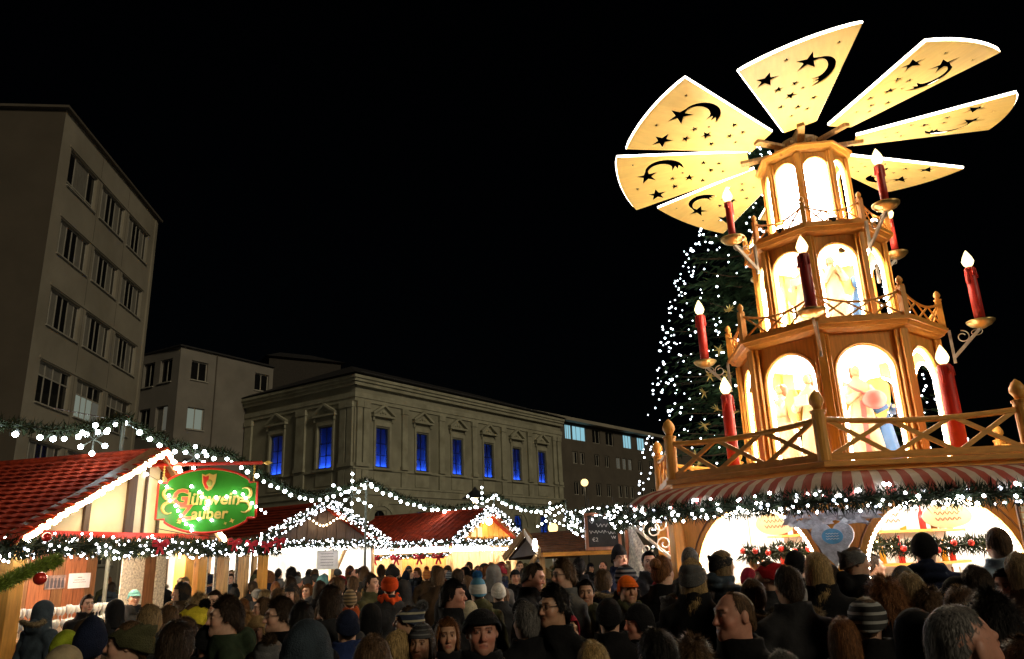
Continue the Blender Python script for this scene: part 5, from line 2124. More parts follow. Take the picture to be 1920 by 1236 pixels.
    b = [F @ Vector((w + 0.25 + (xa - w - 0.25) * f, -0.34, zE - 0.06 + (zR - zE + 0.1) * f)) for f in np.linspace(0, 1, 8)]
    e = [F @ Vector((x, -0.36, zE - 0.10)) for x in np.linspace(-0.3, w + 0.3, 10)]
    s = [F @ Vector((-0.38, y, zE - 0.10)) for y in np.linspace(-0.3, dep, 10)]
    for pts, nm in ((a, 'left roof edge'), (b, 'right roof edge'), (e, 'front eave'), (s, 'side eave')):
        bm2 = bulb_m * (1.6 if 'roof' in nm else 1.0)
        if nm == 'side eave' and not left_band:
            continue
        garland('roof_garland', 'fir garland with white bulbs on the %s of the %s' % (nm, garl), pts, g_r, 420, bm2, bulb_r, B_FAR, ln=0.12, wd=0.014)
    return F, w, t, xa


BL, BR_ = sight_z(478, 1016, 2.6), sight_z(702, 1014, 2.6)
FB, wB, tB, xaB = far_stall('market_stall', 'dazzlingly bright white stall with red roof, second from the left', BL, BR_, 2.6, 3.72, 4.6, 0.52, RED_ROOF, 'course', WHITE, 150, 46, W_DARK, 'bright white stall', 0.17, 0.021)
CL, CR_ = sight(845, 1020, 25.5), sight(968, 1020, 28.5)
FC, wC, tC, xaC = far_stall('market_stall', 'wooden stall with red ribbed roof and red bows, third from the left', CL, CR_, 2.52, 3.52, 5.2, 0.50, RED_ROOF, 'seam', W_PALE, 130, 40, W_HONEY, 'red bow stall', 0.15, 0.023)
# white light line, bows and hanging stars on stall C
mb = MB()
mb.tube([FC @ Vector((x, -0.30, 2.20)) for x in (-0.35, wC + 0.2)], 0.03, 6)
mb.tube([FC @ Vector((-0.36, y, 2.20)) for y in (-0.3, 5.2)], 0.03, 6)
mb.build('light_line', B_STRIP, tC, world=True)
pts = [FC @ Vector((-0.40, y, 2.08 - 0.03 * math.sin(y * 5))) for y in np.linspace(-0.3, 5.2, 14)]
gC = garland('bow_garland', 'thin garland with red bows under the light line of the red bow stall', pts, 0.07, 400, 12, 0.022, B_FAR, ln=0.08, wd=0.012)
for y in (0.1, 0.9, 1.9, 2.9, 3.9, 4.8):
    mb = MB()
    bow_mesh(mb, FC @ Vector((-0.5, y, 2.02)), 0.22, (0.3, -1, 0))
    mb.build('bow', RED_CLOTH, gC, world=True)
for i in range(7):
    mb = MB()
    mb.box((0.02, 0.35 + i * 0.27, 1.55), (0.03, 0.25, 0.95))
    mb.build('shutter_board', W_HONEY, tC)
mb = MB()
mb.ball(FC @ Vector((xaC, -0.18, 3.12)), 0.12, 2)
mb.build('gable_lamp', B_WARM, tC, world=True, smooth=True)
point_light('gable_lamp_light', FC @ Vector((xaC, -0.45, 3.05)), 14, (1.0, 0.75, 0.42), tC, 0.1, world=True)
for x in (-0.55, -0.2):
    mb = MB()
    mb.box((xaC + x, 0.075, 2.78), (0.25, 0.02, 0.32))
    mb.build('gable_window', SIGN_CREAM, tC)
# warm bulbs inside the gable of stall B
mb = MB()
random.seed(4)
for k in range(16):
    f = k / 15
    mb.ball(FB @ Vector((xaB - 1.1 + 2.0 * f, -0.1, 3.10 + 0.25 * math.sin(f * 9) * 0.5 + 0.08)), 0.03, 1)
mb.build('gable_bulbs', B_WARM, tB, world=True)
# price card and window on stall B
t = thing('price_board', 'white framed price board hanging at the right of the bright white stall', 'board', FB @ Vector((wB * 0.56, -0.08, 2.05)), math.atan2(FB[1][0], FB[0][0]))
mb = MB()
mb.box((0, 0, 0), (0.75, 0.03, 0.5))
mb.build('panel', PAPER, t)
mb = MB()
for x, z, w, h in ((0, 0.27, 0.83, 0.04), (0, -0.27, 0.83, 0.04), (-0.395, 0, 0.04, 0.5), (0.395, 0, 0.04, 0.5)):
    mb.box((x, -0.005, z), (w, 0.05, h))
mb.build('frame', WHITE, t)
mb = MB()
for r_ in range(5):
    mb.tube([(-0.28 + 0.5 * i / 20, -0.018, 0.17 - r_ * 0.085 + 0.01 * math.sin(i * 2.1 + r_)) for i in range(21)], 0.006, 4)
mb.build('writing', INK, t)

# ------------------------------------------------------------------ D: low brown hut in the middle
r0, r1 = sight(990, 1000, 15.4), sight(1150, 989, 17.2)
e0, e1 = sight(1016, 1036, 13.9), sight(1160, 1031, 15.6)
l0 = sight(953, 1047, 15.9)
t = thing('wooden_hut', 'low dark brown shingled hut between the red bow stall and the chalkboard', 'hut', (r0.x, r0.y, 0))
nb_ = 9
for k in range(nb_):
    f0, f1 = k / nb_, (k + 1) / nb_
    mb = MB()
    P = [e0.lerp(r0, f0), e1.lerp(r1, f0), e1.lerp(r1, min(1, f1 + 0.04)), e0.lerp(r0, min(1, f1 + 0.04))]
    up = Vector((0, 0, 0.03))
    P = [P[0] + up, P[1] + up, P[2], P[3]] + [p - Vector((0, 0, 0.025)) for p in P]
    mb.add(P, [(0, 1, 2, 3), (7, 6, 5, 4), (0, 4, 5, 1), (1, 5, 6, 2), (2, 6, 7, 3), (3, 7, 4, 0)])
    mb.build('shingle_course', BROWN_ROOF, t, world=True)
l1 = l0 + (e1 - e0)
mb = MB()
P = [r0, r1, l1, l0]
P += [p - Vector((0, 0, 0.04)) for p in P]
mb.add(P, [(0, 1, 2, 3), (7, 6, 5, 4), (0, 4, 5, 1), (1, 5, 6, 2), (2, 6, 7, 3), (3, 7, 4, 0)])
mb.build('rear_roof', BROWN_ROOF, t, world=True)
for a, b in ((r0, e0), (r0, l0)):
    mb = MB()
    off = Vector((-0.06, -0.1, 0.03))
    mb.beam(a + off, b + (b - a) * 0.06 + off, 0.05, 0.12)
    mb.build('rake_board', W_PALE, t, world=True)
mb = MB()
mb.beam(e0 + Vector((0, -0.03, -0.04)), e1 + Vector((0, -0.03, -0.04)), 0.06, 0.07)
mb.build('eave_board', W_HONEY_H, t, world=True)
mb = MB()
mb.add([tuple(e0 + Vector((-0.02, 0.1, -0.02))), tuple(l0 + Vector((0, 0.1, -0.02))), tuple(r0 + Vector((0, 0.1, -0.04)))], [(0, 1, 2)])
mb.build('gable_panel', W_DARK, t, world=True)
for p in (e0, e1, l0, l1):
    mb = MB()
    mb.beam((p.x, p.y + 0.1, 0), (p.x, p.y + 0.1, p.z - 0.05), 0.10, 0.10)
    mb.build('post', W_PALE, t, world=True)
mb = MB()
mb.beam(Vector((e0.x - 0.45, e0.y + 0.3, 1.45)), e0 + Vector((-0.1, 0.0, -0.05)), 0.06, 0.06)
mb.build('brace', W_PALE, t, world=True)
c = sight(1003, 1022, 13.9)
mb = MB()
mb.ball(c, (0.045, 0.045, 0.11), 2)
tag(mb.build('pendant_lamp', B_WHITE, None, smooth=True), 'small white oval lamp hanging in the gable of the brown hut', 'lamp')

# ================================================================== FESTOON CHAIN WITH STARS ON POLES
spans = [
    ('left festoon of round bulbs and fir from the left edge to the first pole', [(-60, 800, 12.5), (30, 815, 12.9), (90, 822, 13.4), (150, 820, 14.2), (200, 806, 15.0), (232, 794, 15.6)], 0.36),
    ('long sagging festoon of round bulbs above the green sign', [(232, 794, 15.6), (275, 822, 16.0), (320, 845, 16.6), (370, 856, 17.3), (425, 860, 18.2), (460, 880, 18.9), (500, 905, 19.8), (545, 928, 20.8), (590, 938, 21.9), (640, 927, 23.0), (687, 908, 24.0)], 0.36),
    ('middle festoon of round bulbs in front of the classical building', [(687, 908, 24.0), (720, 925, 25.0), (760, 943, 26.0), (805, 955, 27.2), (850, 960, 28.3), (890, 950, 29.2), (926, 933, 30.0)], 0.36),
    ('right festoon of round bulbs ending at the farthest pole', [(926, 933, 30.0), (950, 945, 30.8), (975, 956, 31.6), (1005, 960, 32.5), (1035, 956, 33.3), (1061, 946, 34.0)], 0.34)]
for lab, pp, stp in spans:
    P = [sight(u, v, D) for u, v, D in pp]
    t = thing('festoon', lab, 'light chain', P[0])
    mb = MB()
    up = [p + Vector((0, 0, 0.12)) for p in P]
    needles(mb, up, 0.10, 260, 0.12, 0.012)
    mb.tube(up, 0.02, 5)
    mb.build('fir_rope', FIR, t, world=True, kind='stuff')
    far = pp[-1][2] > 20
    for p, d in along(P, stp):
        mb = MB()
        q = p + Vector((random.uniform(-.05, .05), random.uniform(-.05, .05), random.uniform(-.03, .03)))
        mb.ball(q, random.uniform(0.8, 1.1) * (0.044 if pp[-1][2] < 20 else (0.046 if pp[-1][2] < 25 else 0.052)), 2)
        mb.build('bulb', B_CHAIN, t, world=True, smooth=True)
POLEM = M('grey_green_pole', (0.13, 0.14, 0.11), 0.6)
for (u, v, D, label) in ((232, 794, 15.6, 'thin pole rising behind the mulled wine stall roof'), (687, 908, 24.0, 'thin pole carrying the festoon left of the red bow stall'),
                         (926, 933, 30.0, 'thin pole carrying the festoon behind the gable of the red bow stall'), (1061, 946, 34.0, 'farthest thin festoon pole before the modern block')):
    p = sight(u, v, D)
    t = thing('festoon_pole', label, 'pole', (p.x, p.y, 0))
    mb = MB()
    mb.lathe([(0.20, 0), (0.20, 0.05), (0.035, 0.08), (0.035, p.z + 0.1)], n=10)
    mb.build('mast', POLEM, t)
    mb = MB()
    mb.ball((0, 0, p.z + 0.13), 0.07, 2)
    mb.build('cap', STEEL, t, smooth=True)
for i, (u, v, D, s, label) in enumerate(((176, 824, 13.6, 0.22, 'leftmost bulb star above the mulled wine stall ridge'), (365, 858, 16.8, 0.22, 'small bulb star above the green sign'),
                           (660, 930, 22.6, 0.62, 'large bulb star above the gap between the two red roofed stalls'), (904, 946, 28.2, 0.60, 'bulb star above the gable of the red bow stall'), (1032, 972, 31.5, 0.60, 'bulb star farthest right, near the warm lamp'))):
    c = sight(u, v, D)
    t = thing('light_star', label, 'star light', c)
    mb = MB()
    for k in range(6):
        an = PI / 2 + k * PI / 3
        mb.tube([c, c + Vector((math.cos(an), 0, math.sin(an))) * s], 0.012, 5)
    mb.build('frame', POLEM, t, world=True)
    for k in range(6):
        an = PI / 2 + k * PI / 3
        for f in ((0.35, 0.68, 1.0) if s > 0.4 else (1.0,)):
            mb = MB()
            mb.ball(c + Vector((math.cos(an), -0.03, math.sin(an))) * (s * f), 0.040, 2)
            mb.build('bulb', B_CHAIN, t, world=True, smooth=True)
# wires
t = thing('span_wire', 'thin pale wire slanting above the festoon before the office block', 'wire', sight(130, 768, 15))
mb = MB()
mb.tube([sight(100, 765, 15), sight(230, 790, 15.6), sight(300, 830, 17), sight(370, 850, 18)], 0.008, 5)
mb.build('strand', STEEL, t, world=True)

# ================================================================== STREET LAMPS
for (u, v, D, r, label, mt, pw) in ((1096, 905, 42, 0.20, 'round warm street lamp glowing before the modern block', B_LAMP, 70), (1037, 990, 24, 0.15, 'warm globe lamp glowing just above the brown hut roof', B_LAMP, 60),
                                    (891, 940, 34.0, 0.12, 'dark capped lantern behind the middle festoon', B_WARM, 12), (944, 970, 33, 0.10, 'small warm round lamp before the classical ground floor', B_LAMP, 8)):
    p = sight(u, v, D)
    t = thing('street_lamp', label, 'street lamp', (p.x, p.y, 0))
    mb = MB()
    mb.lathe([(0.14, 0), (0.12, 0.5), (0.05, 0.6), (0.04, p.z - r - 0.05), (0.09, p.z - r)], n=12)
    mb.build('post', DARK_METAL, t)
    mb = MB()
    mb.ball((0, 0, p.z), r, 3)
    mb.build('globe', mt, t, smooth=True)
    mb = MB()
    if u == 891:
        mb.lathe([(0.60, p.z + r * 0.9), (0.10, p.z + r + 0.38), (0.03, p.z + r + 0.5)], n=10)
    else:
        mb.lathe([(r * 0.5, p.z + r * 0.9), (r * 0.3, p.z + r * 1.2), (0.02, p.z + r * 1.3)], n=10)
    mb.build('cap', DARK_METAL, t)
    point_light('lamp_light', (0, -r - 0.12, p.z), pw, (1.0, 0.78, 0.45), t, r)

# ================================================================== PEOPLE
def smin(a, b, k):
    h = np.clip(0.5 + 0.5 * (b - a) / k, 0, 1)
    return b * (1 - h) + a * h - k * h * (1 - h)


def smax(a, b, k):
    return -smin(-a, -b, k)


def ell(P, c, r):
    q = (P - np.array(c, np.float32)) / np.array(r, np.float32)
    l = np.sqrt((q * q).sum(-1))
    return (l - 1.0) * min(r) * np.where(l > 1, 1.0, 1.0)


def sph(P, c, r):
    d = P - np.array(c, np.float32)
    return np.sqrt((d * d).sum(-1)) - r


def cap(P, a, b, ra, rb):
    a, b = np.array(a, np.float32), np.array(b, np.float32)
    ab = b - a
    t_ = np.clip(((P - a) @ ab) / (ab @ ab), 0, 1)
    d = P - a - t_[..., None] * ab
    return np.sqrt((d * d).sum(-1)) - (ra + (rb - ra) * t_)


def surface_nets(xs, ys, zs, D):
    """Mesh of the zero level of D sampled on a rectilinear grid."""
    nx, ny, nz = D.shape
    S = D < 0
    c = np.zeros((nx - 1, ny - 1, nz - 1), np.int8)
    for i in (0, 1):
        for j in (0, 1):
            for k in (0, 1):
                c += S[i:nx - 1 + i, j:ny - 1 + j, k:nz - 1 + k]
    act = (c > 0) & (c < 8)
    I, J, K = np.nonzero(act)
    idx = -np.ones(act.shape, np.int64)
    idx[I, J, K] = np.arange(len(I))
    acc = np.zeros((len(I), 3))
    cnt = np.zeros(len(I))
    for ax in range(3):
        for u_ in (0, 1):
            for v_ in (0, 1):
                o0 = [0, 0, 0]
                oth = [a for a in range(3) if a != ax]
                o0[oth[0]], o0[oth[1]] = u_, v_
                o1 = list(o0)
                o1[ax] = 1
                d0 = D[I + o0[0], J + o0[1], K + o0[2]]
                d1 = D[I + o1[0], J + o1[1], K + o1[2]]
                m_ = (d0 < 0) != (d1 < 0)
                f = np.where(m_, d0 / np.where(d0 == d1, 1, d0 - d1), 0)
                p0 = np.stack([xs[I + o0[0]], ys[J + o0[1]], zs[K + o0[2]]], 1)
                p1 = np.stack([xs[I + o1[0]], ys[J + o1[1]], zs[K + o1[2]]], 1)
                acc += np.where(m_[:, None], p0 + (p1 - p0) * f[:, None], 0)
                cnt += m_
    V = acc / np.maximum(cnt, 1)[:, None]
    F = []
    for ax in range(3):
        sl0 = [slice(None)] * 3
        sl1 = [slice(None)] * 3
        sl0[ax] = slice(0, -1)
        sl1[ax] = slice(1, None)
        a, b = S[tuple(sl0)], S[tuple(sl1)]
        ch = a != b
        i, j, k = np.nonzero(ch)
        oth = [q for q in range(3) if q != ax]
        co = np.stack([i, j, k], 1)
        ok = (co[:, oth[0]] > 0) & (co[:, oth[1]] > 0) & (co[:, oth[0]] < D.shape[oth[0]] - 1) & (co[:, oth[1]] < D.shape[oth[1]] - 1)
        co = co[ok]
        fl = a[co[:, 0], co[:, 1], co[:, 2]]

        def cell(du, dv):
            q = co.copy()
            q[:, oth[0]] += du
            q[:, oth[1]] += dv
            return idx[q[:, 0], q[:, 1], q[:, 2]]
        quad = np.stack([cell(-1, -1), cell(0, -1), cell(0, 0), cell(-1, 0)], 1)
        rev = fl if ax != 1 else ~fl
        quad[~rev] = quad[~rev][:, ::-1]
        F.append(quad)
    return V, np.concatenate(F)


HP = np.array([0, 0.015, 1.50], np.float32)                # head pivot on the neck


def head_space(P, yaw, pit):
    """World to head coordinates (head turned by yaw, nodded by pit, radians)."""
    R = Matrix.Rotation(yaw, 3, 'Z') @ Matrix.Rotation(pit, 3, 'X')
    R = np.array(R, np.float32)
    return (P - HP) @ R + HP


def head_matrix(yaw, pit):
    R = (Matrix.Rotation(yaw, 3, 'Z') @ Matrix.Rotation(pit, 3, 'X')).to_4x4()
    p = Vector([float(x) for x in HP])
    return Matrix.Translation(p) @ R @ Matrix.Translation(-p)


def body_mesh(name, yaw=0.0, pit=0.0, fem=False, beard=False, heavy=False):
    """One continuous body: head with a face, neck, trunk, arms with hands in the pockets, legs, feet. Faces -Y, 1.75 m."""
    xs = np.concatenate([np.linspace(-0.31, -0.105, 9, endpoint=False), np.linspace(-0.105, 0.105, 48), np.linspace(0.105, 0.31, 10)[1:]]).astype(np.float32)
    ys = np.concatenate([np.linspace(-0.24, -0.135, 5, endpoint=False), np.linspace(-0.135, 0.125, 54), np.linspace(0.125, 0.22, 5)[1:]]).astype(np.float32)
    zs = np.concatenate([np.linspace(-0.03, 1.40, 42, endpoint=False), np.linspace(1.40, 1.77, 74)]).astype(np.float32)
    X, Y, Z = np.meshgrid(xs, ys, zs, indexing='ij')
    P = np.stack([X, Y, Z], -1)
    H = head_space(P, yaw, pit)
    w = 0.94 if fem else (1.08 if heavy else 1.0)
    Hs = H.copy()
    Hs[..., 0] /= w
    A = np.abs(Hs[..., 0])
    Q = Hs.copy()
    Q[..., 0] = A                                             # mirrored: build one side
    d = ell(Hs, (0, .012, 1.652), (.074, .093, .095))
    d = smin(d, ell(Hs, (0, -.030, 1.612), (.060, .064, .095)), .03)
    d = smin(d, ell(Hs, (0, -.034, 1.560), (.050 if fem else .055, .056, .045)), .025)
    d = smin(d, sph(Hs, (0, -.076, 1.540), .016 if fem else .021), .03)
    d = smin(d, sph(Q, (.038, -.064, 1.607), .022), .025)
    d = smin(d, cap(Q, (.0, -.092, 1.668), (.040, -.078, 1.668), .010, .009), .016)
    d = smax(d, -sph(Q, (.031, -.112, 1.646), .021), .012)
    d = smin(d, sph(Q, (.031, -.0805, 1.645), .0135), .003)
    d = smin(d, cap(Hs, (0, -.090, 1.652), (0, -.113, 1.606), .0075, .0125), .010)
    d = smin(d, sph(Q, (.011, -.100, 1.602), .0085), .006)
    d = smin(d, ell(Hs, (0, -.0885, 1.570), (.024, .012, .0125)), .008)
    d = smax(d, -ell(Hs, (0, -.104, 1.571), (.023, .010, .0022)), .003)
    d = smin(d, ell(Q, (.077, .012, 1.632), (.010, .020, .032)), .008)
    d = smin(d, cap(P, (0, .018, 1.57), (0, .035, 1.38), .050 if fem else .058, .058 if fem else .066), .03)
    B = P.copy()
    B[..., 0] = np.abs(B[..., 0])
    d = smin(d, cap(B, (0, .03, 1.385), (.15, .03, 1.365), .05, .048), .05)
    d = smin(d, ell(P, (0, .02, 1.24), (.165, .105, .20)), .05)
    d = smin(d, ell(P, (0, .01, 1.02), (.145, .105, .20)), .06)
    d = smin(d, ell(P, (0, .02, .90), (.165, .115, .13)), .05)
    d = smin(d, cap(B, (.185, .03, 1.355), (.225, .045, 1.08), .048, .040), .03)
    d = smin(d, cap(B, (.225, .045, 1.08), (.165, -.105, .985), .040, .028), .02)
    d = smin(d, ell(B, (.145, -.135, .965), (.038, .035, .045)), .02)
    d = smin(d, cap(B, (.085, .02, .88), (.09, .01, .48), .088, .056), .03)
    d = smin(d, cap(B, (.09, .01, .48), (.09, .03, .08), .056, .038), .02)
    d = smin(d, cap(B, (.09, .05, .035), (.10, -.15, .03), .042, .038), .02)
    V, F = surface_nets(xs, ys, zs, d)
    me = bpy.data.meshes.new(name)
    me.from_pydata(V.tolist(), [], F.tolist())
    me.polygons.foreach_set('use_smooth', [True] * len(me.polygons))
    # colouring of the face itself: lips, brows, eyes, beard
    h = head_space(V.astype(np.float32), yaw, pit)
    h[:, 0] /= w
    ax_, y, z = np.abs(h[:, 0]), h[:, 1], h[:, 2]
    col = np.ones((len(V), 4), np.float32)
    col[:, :3] = (1, 1, 1)
    hi = z > 1.5

    def paint(mask, c, k=1.0):
        col[mask, :3] = col[mask, :3] * (1 - k) + np.array(c) * k
    cheek = np.exp(-((ax_ - .042) ** 2 + (z - 1.603) ** 2) / .0007) * (y < -.03) * hi
    col[:, 1] *= 1 - 0.22 * cheek
    col[:, 2] *= 1 - 0.25 * cheek
    nose = np.exp(-(h[:, 0] ** 2 + (z - 1.606) ** 2) / .0003) * (y < -.09) * hi
    col[:, 1] *= 1 - 0.2 * nose
    col[:, 2] *= 1 - 0.2 * nose
    if beard:
        bm = hi & (z < 1.598) & (y < 0.0) & ~((ax_ < .022) & (np.abs(z - 1.570) < .008)) & (z > 1.5)
        paint(bm, (.16, .10, .07), .8)
        paint(hi & (np.abs(z - 1.588) < .007) & (ax_ < .03) & (y < -.08), (.14, .09, .06), .85)
    else:
        paint(hi & (z < 1.595) & (y < -.01) & (z > 1.51), (.80, .72, .68), 0.0 if fem else .35)
    paint(hi & (ax_ < .024) & (np.abs(z - 1.570) < .0105) & (y < -.075), (.78, .36, .34) if fem else (.80, .48, .44), .8)
    paint(hi & (np.abs(z - 1.571) < .0025) & (ax_ < .023) & (y < -.07), (.22, .10, .09), .8)
    paint(hi & (np.abs(z - 1.668 + .10 * np.abs(ax_ - .03)) < .0055) & (ax_ > .012) & (ax_ < .047) & (y < -.06), (.17, .11, .08), .85)
    eye = hi & (np.abs(z - 1.645) < .0085) & (np.abs(ax_ - .031) < .0145) & (y < -.07)
    paint(eye, (.95, .95, .95), .75)
    paint(hi & (np.abs(z - 1.645) < .0075) & (np.abs(ax_ - .031) < .0075) & (y < -.07), (.10, .08, .07), 1)
    paint(hi & (np.abs(z - 1.654) < .003) & (np.abs(ax_ - .031) < .018) & (y < -.06), (.22, .14, .11), .85)
    ca = me.color_attributes.new('paint', 'FLOAT_COLOR', 'POINT')
    ca.data.foreach_set('color', col.ravel())
    me.update()
    return me


def skin_mat(name, base, rough=0.5):
    mt, nt, b = new_mat(name)
    N, L = nt.nodes, nt.links
    at_ = N.new('ShaderNodeAttribute')
    at_.attribute_name = 'paint'
    nz = N.new('ShaderNodeTexNoise')
    nz.inputs['Scale'].default_value = 60
    nz.inputs['Detail'].default_value = 5
    tc = N.new('ShaderNodeTexCoord')
    L.new(tc.outputs['Object'], nz.inputs['Vector'])
    rp = N.new('ShaderNodeValToRGB')
    rp.color_ramp.elements[0].color = (*[c * 0.82 for c in base], 1)
    rp.color_ramp.elements[1].color = (*[min(1, c * 1.12) for c in base], 1)
    L.new(nz.outputs['Fac'], rp.inputs[0])
    mx = N.new('ShaderNodeMixRGB')
    mx.blend_type = 'MULTIPLY'
    mx.inputs['Fac'].default_value = 1
    L.new(rp.outputs[0], mx.inputs['Color1'])
    L.new(at_.outputs['Color'], mx.inputs['Color2'])
    L.new(mx.outputs[0], b.inputs['Base Color'])
    b.inputs['Roughness'].default_value = rough
    b.inputs['Subsurface Weight'].default_value = 0.08
    b.inputs['Subsurface Radius'].default_value = (0.01, 0.004, 0.002)
    bp = N.new('ShaderNodeBump')
    bp.inputs['Strength'].default_value = 0.12
    bp.inputs['Distance'].default_value = 0.003
    L.new(nz.outputs['Fac'], bp.inputs['Height'])
    L.new(bp.outputs[0], b.inputs['Normal'])
    return mt


SKIN = {'pale': skin_mat('pale_skin', (0.66, 0.40, 0.28)), 'mid': skin_mat('medium_skin', (0.56, 0.32, 0.20)), 'ruddy': skin_mat('ruddy_skin', (0.60, 0.29, 0.20)), 'dark': skin_mat('tan_skin', (0.34, 0.18, 0.11))}
BODY = {}
for nm, kw in (('m', {}), ('ml', dict(yaw=0.35)), ('mr', dict(yaw=-0.35)), ('md', dict(pit=0.28)), ('mb', dict(beard=True, heavy=True)), ('mh', dict(heavy=True)),
               ('f', dict(fem=True)), ('fl', dict(fem=True, yaw=0.3)), ('fr', dict(fem=True, yaw=-0.3, pit=0.1))):
    BODY[nm] = (body_mesh('person_' + nm, **kw), kw.get('yaw', 0.0), kw.get('pit', 0.0))


# ---- clothing
def coat_mesh(name, style):
    xs = np.linspace(-0.36, 0.36, 62).astype(np.float32)
    ys = np.linspace(-0.26, 0.30, 46).astype(np.float32)
    zs = np.linspace(0.56, 1.60, 88).astype(np.float32)
    X, Y, Z = np.meshgrid(xs, ys, zs, indexing='ij')
    P = np.stack([X, Y, Z], -1)
    B = P.copy()
    B[..., 0] = np.abs(B[..., 0])
    g_ = 0.02 if style == 'puffer' else 0.0
    d = ell(P, (0, .02, 1.22), (.205 + g_, .150 + g_, .23))
    d = smin(d, cap(B, (0, .03, 1.43), (.17, .03, 1.375), .075, .076 + g_), .07)
    d = smin(d, ell(P, (0, .015, 1.0), (.195 + g_, .15 + g_, .24)), .06)
    d = smin(d, ell(P, (0, .02, .84), (.205 + g_, .155 + g_, .22)), .06)
    d = smin(d, cap(B, (.20, .03, 1.36), (.255, .05, 1.08), .074 + g_, .068 + g_), .03)
    d = smin(d, cap(B, (.255, .05, 1.08), (.165, -.125, .975), .066 + g_, .052), .03)
    d = smin(d, ell(B, (.15, -.12, .93), (.06, .05, .08)), .04)
    # collar: upright ring round the neck
    rr = np.sqrt((P[..., 0] / .092) ** 2 + ((P[..., 1] - .022) / .088) ** 2)
    ring_ = np.maximum(np.abs(rr - 1) * .09 - .022, np.abs(Z - 1.475) - .065)
    d = smin(d, ring_, .03)
    if style in ('hooded', 'fur', 'puffer'):
        d = smin(d, ell(P, (0, .140, 1.475), (.130, .070, .085)), .03)
    wr = 0.006 * np.sin(Z * 38 + 3 * np.sin(X * 11)) * np.sin(X * 16 + Y * 13) + 0.004 * np.sin(X * 45 + Z * 22)
    if style == 'puffer':
        wr = wr * 0.5 + 0.012 * (np.abs(np.sin(Z * 2 * np.pi / 0.14)) - 0.6)
    d = d - wr
    d = np.maximum(d, -(Z - 0.60))
    neck = cap(P, (0, .006, 1.70), (0, .025, 1.46), .086, .074)
    d = smax(d, -neck, .012)
    V, F = surface_nets(xs, ys, zs, d.astype(np.float32))
    me = bpy.data.meshes.new(name)
    me.from_pydata(V.tolist(), [], F.tolist())
    me.polygons.foreach_set('use_smooth', [True] * len(me.polygons))
    me.update()
    return me


COAT = {s: coat_mesh('coat_' + s, s) for s in ('plain', 'hooded', 'puffer')}
COAT['fur'] = COAT['hooded']


def trouser_mesh():
    xs = np.linspace(-0.22, 0.22, 30).astype(np.float32)
    ys = np.linspace(-0.24, 0.20, 28).astype(np.float32)
    zs = np.linspace(-0.04, 0.96, 48).astype(np.float32)
    X, Y, Z = np.meshgrid(xs, ys, zs, indexing='ij')
    P = np.stack([X, Y, Z], -1)
    B = P.copy()
    B[..., 0] = np.abs(B[..., 0])
    d = cap(B, (.088, .02, .86), (.092, .01, .48), .10, .072)
    d = smin(d, cap(B, (.092, .01, .48), (.092, .03, .10), .072, .062), .02)
    d = smin(d, cap(B, (.092, .055, .045), (.105, -.155, .042), .052, .048), .015)
    d = smin(d, ell(P, (0, .02, .86), (.16, .12, .10)), .04)
    d = d - 0.004 * np.sin(Z * 60 + X * 20)
    V, F = surface_nets(xs, ys, zs, d.astype(np.float32))
    me = bpy.data.meshes.new('trousers')
    me.from_pydata(V.tolist(), [], F.tolist())
    me.polygons.foreach_set('use_smooth', [True] * len(me.polygons))
    return me


TROUS = trouser_mesh()
HC = np.array((0, .012, 1.652))


def dome(nphi, nth, fr, fz, edge):
    """Cap-like grid over the skull: fr(phi, t) radial factor, edge(phi) = height where it ends."""
    V, F = [], []
    for i in range(nphi):
        ph = 2 * PI * i / nphi
        ze = edge(ph)
        for j in range(nth + 1):
            t_ = j / nth
            V.append(fr(ph, t_, ze))
    for i in range(nphi):
        a, b = i * (nth + 1), ((i + 1) % nphi) * (nth + 1)
        for j in range(nth):
            F.append((a + j, a + j + 1, b + j + 1, b + j))
    return V, F


def edge_fn(front, side, back):
    def f(ph):
        s = math.sin(ph)                                       # -1 front, +1 back
        if s < 0:
            k = min(1.0, max(0.0, (-s - 0.22) / 0.40))
            k = k * k * (3 - 2 * k)
            return side * (1 - k) + front * k
        k = s ** 1.2
        return side * (1 - k) + back * k
    return f


def skull_pt(ph, t_, ze, rx, ry, rz, thick=1.0):
    """Point between crown (t=0) and the edge height ze (t=1), following the skull, straight down below its widest part."""
    z0 = HC[2]
    top = z0 + rz
    c0 = max(-0.45, (ze - z0) / rz)
    if ze > z0 - 0.3 * rz:
        th = t_ * math.acos(max(-1, min(1, c0)))
        r = math.sin(th)
        z = z0 + rz * math.cos(th)
    else:
        arc = PI / 2 * rz
        tot = arc + (z0 - ze)
        s = t_ * tot
        if s < arc:
            r, z = math.sin(s / rz), z0 + rz * math.cos(s / rz)
        else:
            r, z = 1.0, z0 - (s - arc)
    return Vector((rx * r * math.cos(ph), HC[1] + ry * r * math.sin(ph), z))


def n3(p, s):
    return mnoise.noise(Vector(p) * s)


def mesh_of(name, V, F, smooth=True):
    me = bpy.data.meshes.new(name)
    me.from_pydata([tuple(v) for v in V], [], F)
    if smooth:
        me.polygons.foreach_set('use_smooth', [True] * len(me.polygons))
    me.update()
    return me


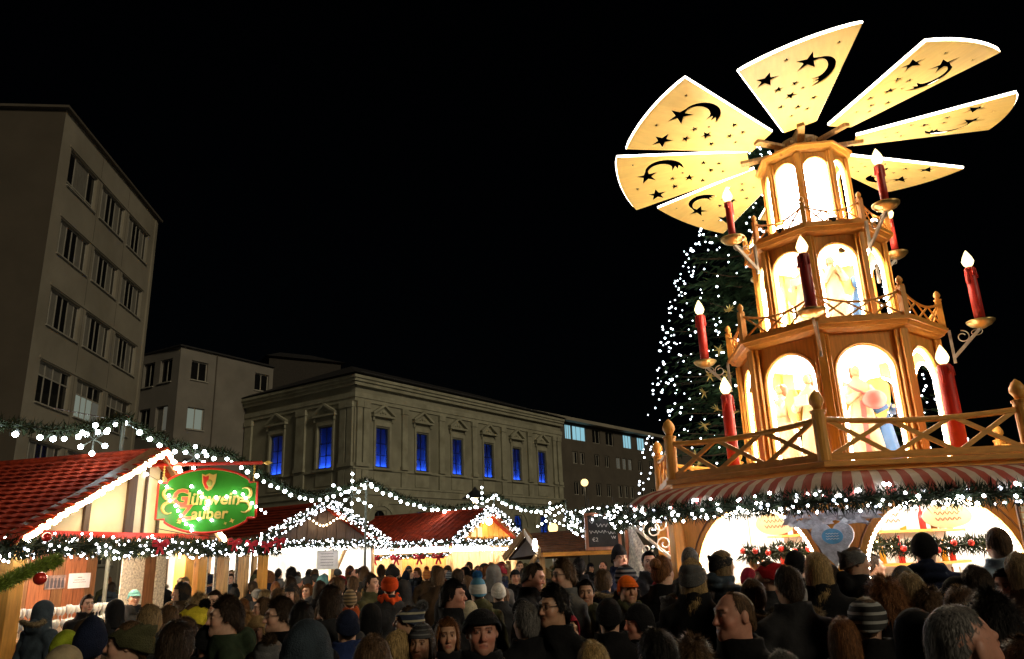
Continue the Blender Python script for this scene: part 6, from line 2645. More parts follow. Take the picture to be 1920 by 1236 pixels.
def hair_mesh(name, style):
    random.seed(hash(style) % 1000 if False else sum(map(ord, style)))
    nph, nth = 96, 26
    rx, ry, rz = .0835, .1025, .1055
    if style == 'short':
        ed = edge_fn(1.708, 1.618, 1.535)
    elif style == 'cropped':
        rx, ry, rz = .0785, .0975, .1005
        ed = edge_fn(1.716, 1.632, 1.548)
    elif style == 'receding':
        rx, ry, rz = .0782, .0975, .0985
        ed = edge_fn(1.740, 1.632, 1.550)
    elif style == 'thick':
        rx, ry, rz = .089, .110, .122
        ed = edge_fn(1.700, 1.606, 1.530)
    elif style == 'curly':
        rx, ry, rz = .105, .125, .125
        ed = edge_fn(1.692, 1.57, 1.50)
    elif style == 'bun':
        ed = edge_fn(1.710, 1.625, 1.550)
    else:                                                      # long
        rx, ry, rz = .090, .109, .110

        def ed(ph):
            s = math.sin(ph)
            if s < -0.62:
                return 1.705
            if s < -0.30:
                f = (s + 0.62) / 0.32
                return 1.705 * (1 - f) + 1.46 * f
            return 1.44 - 0.07 * max(0, s)

    def fr(ph, t_, ze):
        p = skull_pt(ph, t_, ze, rx, ry, rz)
        st = 1 + (0.03 if style in ('cropped', 'receding') else 0.075) * n3((math.cos(ph) * 20, math.sin(ph) * 20, p.z * 3.5 + 1.5 * n3(p, 6)), 1.0) + (0.02 if style in ('cropped', 'receding') else 0.075) * n3(p, 17)
        if style == 'curly':
            st += 0.20 * n3(p, 26) + 0.08 * n3(p, 60)
        if style == 'long':
            dn = max(0, 1.60 - p.z)
            st += 0.10 * dn * 3 * (0.6 + n3(p, 10))
            if p.z < 1.5:
                st *= 1 + 0.25 * (1.5 - p.z)
        if style == 'thick':
            st += 0.05 * n3(p, 22)
        k = 1.0 if t_ < 0.9 else 1.0 - 0.35 * ((t_ - 0.9) / 0.1) ** 2 * (0.4 if style == 'long' else 0.5)
        return Vector((p.x * st * k, HC[1] + (p.y - HC[1]) * st * k, HC[2] + (p.z - HC[2]) * (st if p.z > HC[2] else 1)))
    V, F = dome(nph, nth, fr, None, ed)
    nst = {'cropped': 1500, 'receding': 1200, 'short': 3200, 'thick': 3600, 'curly': 4200, 'bun': 1800, 'long': 4000}[style]
    for k in range(nst):                                       # loose strands break the outline
        ph = random.uniform(0, 2 * PI)
        t0 = random.uniform(0.05, 0.95)
        ze = ed(ph)
        a = fr(ph, t0, ze)
        dt = random.uniform(0.06, 0.20)
        b = fr(ph + random.uniform(-.22, .22), min(1.03, t0 + dt), ze)
        out = Vector((a.x, a.y - HC[1], a.z - HC[2])).normalized()
        lift = random.uniform(0.001, 0.020) * {'curly': 2.0, 'thick': 1.8, 'cropped': 0.4, 'receding': 0.35}.get(style, 1)
        if style == 'curly':
            b = b + Vector((random.uniform(-1, 1), random.uniform(-1, 1), random.uniform(-1, 1))) * 0.02
        s = (b - a).cross(out)
        s = s.normalized() * 0.0022 if s.length > 1e-6 else Vector((0.0022, 0, 0))
        i0 = len(V)
        V += [a + out * 0.0005 - s, a + out * 0.0005 + s, b + out * lift]
        F.append((i0, i0 + 1, i0 + 2))
    if style == 'bun':
        o = len(V)
        vv, ff = ICO[3]
        for v in vv:
            p = Vector(v)
            q = Vector((0, .115, 1.70)) + p * (0.048 * (1 + 0.15 * n3(p, 5)))
            V.append(q)
        F += [tuple(i + o for i in f) for f in ff]
    return mesh_of(name, V, F)


def hat_mesh(name, style):
    random.seed(sum(map(ord, style)))
    nph, nth = 96, 30
    rx, ry, rz = .0895, .1085, .125
    ribs, cuff = 44, True
    ed = edge_fn(1.676, 1.622, 1.575)
    if style == 'tall':
        rz, ribs = .165, 0
    elif style == 'slouch':
        rx, ry, rz = .094, .118, .135
    elif style == 'smooth':
        ribs, rz = 0, .112
    elif style == 'big':
        rx, ry, rz = .098, .118, .135
        ed = edge_fn(1.670, 1.59, 1.545)
    elif style == 'round':
        rx, ry, rz, ribs = .104, .122, .118, 0
        ed = edge_fn(1.688, 1.640, 1.60)
    elif style == 'hood':
        rx, ry, rz, ribs, cuff = .112, .138, .135, 0, False

        def ed(ph):
            s = math.sin(ph)
            return 1.72 if s < -0.72 else (1.72 + (1.41 - 1.72) * (s + 0.72) / 0.25 if s < -0.47 else 1.40)
    elif style == 'cap':
        ribs, rz, cuff = 0, .108, False

    def fr(ph, t_, ze):
        p = skull_pt(ph, t_, ze, rx, ry, rz)
        st = 1.0
        if ribs:
            st += 0.016 * math.cos(ribs * ph) * min(1, t_ * 2.5)
        st += 0.035 * n3(p, 9) + 0.012 * n3(p, 30)
        if cuff and t_ > 0.70:
            st += 0.055 * min(1, (t_ - 0.70) / 0.04)
        if style == 'round' and t_ > 0.35:
            st += 0.04
        if style == 'hood':
            st += 0.05 * n3(p, 7)
            if p.z < 1.56:
                st -= 0.05 * math.sin(PI * min(1, (1.56 - p.z) / 0.10)) - 1.6 * max(0, 1.49 - p.z)
        x, y, z = p.x * st, HC[1] + (p.y - HC[1]) * st, p.z
        if style == 'tall':
            k = max(0, (p.z - 1.70) / 0.12)
            x *= 1 - 0.28 * min(1, k) ** 2
        if style == 'slouch':
            k = max(0.0, (p.z - 1.66) / 0.13)
            y += 0.075 * k ** 1.3
            z -= 0.055 * k ** 2 * (1.0 if p.y < 0 else 1.25)
            z += 0.010 * math.sin(p.y * 90 + p.x * 30) * k
        return Vector((x, y, z))
    V, F = dome(nph, nth, fr, None, ed)
    base = len(V)                                              # turn the edge inwards
    for i in range(nph):
        p = V[i * (nth + 1) + nth]
        V.append(Vector((p.x * 0.90, HC[1] + (p.y - HC[1]) * 0.92, p.z + 0.006)))
    for i in range(nph):
        a, b = i * (nth + 1) + nth, ((i + 1) % nph) * (nth + 1) + nth
        F.append((a, base + i, base + (i + 1) % nph, b))
    if style == 'cap':                                         # short peak
        o = len(V)
        n = 14
        for j, (rr, dz) in enumerate(((1.0, 0.0), (1.28, -0.012), (1.5, -0.03))):
            for i in range(n + 1):
                ph = -PI / 2 + (i / n - 0.5) * 1.9
                k = rr if j == 0 else 1 + (rr - 1) * max(0.0, math.cos((ph + PI / 2) * 1.55))
                V.append(Vector((rx * k * math.cos(ph), HC[1] + ry * k * math.sin(ph), 1.694 + dz)))
        for j in range(2):
            for i in range(n):
                q = o + j * (n + 1) + i
                F.append((q, q + 1, q + n + 2, q + n + 1))
    return mesh_of(name, V, F)


def pompom_mesh(r=0.055):
    random.seed(3)
    V, F = [], []
    vv, ff = ICO[2]
    V += [Vector(v) * r * 0.72 for v in vv]
    F += list(ff)
    for k in range(900):
        e = Vector((random.gauss(0, 1), random.gauss(0, 1), random.gauss(0, 1))).normalized()
        s = e.cross(Vector((random.random(), random.random(), random.random()))).normalized() * 0.003
        i0 = len(V)
        b = e * r * 0.65
        V += [b - s, b + s, e * r * random.uniform(0.9, 1.15)]
        F.append((i0, i0 + 1, i0 + 2))
    return mesh_of('pompom', V, F)


def fur_mesh():
    """Fur trim round the edge of a lowered hood."""
    random.seed(9)
    V, F = [], []
    path = [Vector((0.16 * math.cos(a), 0.135 + 0.075 * math.sin(a), 1.52 + 0.02 * math.sin(a * 2))) for a in np.linspace(-0.6, PI + 0.6, 26)]
    for k in range(2600):
        i = random.randrange(len(path) - 1)
        p = path[i].lerp(path[i + 1], random.random())
        e = Vector((random.gauss(0, 1), random.gauss(0, 1), random.gauss(0, 1))).normalized()
        s = e.cross(Vector((random.random(), random.random(), random.random()))).normalized() * 0.003
        i0 = len(V)
        V += [p + e * 0.012 - s, p + e * 0.012 + s, p + e * random.uniform(0.035, 0.058)]
        F.append((i0, i0 + 1, i0 + 2))
    mb = MB()
    mb.tube(path, 0.025, 8)
    o = len(V)
    V += [Vector(v) for v in mb.v]
    F += [tuple(i + o for i in f) for f in mb.f]
    return mesh_of('fur_trim', V, F)


def scarf_mesh():
    V, F = [], []
    n, m_ = 48, 14
    for i in range(n):
        a = 2 * PI * i / n
        for j in range(m_):
            b = 2 * PI * j / m_
            rr = 0.036 + 0.010 * math.sin(a * 5 + b * 2) + 0.006 * math.sin(a * 11)
            R = 0.092 + rr * math.cos(b)
            V.append(Vector((R * math.cos(a), 0.02 + R * 0.98 * math.sin(a), 1.490 + 0.012 * math.sin(2 * a) + rr * 1.3 * math.sin(b))))
    for i in range(n):
        for j in range(m_):
            F.append((i * m_ + j, ((i + 1) % n) * m_ + j, ((i + 1) % n) * m_ + (j + 1) % m_, i * m_ + (j + 1) % m_))
    mb = MB()
    mb.beam((0.04, -0.115, 1.46), (0.06, -0.165, 1.12), 0.10, 0.022, up=(0, -1, 0))
    o = len(V)
    V += [Vector(v) for v in mb.v]
    F += [tuple(i + o for i in f) for f in mb.f]
    return mesh_of('scarf', V, F)


def glasses_mesh():
    mb = MB()
    for sg in (-1, 1):
        pts = [(sg * 0.031 + 0.022 * math.cos(a), -0.103 + 0.004 * abs(math.cos(a)), 1.644 + 0.0165 * math.sin(a)) for a in np.linspace(0, 2 * PI, 17)]
        mb.tube(pts, 0.0022, 5)
        mb.tube([(sg * 0.053, -0.098, 1.648), (sg * 0.078, -0.05, 1.650), (sg * 0.081, 0.01, 1.645)], 0.002, 5)
    mb.tube([(-0.009, -0.104, 1.648), (0.009, -0.104, 1.648)], 0.002, 5)
    return mesh_of('glasses', [Vector(v) for v in mb.v], mb.f)


HAIR = {s: hair_mesh('hair_' + s, s) for s in ('short', 'cropped', 'receding', 'thick', 'curly', 'bun', 'long')}
HAT = {s: hat_mesh('hat_' + s, s) for s in ('beanie', 'tall', 'slouch', 'smooth', 'big', 'round', 'hood', 'cap')}
POM, FUR, SCARF, SPECS = pompom_mesh(), fur_mesh(), scarf_mesh(), glasses_mesh()


def fabric(name, col, knit=False, rough=0.9):
    mt = M(name, col, rough, var=0.22, scale=9, bump=0.5 if knit else 0.25, bscale=160 if knit else 40)
    mt.node_tree.nodes['Principled BSDF'].inputs['Specular IOR Level'].default_value = 0.12
    return mt


def hairm(name, col):
    mt = M(name, col, 0.55, var=0.55, scale=30, bump=0.5, stretch=(4, 4, 0.4))
    mt.node_tree.nodes['Principled BSDF'].inputs['Specular IOR Level'].default_value = 0.25
    return mt


HAIRC = {'black': hairm('black_hair', (.010, .008, .007)), 'dark': hairm('dark_brown_hair', (.040, .024, .014)), 'brown': hairm('brown_hair', (.11, .062, .030)),
         'auburn': hairm('auburn_hair', (.20, .080, .026)), 'blond': hairm('blond_hair', (.46, .31, .13)), 'fair': hairm('fair_hair', (.28, .19, .09)), 'grey': hairm('grey_hair', (.16, .15, .14)),
         'curlygold': hairm('golden_hair', (.30, .16, .05))}
_CC = {'black': (.010, .010, .011), 'charcoal': (.028, .028, .03), 'navy': (.012, .017, .04), 'blue': (.02, .035, .11), 'olive': (.06, .06, .028), 'green': (.03, .045, .025),
       'brown': (.055, .035, .02), 'tan': (.30, .20, .09), 'beige': (.36, .29, .17), 'grey': (.13, .13, .13), 'lightgrey': (.30, .30, .30), 'red': (.40, .015, .02), 'maroon': (.22, .012, .025),
       'orange': (.75, .13, .01), 'rust': (.30, .06, .015), 'yellow': (.55, .45, .03), 'lime': (.34, .42, .03), 'cream': (.52, .48, .34), 'white': (.62, .60, .55), 'teal': (.10, .25, .26),
       'lightblue': (.40, .55, .70), 'slate': (.04, .055, .07), 'skyblue': (.06, .24, .50), 'redorange': (.55, .06, .01)}
_FAB = {}


def fab(c, knit=False):
    if (c, knit) not in _FAB:
        _FAB[(c, knit)] = fabric(c + ('_knit' if knit else '_cloth'), _CC[c], knit)
    return _FAB[(c, knit)]


STRIPED = {'navywhite': stripes('navy_white_knit', (.45, .50, .55), (.015, .03, .06), 26, axis=2), 'navycream': stripes('navy_cream_knit', (.02, .03, .06), (.45, .42, .3), 17, axis=2, wide=0.72),
           'orangestripe': stripes('orange_red_knit', (.70, .35, .06), (.45, .05, .02), 32, axis=2), 'greystripe': stripes('grey_striped_knit', (.045, .045, .05), (.16, .16, .16), 34, axis=2, wide=0.7),
           'bluewhite': stripes('white_hat_blue_cuff', (.60, .60, .56), (.06, .22, .35), 5.6, axis=2, wide=0.52), 'tanstripe': stripes('tan_striped_knit', (.28, .20, .10), (.09, .06, .03), 24, axis=2),
           'rings': stripes('black_white_ring_knit', (.02, .02, .02), (.40, .40, .38), 22, axis=2, wide=0.66)}
FURM = M('fur_trim', (.24, .18, .10), 0.9, var=0.5, scale=40, bump=0)
JEANS = [fabric('dark_denim', (.02, .025, .045)), fabric('black_trousers', (.012, .012, .013)), fabric('brown_trousers', (.05, .035, .025))]


def child(name, me, mat, par, mw=None):
    o = bpy.data.objects.new(name, me)
    COL.objects.link(o)
    if not me.materials:
        me.materials.append(None)
    o.material_slots[0].link = 'OBJECT'
    o.material_slots[0].material = mat
    o.parent = par
    if mw is not None:
        o.matrix_basis = mw
    return o


PEOPLE = []


def person(x, y, top, yaw, body, skin, hair, hairc, hat, hatc, coat, coatc, label, pom=None, scarf=None, specs=False, group='people in the crowd', z0=0.0, lean=0.0):
    """A person standing at x, y with the crown of head or hat at height top, facing yaw (0 = towards the viewer, 90 = right)."""
    me, hy, hpit = BODY[body]
    extra = {None: 0.0, 'beanie': .03, 'tall': .068, 'slouch': .02, 'smooth': .016, 'big': .04, 'round': .022, 'hood': .04, 'cap': .012}[hat]
    if hat is None:
        extra = {'thick': .026, 'curly': .03, 'bun': .01}.get(hair, .008)
    s = (top - z0) / (1.750 + extra)
    o = bpy.data.objects.new('person', me)
    COL.objects.link(o)
    if not me.materials:
        me.materials.append(None)
    o.material_slots[0].link = 'OBJECT'
    o.material_slots[0].material = SKIN[skin]
    o.location = (x, y, z0)
    o.rotation_euler = (lean, 0, rad(yaw))
    wd = s * random.uniform(0.97, 1.04)
    o.scale = (wd, wd, s)
    tag(o, label, 'person', group)
    hm = head_matrix(hy, hpit)
    if hat == 'hood' and coat == 'hooded':
        coat = 'plain'
    child('coat', COAT[coat], fab(coatc), o)
    child('trousers', TROUS, random.choice(JEANS), o)
    if coat == 'fur':
        child('fur_trim', FUR, FURM, o)
    if hair and not (hat and hair in ('short', 'cropped', 'receding', 'thick', 'curly') and hat == 'hood'):
        if hat and hair in ('thick', 'curly', 'short'):
            hair = 'cropped'
        child('hair', HAIR[hair], HAIRC[hairc], o, hm)
    if hat:
        mt = STRIPED[hatc] if hatc in STRIPED else fab(hatc, hat not in ('hood', 'cap'))
        h = child('hood' if hat == 'hood' else 'hat', HAT[hat], mt, o, hm)
        if pom:
            topz = {'tall': 1.83, 'slouch': 1.745, 'big': 1.80}.get(hat, 1.79)
            yy = 0.115 if hat == 'slouch' else 0.012
            child('pompom', POM, fab(pom, True), h, Matrix.Translation((0, yy, topz)))
    if scarf:
        child('scarf', SCARF, fab(scarf, True), o)
    if specs:
        child('glasses', SPECS, DARK_METAL, o, hm)
    PEOPLE.append(o)
    return o

# ---- the people one can tell apart in the photograph:
# (u, v of the crown, head width px, yaw, body, skin, hair, hair colour, hat, hat colour, coat, coat colour, label, short name, extras)
WHO = [
 (175, 1152, 54, 178, 'm', 'pale', 'cropped', 'dark', 'tall', 'navy', 'plain', 'black', 'person in a tall navy knit hat seen from behind, bottom left', 'tall navy hat', {}),
 (125, 1179, 50, 190, 'f', 'pale', 'cropped', 'brown', 'beanie', 'lime', 'plain', 'olive', 'person in a yellow green ribbed beanie, bottom left', 'lime beanie', {}),
 (122, 1207, 62, 180, 'f', 'pale', None, 'brown', 'hood', 'beige', 'hooded', 'beige', 'person with a beige hood up at the bottom left corner', 'beige hood', {}),
 (245, 1158, 60, 258, 'f', 'pale', 'cropped', 'brown', 'slouch', 'olive', 'plain', 'black', 'person in an olive slouch hat and olive scarf facing left', 'olive slouch hat', dict(scarf='olive')),
 (281, 1134, 38, 205, 'm', 'pale', 'short', 'fair', None, None, 'plain', 'charcoal', 'bareheaded person in a grey scarf before the red counter cloth', 'grey scarf by the counter', dict(scarf='slate')),
 (318, 1136, 33, 215, 'm', 'pale', 'short', 'brown', None, None, 'plain', 'brown', 'bareheaded person in brown looking at the mulled wine stall', 'brown coat by the stall post', {}),
 (332, 1166, 62, 175, 'm', 'mid', 'short', 'dark', None, None, 'plain', 'olive', 'bareheaded person in an olive coat seen from behind, right of the olive slouch hat', 'olive coat near the left', {}),
 (230, 1121, 30, 205, 'm', 'pale', 'cropped', 'black', 'hood', 'black', 'hooded', 'black', 'person in a black hood bending at the counter of glasses', 'black hood at the counter', dict(lean=0.12)),
 (253, 1105, 22, 15, 'm', 'pale', 'cropped', 'dark', 'cap', 'teal', 'plain', 'charcoal', 'person in a green cap behind the glasses of the mulled wine stall', 'green cap', {}),
 (166, 1116, 22, 20, 'f', 'pale', 'short', 'dark', None, None, 'plain', 'black', 'bareheaded person in black behind the glasses of the mulled wine stall', 'black clad seller', {}),
 (85, 1124, 30, 130, 'f', 'pale', None, 'brown', 'hood', 'slate', 'fur', 'slate', 'person in a slate hooded fur trimmed coat beside the near stall post', 'slate fur hood', {}),
 (360, 1129, 40, 250, 'f', 'pale', 'cropped', 'brown', 'slouch', 'yellow', 'plain', 'charcoal', 'person in a bright yellow hat with black pompom', 'yellow pompom hat', dict(pom='black')),
 (374, 1114, 36, 175, 'f', 'pale', 'curly', 'fair', None, None, 'fur', 'olive', 'bareheaded person in an olive fur collar behind the yellow pompom hat', 'olive fur collar', {}),
 (403, 1108, 27, 335, 'm', 'pale', 'short', 'dark', None, None, 'plain', 'black', 'bareheaded person in black looking left behind the yellow pompom hat', 'black coat looking left', {}),
 (425, 1118, 45, 277, 'm', 'pale', 'thick', 'dark', None, None, 'hooded', 'green', 'bareheaded person in profile facing left in a dark green parka', 'green parka profile', {}),
 (456, 1123, 25, 200, 'f', 'mid', 'short', 'auburn', None, None, 'plain', 'brown', 'bareheaded person in brown right behind the green parka', 'brown coat behind green parka', {}),
 (440, 1100, 21, 180, 'f', 'pale', 'cropped', 'dark', 'beanie', 'black', 'plain', 'black', 'person in a black pompom beanie before the bright white stall', 'black pompom beanie', dict(pom='black')),
 (453, 1085, 18, 180, 'm', 'pale', 'cropped', 'dark', 'smooth', 'charcoal', 'plain', 'charcoal', 'tall person in a dark cap against the white stall light', 'tall dark cap', {}),
 (475, 1090, 17, 180, 'm', 'pale', 'short', 'dark', None, None, 'plain', 'black', 'bareheaded person in black against the white stall light, right of the tall dark cap', 'black coat at the white stall', {}),
 (482, 1101, 21, 195, 'f', 'pale', 'cropped', 'brown', 'slouch', 'grey', 'plain', 'charcoal', 'person in a grey slouch hat close to the bright white stall', 'grey slouch by the white stall', {}),
 (497, 1106, 25, 190, 'm', 'pale', 'short', 'fair', None, None, 'hooded', 'olive', 'bareheaded person in an olive hooded jacket, before the white stall', 'olive jacket', {}),
 (521, 1105, 28, 185, 'f', 'pale', 'long', 'brown', None, None, 'plain', 'black', 'bareheaded person in black left of the charcoal beanie', 'black coat by charcoal beanie', {}),
 (548, 1093, 28, 325, 'f', 'pale', 'long', 'brown', 'beanie', 'charcoal', 'plain', 'charcoal', 'person in a charcoal beanie looking towards the viewer, left of centre', 'charcoal beanie', {}),
 (494, 1121, 28, 280, 'f', 'pale', 'long', 'brown', None, None, 'plain', 'beige', 'bareheaded person in beige in profile facing left', 'beige coat profile', {}),
 (526, 1120, 42, 285, 'm', 'pale', 'thick', 'dark', None, None, 'plain', 'black', 'person with glasses in profile facing left, black collar up', 'glasses in profile', dict(specs=True)),
 (566, 1130, 46, 180, 'm', 'pale', 'short', 'black', None, None, 'plain', 'black', 'bareheaded person in black seen from behind, above the big slate beanie', 'black coat above slate beanie', {}),
 (461, 1149, 37, 170, 'f', 'pale', 'curly', 'curlygold', None, None, 'plain', 'tan', 'bareheaded person in a tan coat beside the tan knit beanie', 'tan coat', {}),
 (484, 1153, 42, 338, 'f', 'pale', 'long', 'blond', 'beanie', 'tan', 'plain', 'brown', 'person in a tan knit beanie looking down towards the viewer', 'tan knit beanie', dict(scarf='beige')),
 (505, 1190, 52, 180, 'f', 'pale', 'cropped', 'brown', 'slouch', 'grey', 'plain', 'charcoal', 'person in a grey hat with a large brown pompom, left of the big slate beanie', 'grey hat with brown pompom', dict(pom='brown')),
 (577, 1158, 98, 182, 'm', 'pale', 'cropped', 'dark', 'big', 'slate', 'plain', 'black', 'person in a very large dark slate beanie seen from behind, nearest at bottom left', 'big slate beanie', {}),
 (392, 1168, 48, 185, 'm', 'ruddy', 'cropped', 'dark', 'smooth', 'black', 'plain', 'black', 'person in a black cap seen from behind, bottom left', 'black cap at the left', {}),
 (350, 1158, 42, 170, 'm', 'pale', 'short', 'brown', None, None, 'plain', 'charcoal', 'bareheaded person in charcoal below the yellow pompom hat', 'charcoal coat below yellow hat', {}),
 (605, 1077, 22, 180, 'f', 'pale', 'cropped', 'brown', 'beanie', 'teal', 'plain', 'charcoal', 'person in a pale teal beanie before the bright white stall', 'teal beanie', {}),
 (545, 1081, 23, 180, 'm', 'pale', 'short', 'dark', None, None, 'plain', 'black', 'bareheaded person in black behind the charcoal beanie', 'black coat behind charcoal beanie', {}),
 (577, 1078, 19, 200, 'f', 'pale', 'cropped', 'dark', 'beanie', 'charcoal', 'plain', 'black', 'person in a charcoal pompom hat left of the teal beanie', 'charcoal pompom hat', dict(pom='charcoal')),
 (517, 1091, 18, 180, 'm', 'pale', 'short', 'auburn', None, None, 'plain', 'brown', 'bareheaded person in brown against the white stall, left of the charcoal beanie', 'brown coat at white stall', {}),
 (634, 1083, 25, 180, 'm', 'pale', 'short', 'brown', None, None, 'plain', 'brown', 'bareheaded person in brown right of the teal beanie', 'brown coat right of teal', {}),
 (600, 1090, 24, 185, 'f', 'pale', 'long', 'dark', None, None, 'plain', 'black', 'bareheaded person in black below the teal beanie', 'black coat below teal', {}),
 (620, 1099, 41, 180, 'f', 'pale', 'thick', 'dark', None, None, 'plain', 'charcoal', 'bareheaded person in charcoal from behind, above the blue coat', 'charcoal coat above blue', {}),
 (577, 1096, 20, 330, 'f', 'pale', 'long', 'auburn', None, None, 'plain', 'brown', 'bareheaded person in brown glancing back, right of the charcoal beanie', 'brown coat glancing back', {}),
 (656, 1104, 29, 185, 'f', 'pale', 'cropped', 'brown', 'beanie', 'tanstripe', 'plain', 'rust', 'person in a tan striped beanie and rust coat', 'tan striped beanie', dict(scarf='rust')),
 (652, 1142, 48, 190, 'm', 'pale', 'cropped', 'dark', 'smooth', 'navy', 'plain', 'blue', 'person in navy cap and blue coat from behind, right of the big slate beanie', 'blue coat', {}),
 (662, 1081, 22, 180, 'm', 'pale', 'short', 'brown', None, None, 'plain', 'brown', 'bareheaded person in brown left of the red orange hat', 'brown coat by red hood', {}),
 (697, 1077, 24, 55, 'm', 'pale', 'short', 'dark', None, None, 'plain', 'olive', 'bareheaded person in olive facing right beside the red orange hat', 'olive coat facing right', {}),
 (736, 1062, 24, 180, 'm', 'pale', 'cropped', 'dark', 'round', 'black', 'plain', 'black', 'person in a wide black hat behind the red orange hat', 'wide black hat', {}),
 (731, 1076, 30, 180, 'f', 'pale', 'cropped', 'brown', 'slouch', 'redorange', 'plain', 'charcoal', 'person in a red orange hat and scarf seen from behind', 'red orange hat', dict(scarf='redorange')),
 (761, 1069, 16, 180, 'm', 'pale', 'cropped', 'dark', 'tall', 'navy', 'plain', 'navy', 'person in a pointed navy hat right of the red orange hat', 'pointed navy hat', {}),
 (757, 1086, 30, 180, 'm', 'pale', None, 'dark', 'hood', 'charcoal', 'hooded', 'charcoal', 'person with a charcoal hood up below the pointed navy hat', 'charcoal hood', {}),
 (800, 1067, 17, 180, 'f', 'pale', 'cropped', 'brown', 'beanie', 'orangestripe', 'plain', 'brown', 'person in an orange and red striped beanie before the red bow stall', 'orange striped beanie', dict(pom='rust')),
 (821, 1063, 24, 180, 'f', 'pale', 'thick', 'brown', None, None, 'plain', 'brown', 'bareheaded person in brown right of the orange striped beanie', 'brown coat by orange stripes', {}),
 (842, 1070, 16, 180, 'm', 'pale', 'cropped', 'brown', 'beanie', 'navywhite', 'plain', 'charcoal', 'person in a small blue and white beanie before the red bow stall', 'small blue white beanie', {}),
 (858, 1067, 22, 175, 'm', 'pale', 'short', 'dark', None, None, 'plain', 'black', 'bareheaded person in black left of the white pompom hat, farther back', 'black coat behind pompom hat', {}),
 (850, 1087, 36, 75, 'm', 'ruddy', 'thick', 'black', None, None, 'plain', 'black', 'bareheaded person in black in profile facing right towards the blue pompom hat', 'black profile facing right', {}),
 (895, 1081, 34, 190, 'm', 'pale', 'cropped', 'brown', 'beanie', 'bluewhite', 'hooded', 'olive', 'person in a white hat with blue cuff and big blue pompom', 'blue pompom hat', dict(pom='skyblue')),
 (934, 1092, 30, 185, 'm', 'pale', 'cropped', 'brown', 'smooth', 'white', 'plain', 'charcoal', 'person in a plain white beanie right of the blue pompom hat', 'white beanie', {}),
 (943, 1100, 27, 200, 'm', 'pale', 'cropped', 'brown', None, None, 'plain', 'black', 'bareheaded person in black right in front of the white beanie', 'black coat before white beanie', {}),
 (880, 1125, 38, 180, 'f', 'pale', 'cropped', 'brown', 'smooth', 'cream', 'plain', 'black', 'person in a cream beanie seen from behind, below the blue pompom hat', 'cream beanie', {}),
 (765, 1132, 46, 262, 'm', 'mid', 'cropped', 'dark', 'slouch', 'navycream', 'plain', 'olive', 'person in a navy beanie with cream stripes and grey pompom facing left', 'navy striped pompom beanie', dict(pom='grey')),
 (903, 1140, 72, 4, 'mh', 'ruddy', 'cropped', 'grey', 'round', 'black', 'plain', 'black', 'person in a round black hat facing the viewer, bottom centre', 'round black hat', {}),
 (790, 1166, 56, 344, 'f', 'mid', 'long', 'dark', 'beanie', 'greystripe', 'plain', 'charcoal', 'person in a grey striped beanie facing the viewer, bottom centre', 'grey striped beanie', {}),
 (838, 1160, 48, 6, 'f', 'mid', 'long', 'auburn', None, None, 'plain', 'black', 'bareheaded person in black between the grey striped beanie and round black hat', 'black coat by round hat', {}),
 (700, 1194, 70, 165, 'f', 'pale', 'long', 'brown', None, None, 'plain', 'brown', 'bareheaded person in brown from behind, bottom left of the grey striped beanie', 'brown coat at the bottom', {}),
 (748, 1184, 44, 130, 'f', 'pale', 'long', 'blond', None, None, 'plain', 'tan', 'bareheaded person in tan turned right beside the grey striped beanie', 'tan coat turned right', {}),
 (695, 1130, 46, 180, 'm', 'pale', None, 'dark', 'hood', 'black', 'hooded', 'black', 'person with a black hood up left of the navy striped pompom beanie', 'black hood left of striped', {}),
 (832, 1118, 40, 180, 'm', 'pale', None, 'dark', 'hood', 'charcoal', 'hooded', 'black', 'person with a dark hood up left of the cream beanie', 'dark hood left of cream', {}),
 (716, 1100, 26, 180, 'm', 'pale', 'cropped', 'dark', 'smooth', 'black', 'plain', 'black', 'person in a black beanie below the red orange hat', 'black beanie below red hood', {}),
 (703, 1106, 19, 350, 'f', 'ruddy', 'long', 'brown', None, None, 'plain', 'black', 'bareheaded person in black looking at the viewer below the red orange hat', 'black coat below red hat', {}),
 (925, 1057, 28, 180, 'm', 'pale', None, 'dark', 'hood', 'grey', 'hooded', 'grey', 'person with a grey hood up behind the blue pompom hat', 'grey hood', {}),
 (966, 1067, 22, 8, 'm', 'mid', 'cropped', 'dark', 'smooth', 'black', 'plain', 'black', 'person in a black beanie facing the viewer right of the grey hood', 'black beanie facing viewer', {}),
 (993, 1055, 32, 72, 'md', 'ruddy', 'short', 'dark', None, None, 'plain', 'black', 'bareheaded person in black looking down to the right, before the brown hut', 'black coat looking down', {}),
 (1055, 1049, 34, 300, 'm', 'pale', 'thick', 'brown', None, None, 'plain', 'grey', 'bareheaded person with glasses in a grey coat before the brown hut', 'grey coat with glasses', dict(specs=True)),
 (996, 1095, 28, 330, 'f', 'mid', 'long', 'dark', None, None, 'plain', 'black', 'bareheaded person in black facing the viewer, centre', 'black coat at centre', {}),
 (1037, 1097, 50, 332, 'mr', 'mid', 'thick', 'black', None, None, 'plain', 'black', 'bareheaded person with glasses and black coat facing left of the viewer, centre', 'glasses at centre', dict(specs=True)),
 (1097, 1088, 34, 0, 'm', 'mid', 'short', 'black', None, None, 'hooded', 'olive', 'bareheaded person in an olive hooded coat looking straight at the viewer', 'olive hooded coat', {}),
 (1140, 1120, 52, 180, 'm', 'pale', 'cropped', 'black', 'smooth', 'black', 'plain', 'black', 'person in a black beanie seen from behind, left of the turned black beanie', 'black beanie from behind', {}),
 (1195, 1130, 58, 312, 'mr', 'ruddy', 'cropped', 'dark', 'big', 'black', 'plain', 'black', 'person in a large black beanie turned to the lower left, bottom centre right', 'turned black beanie', {}),
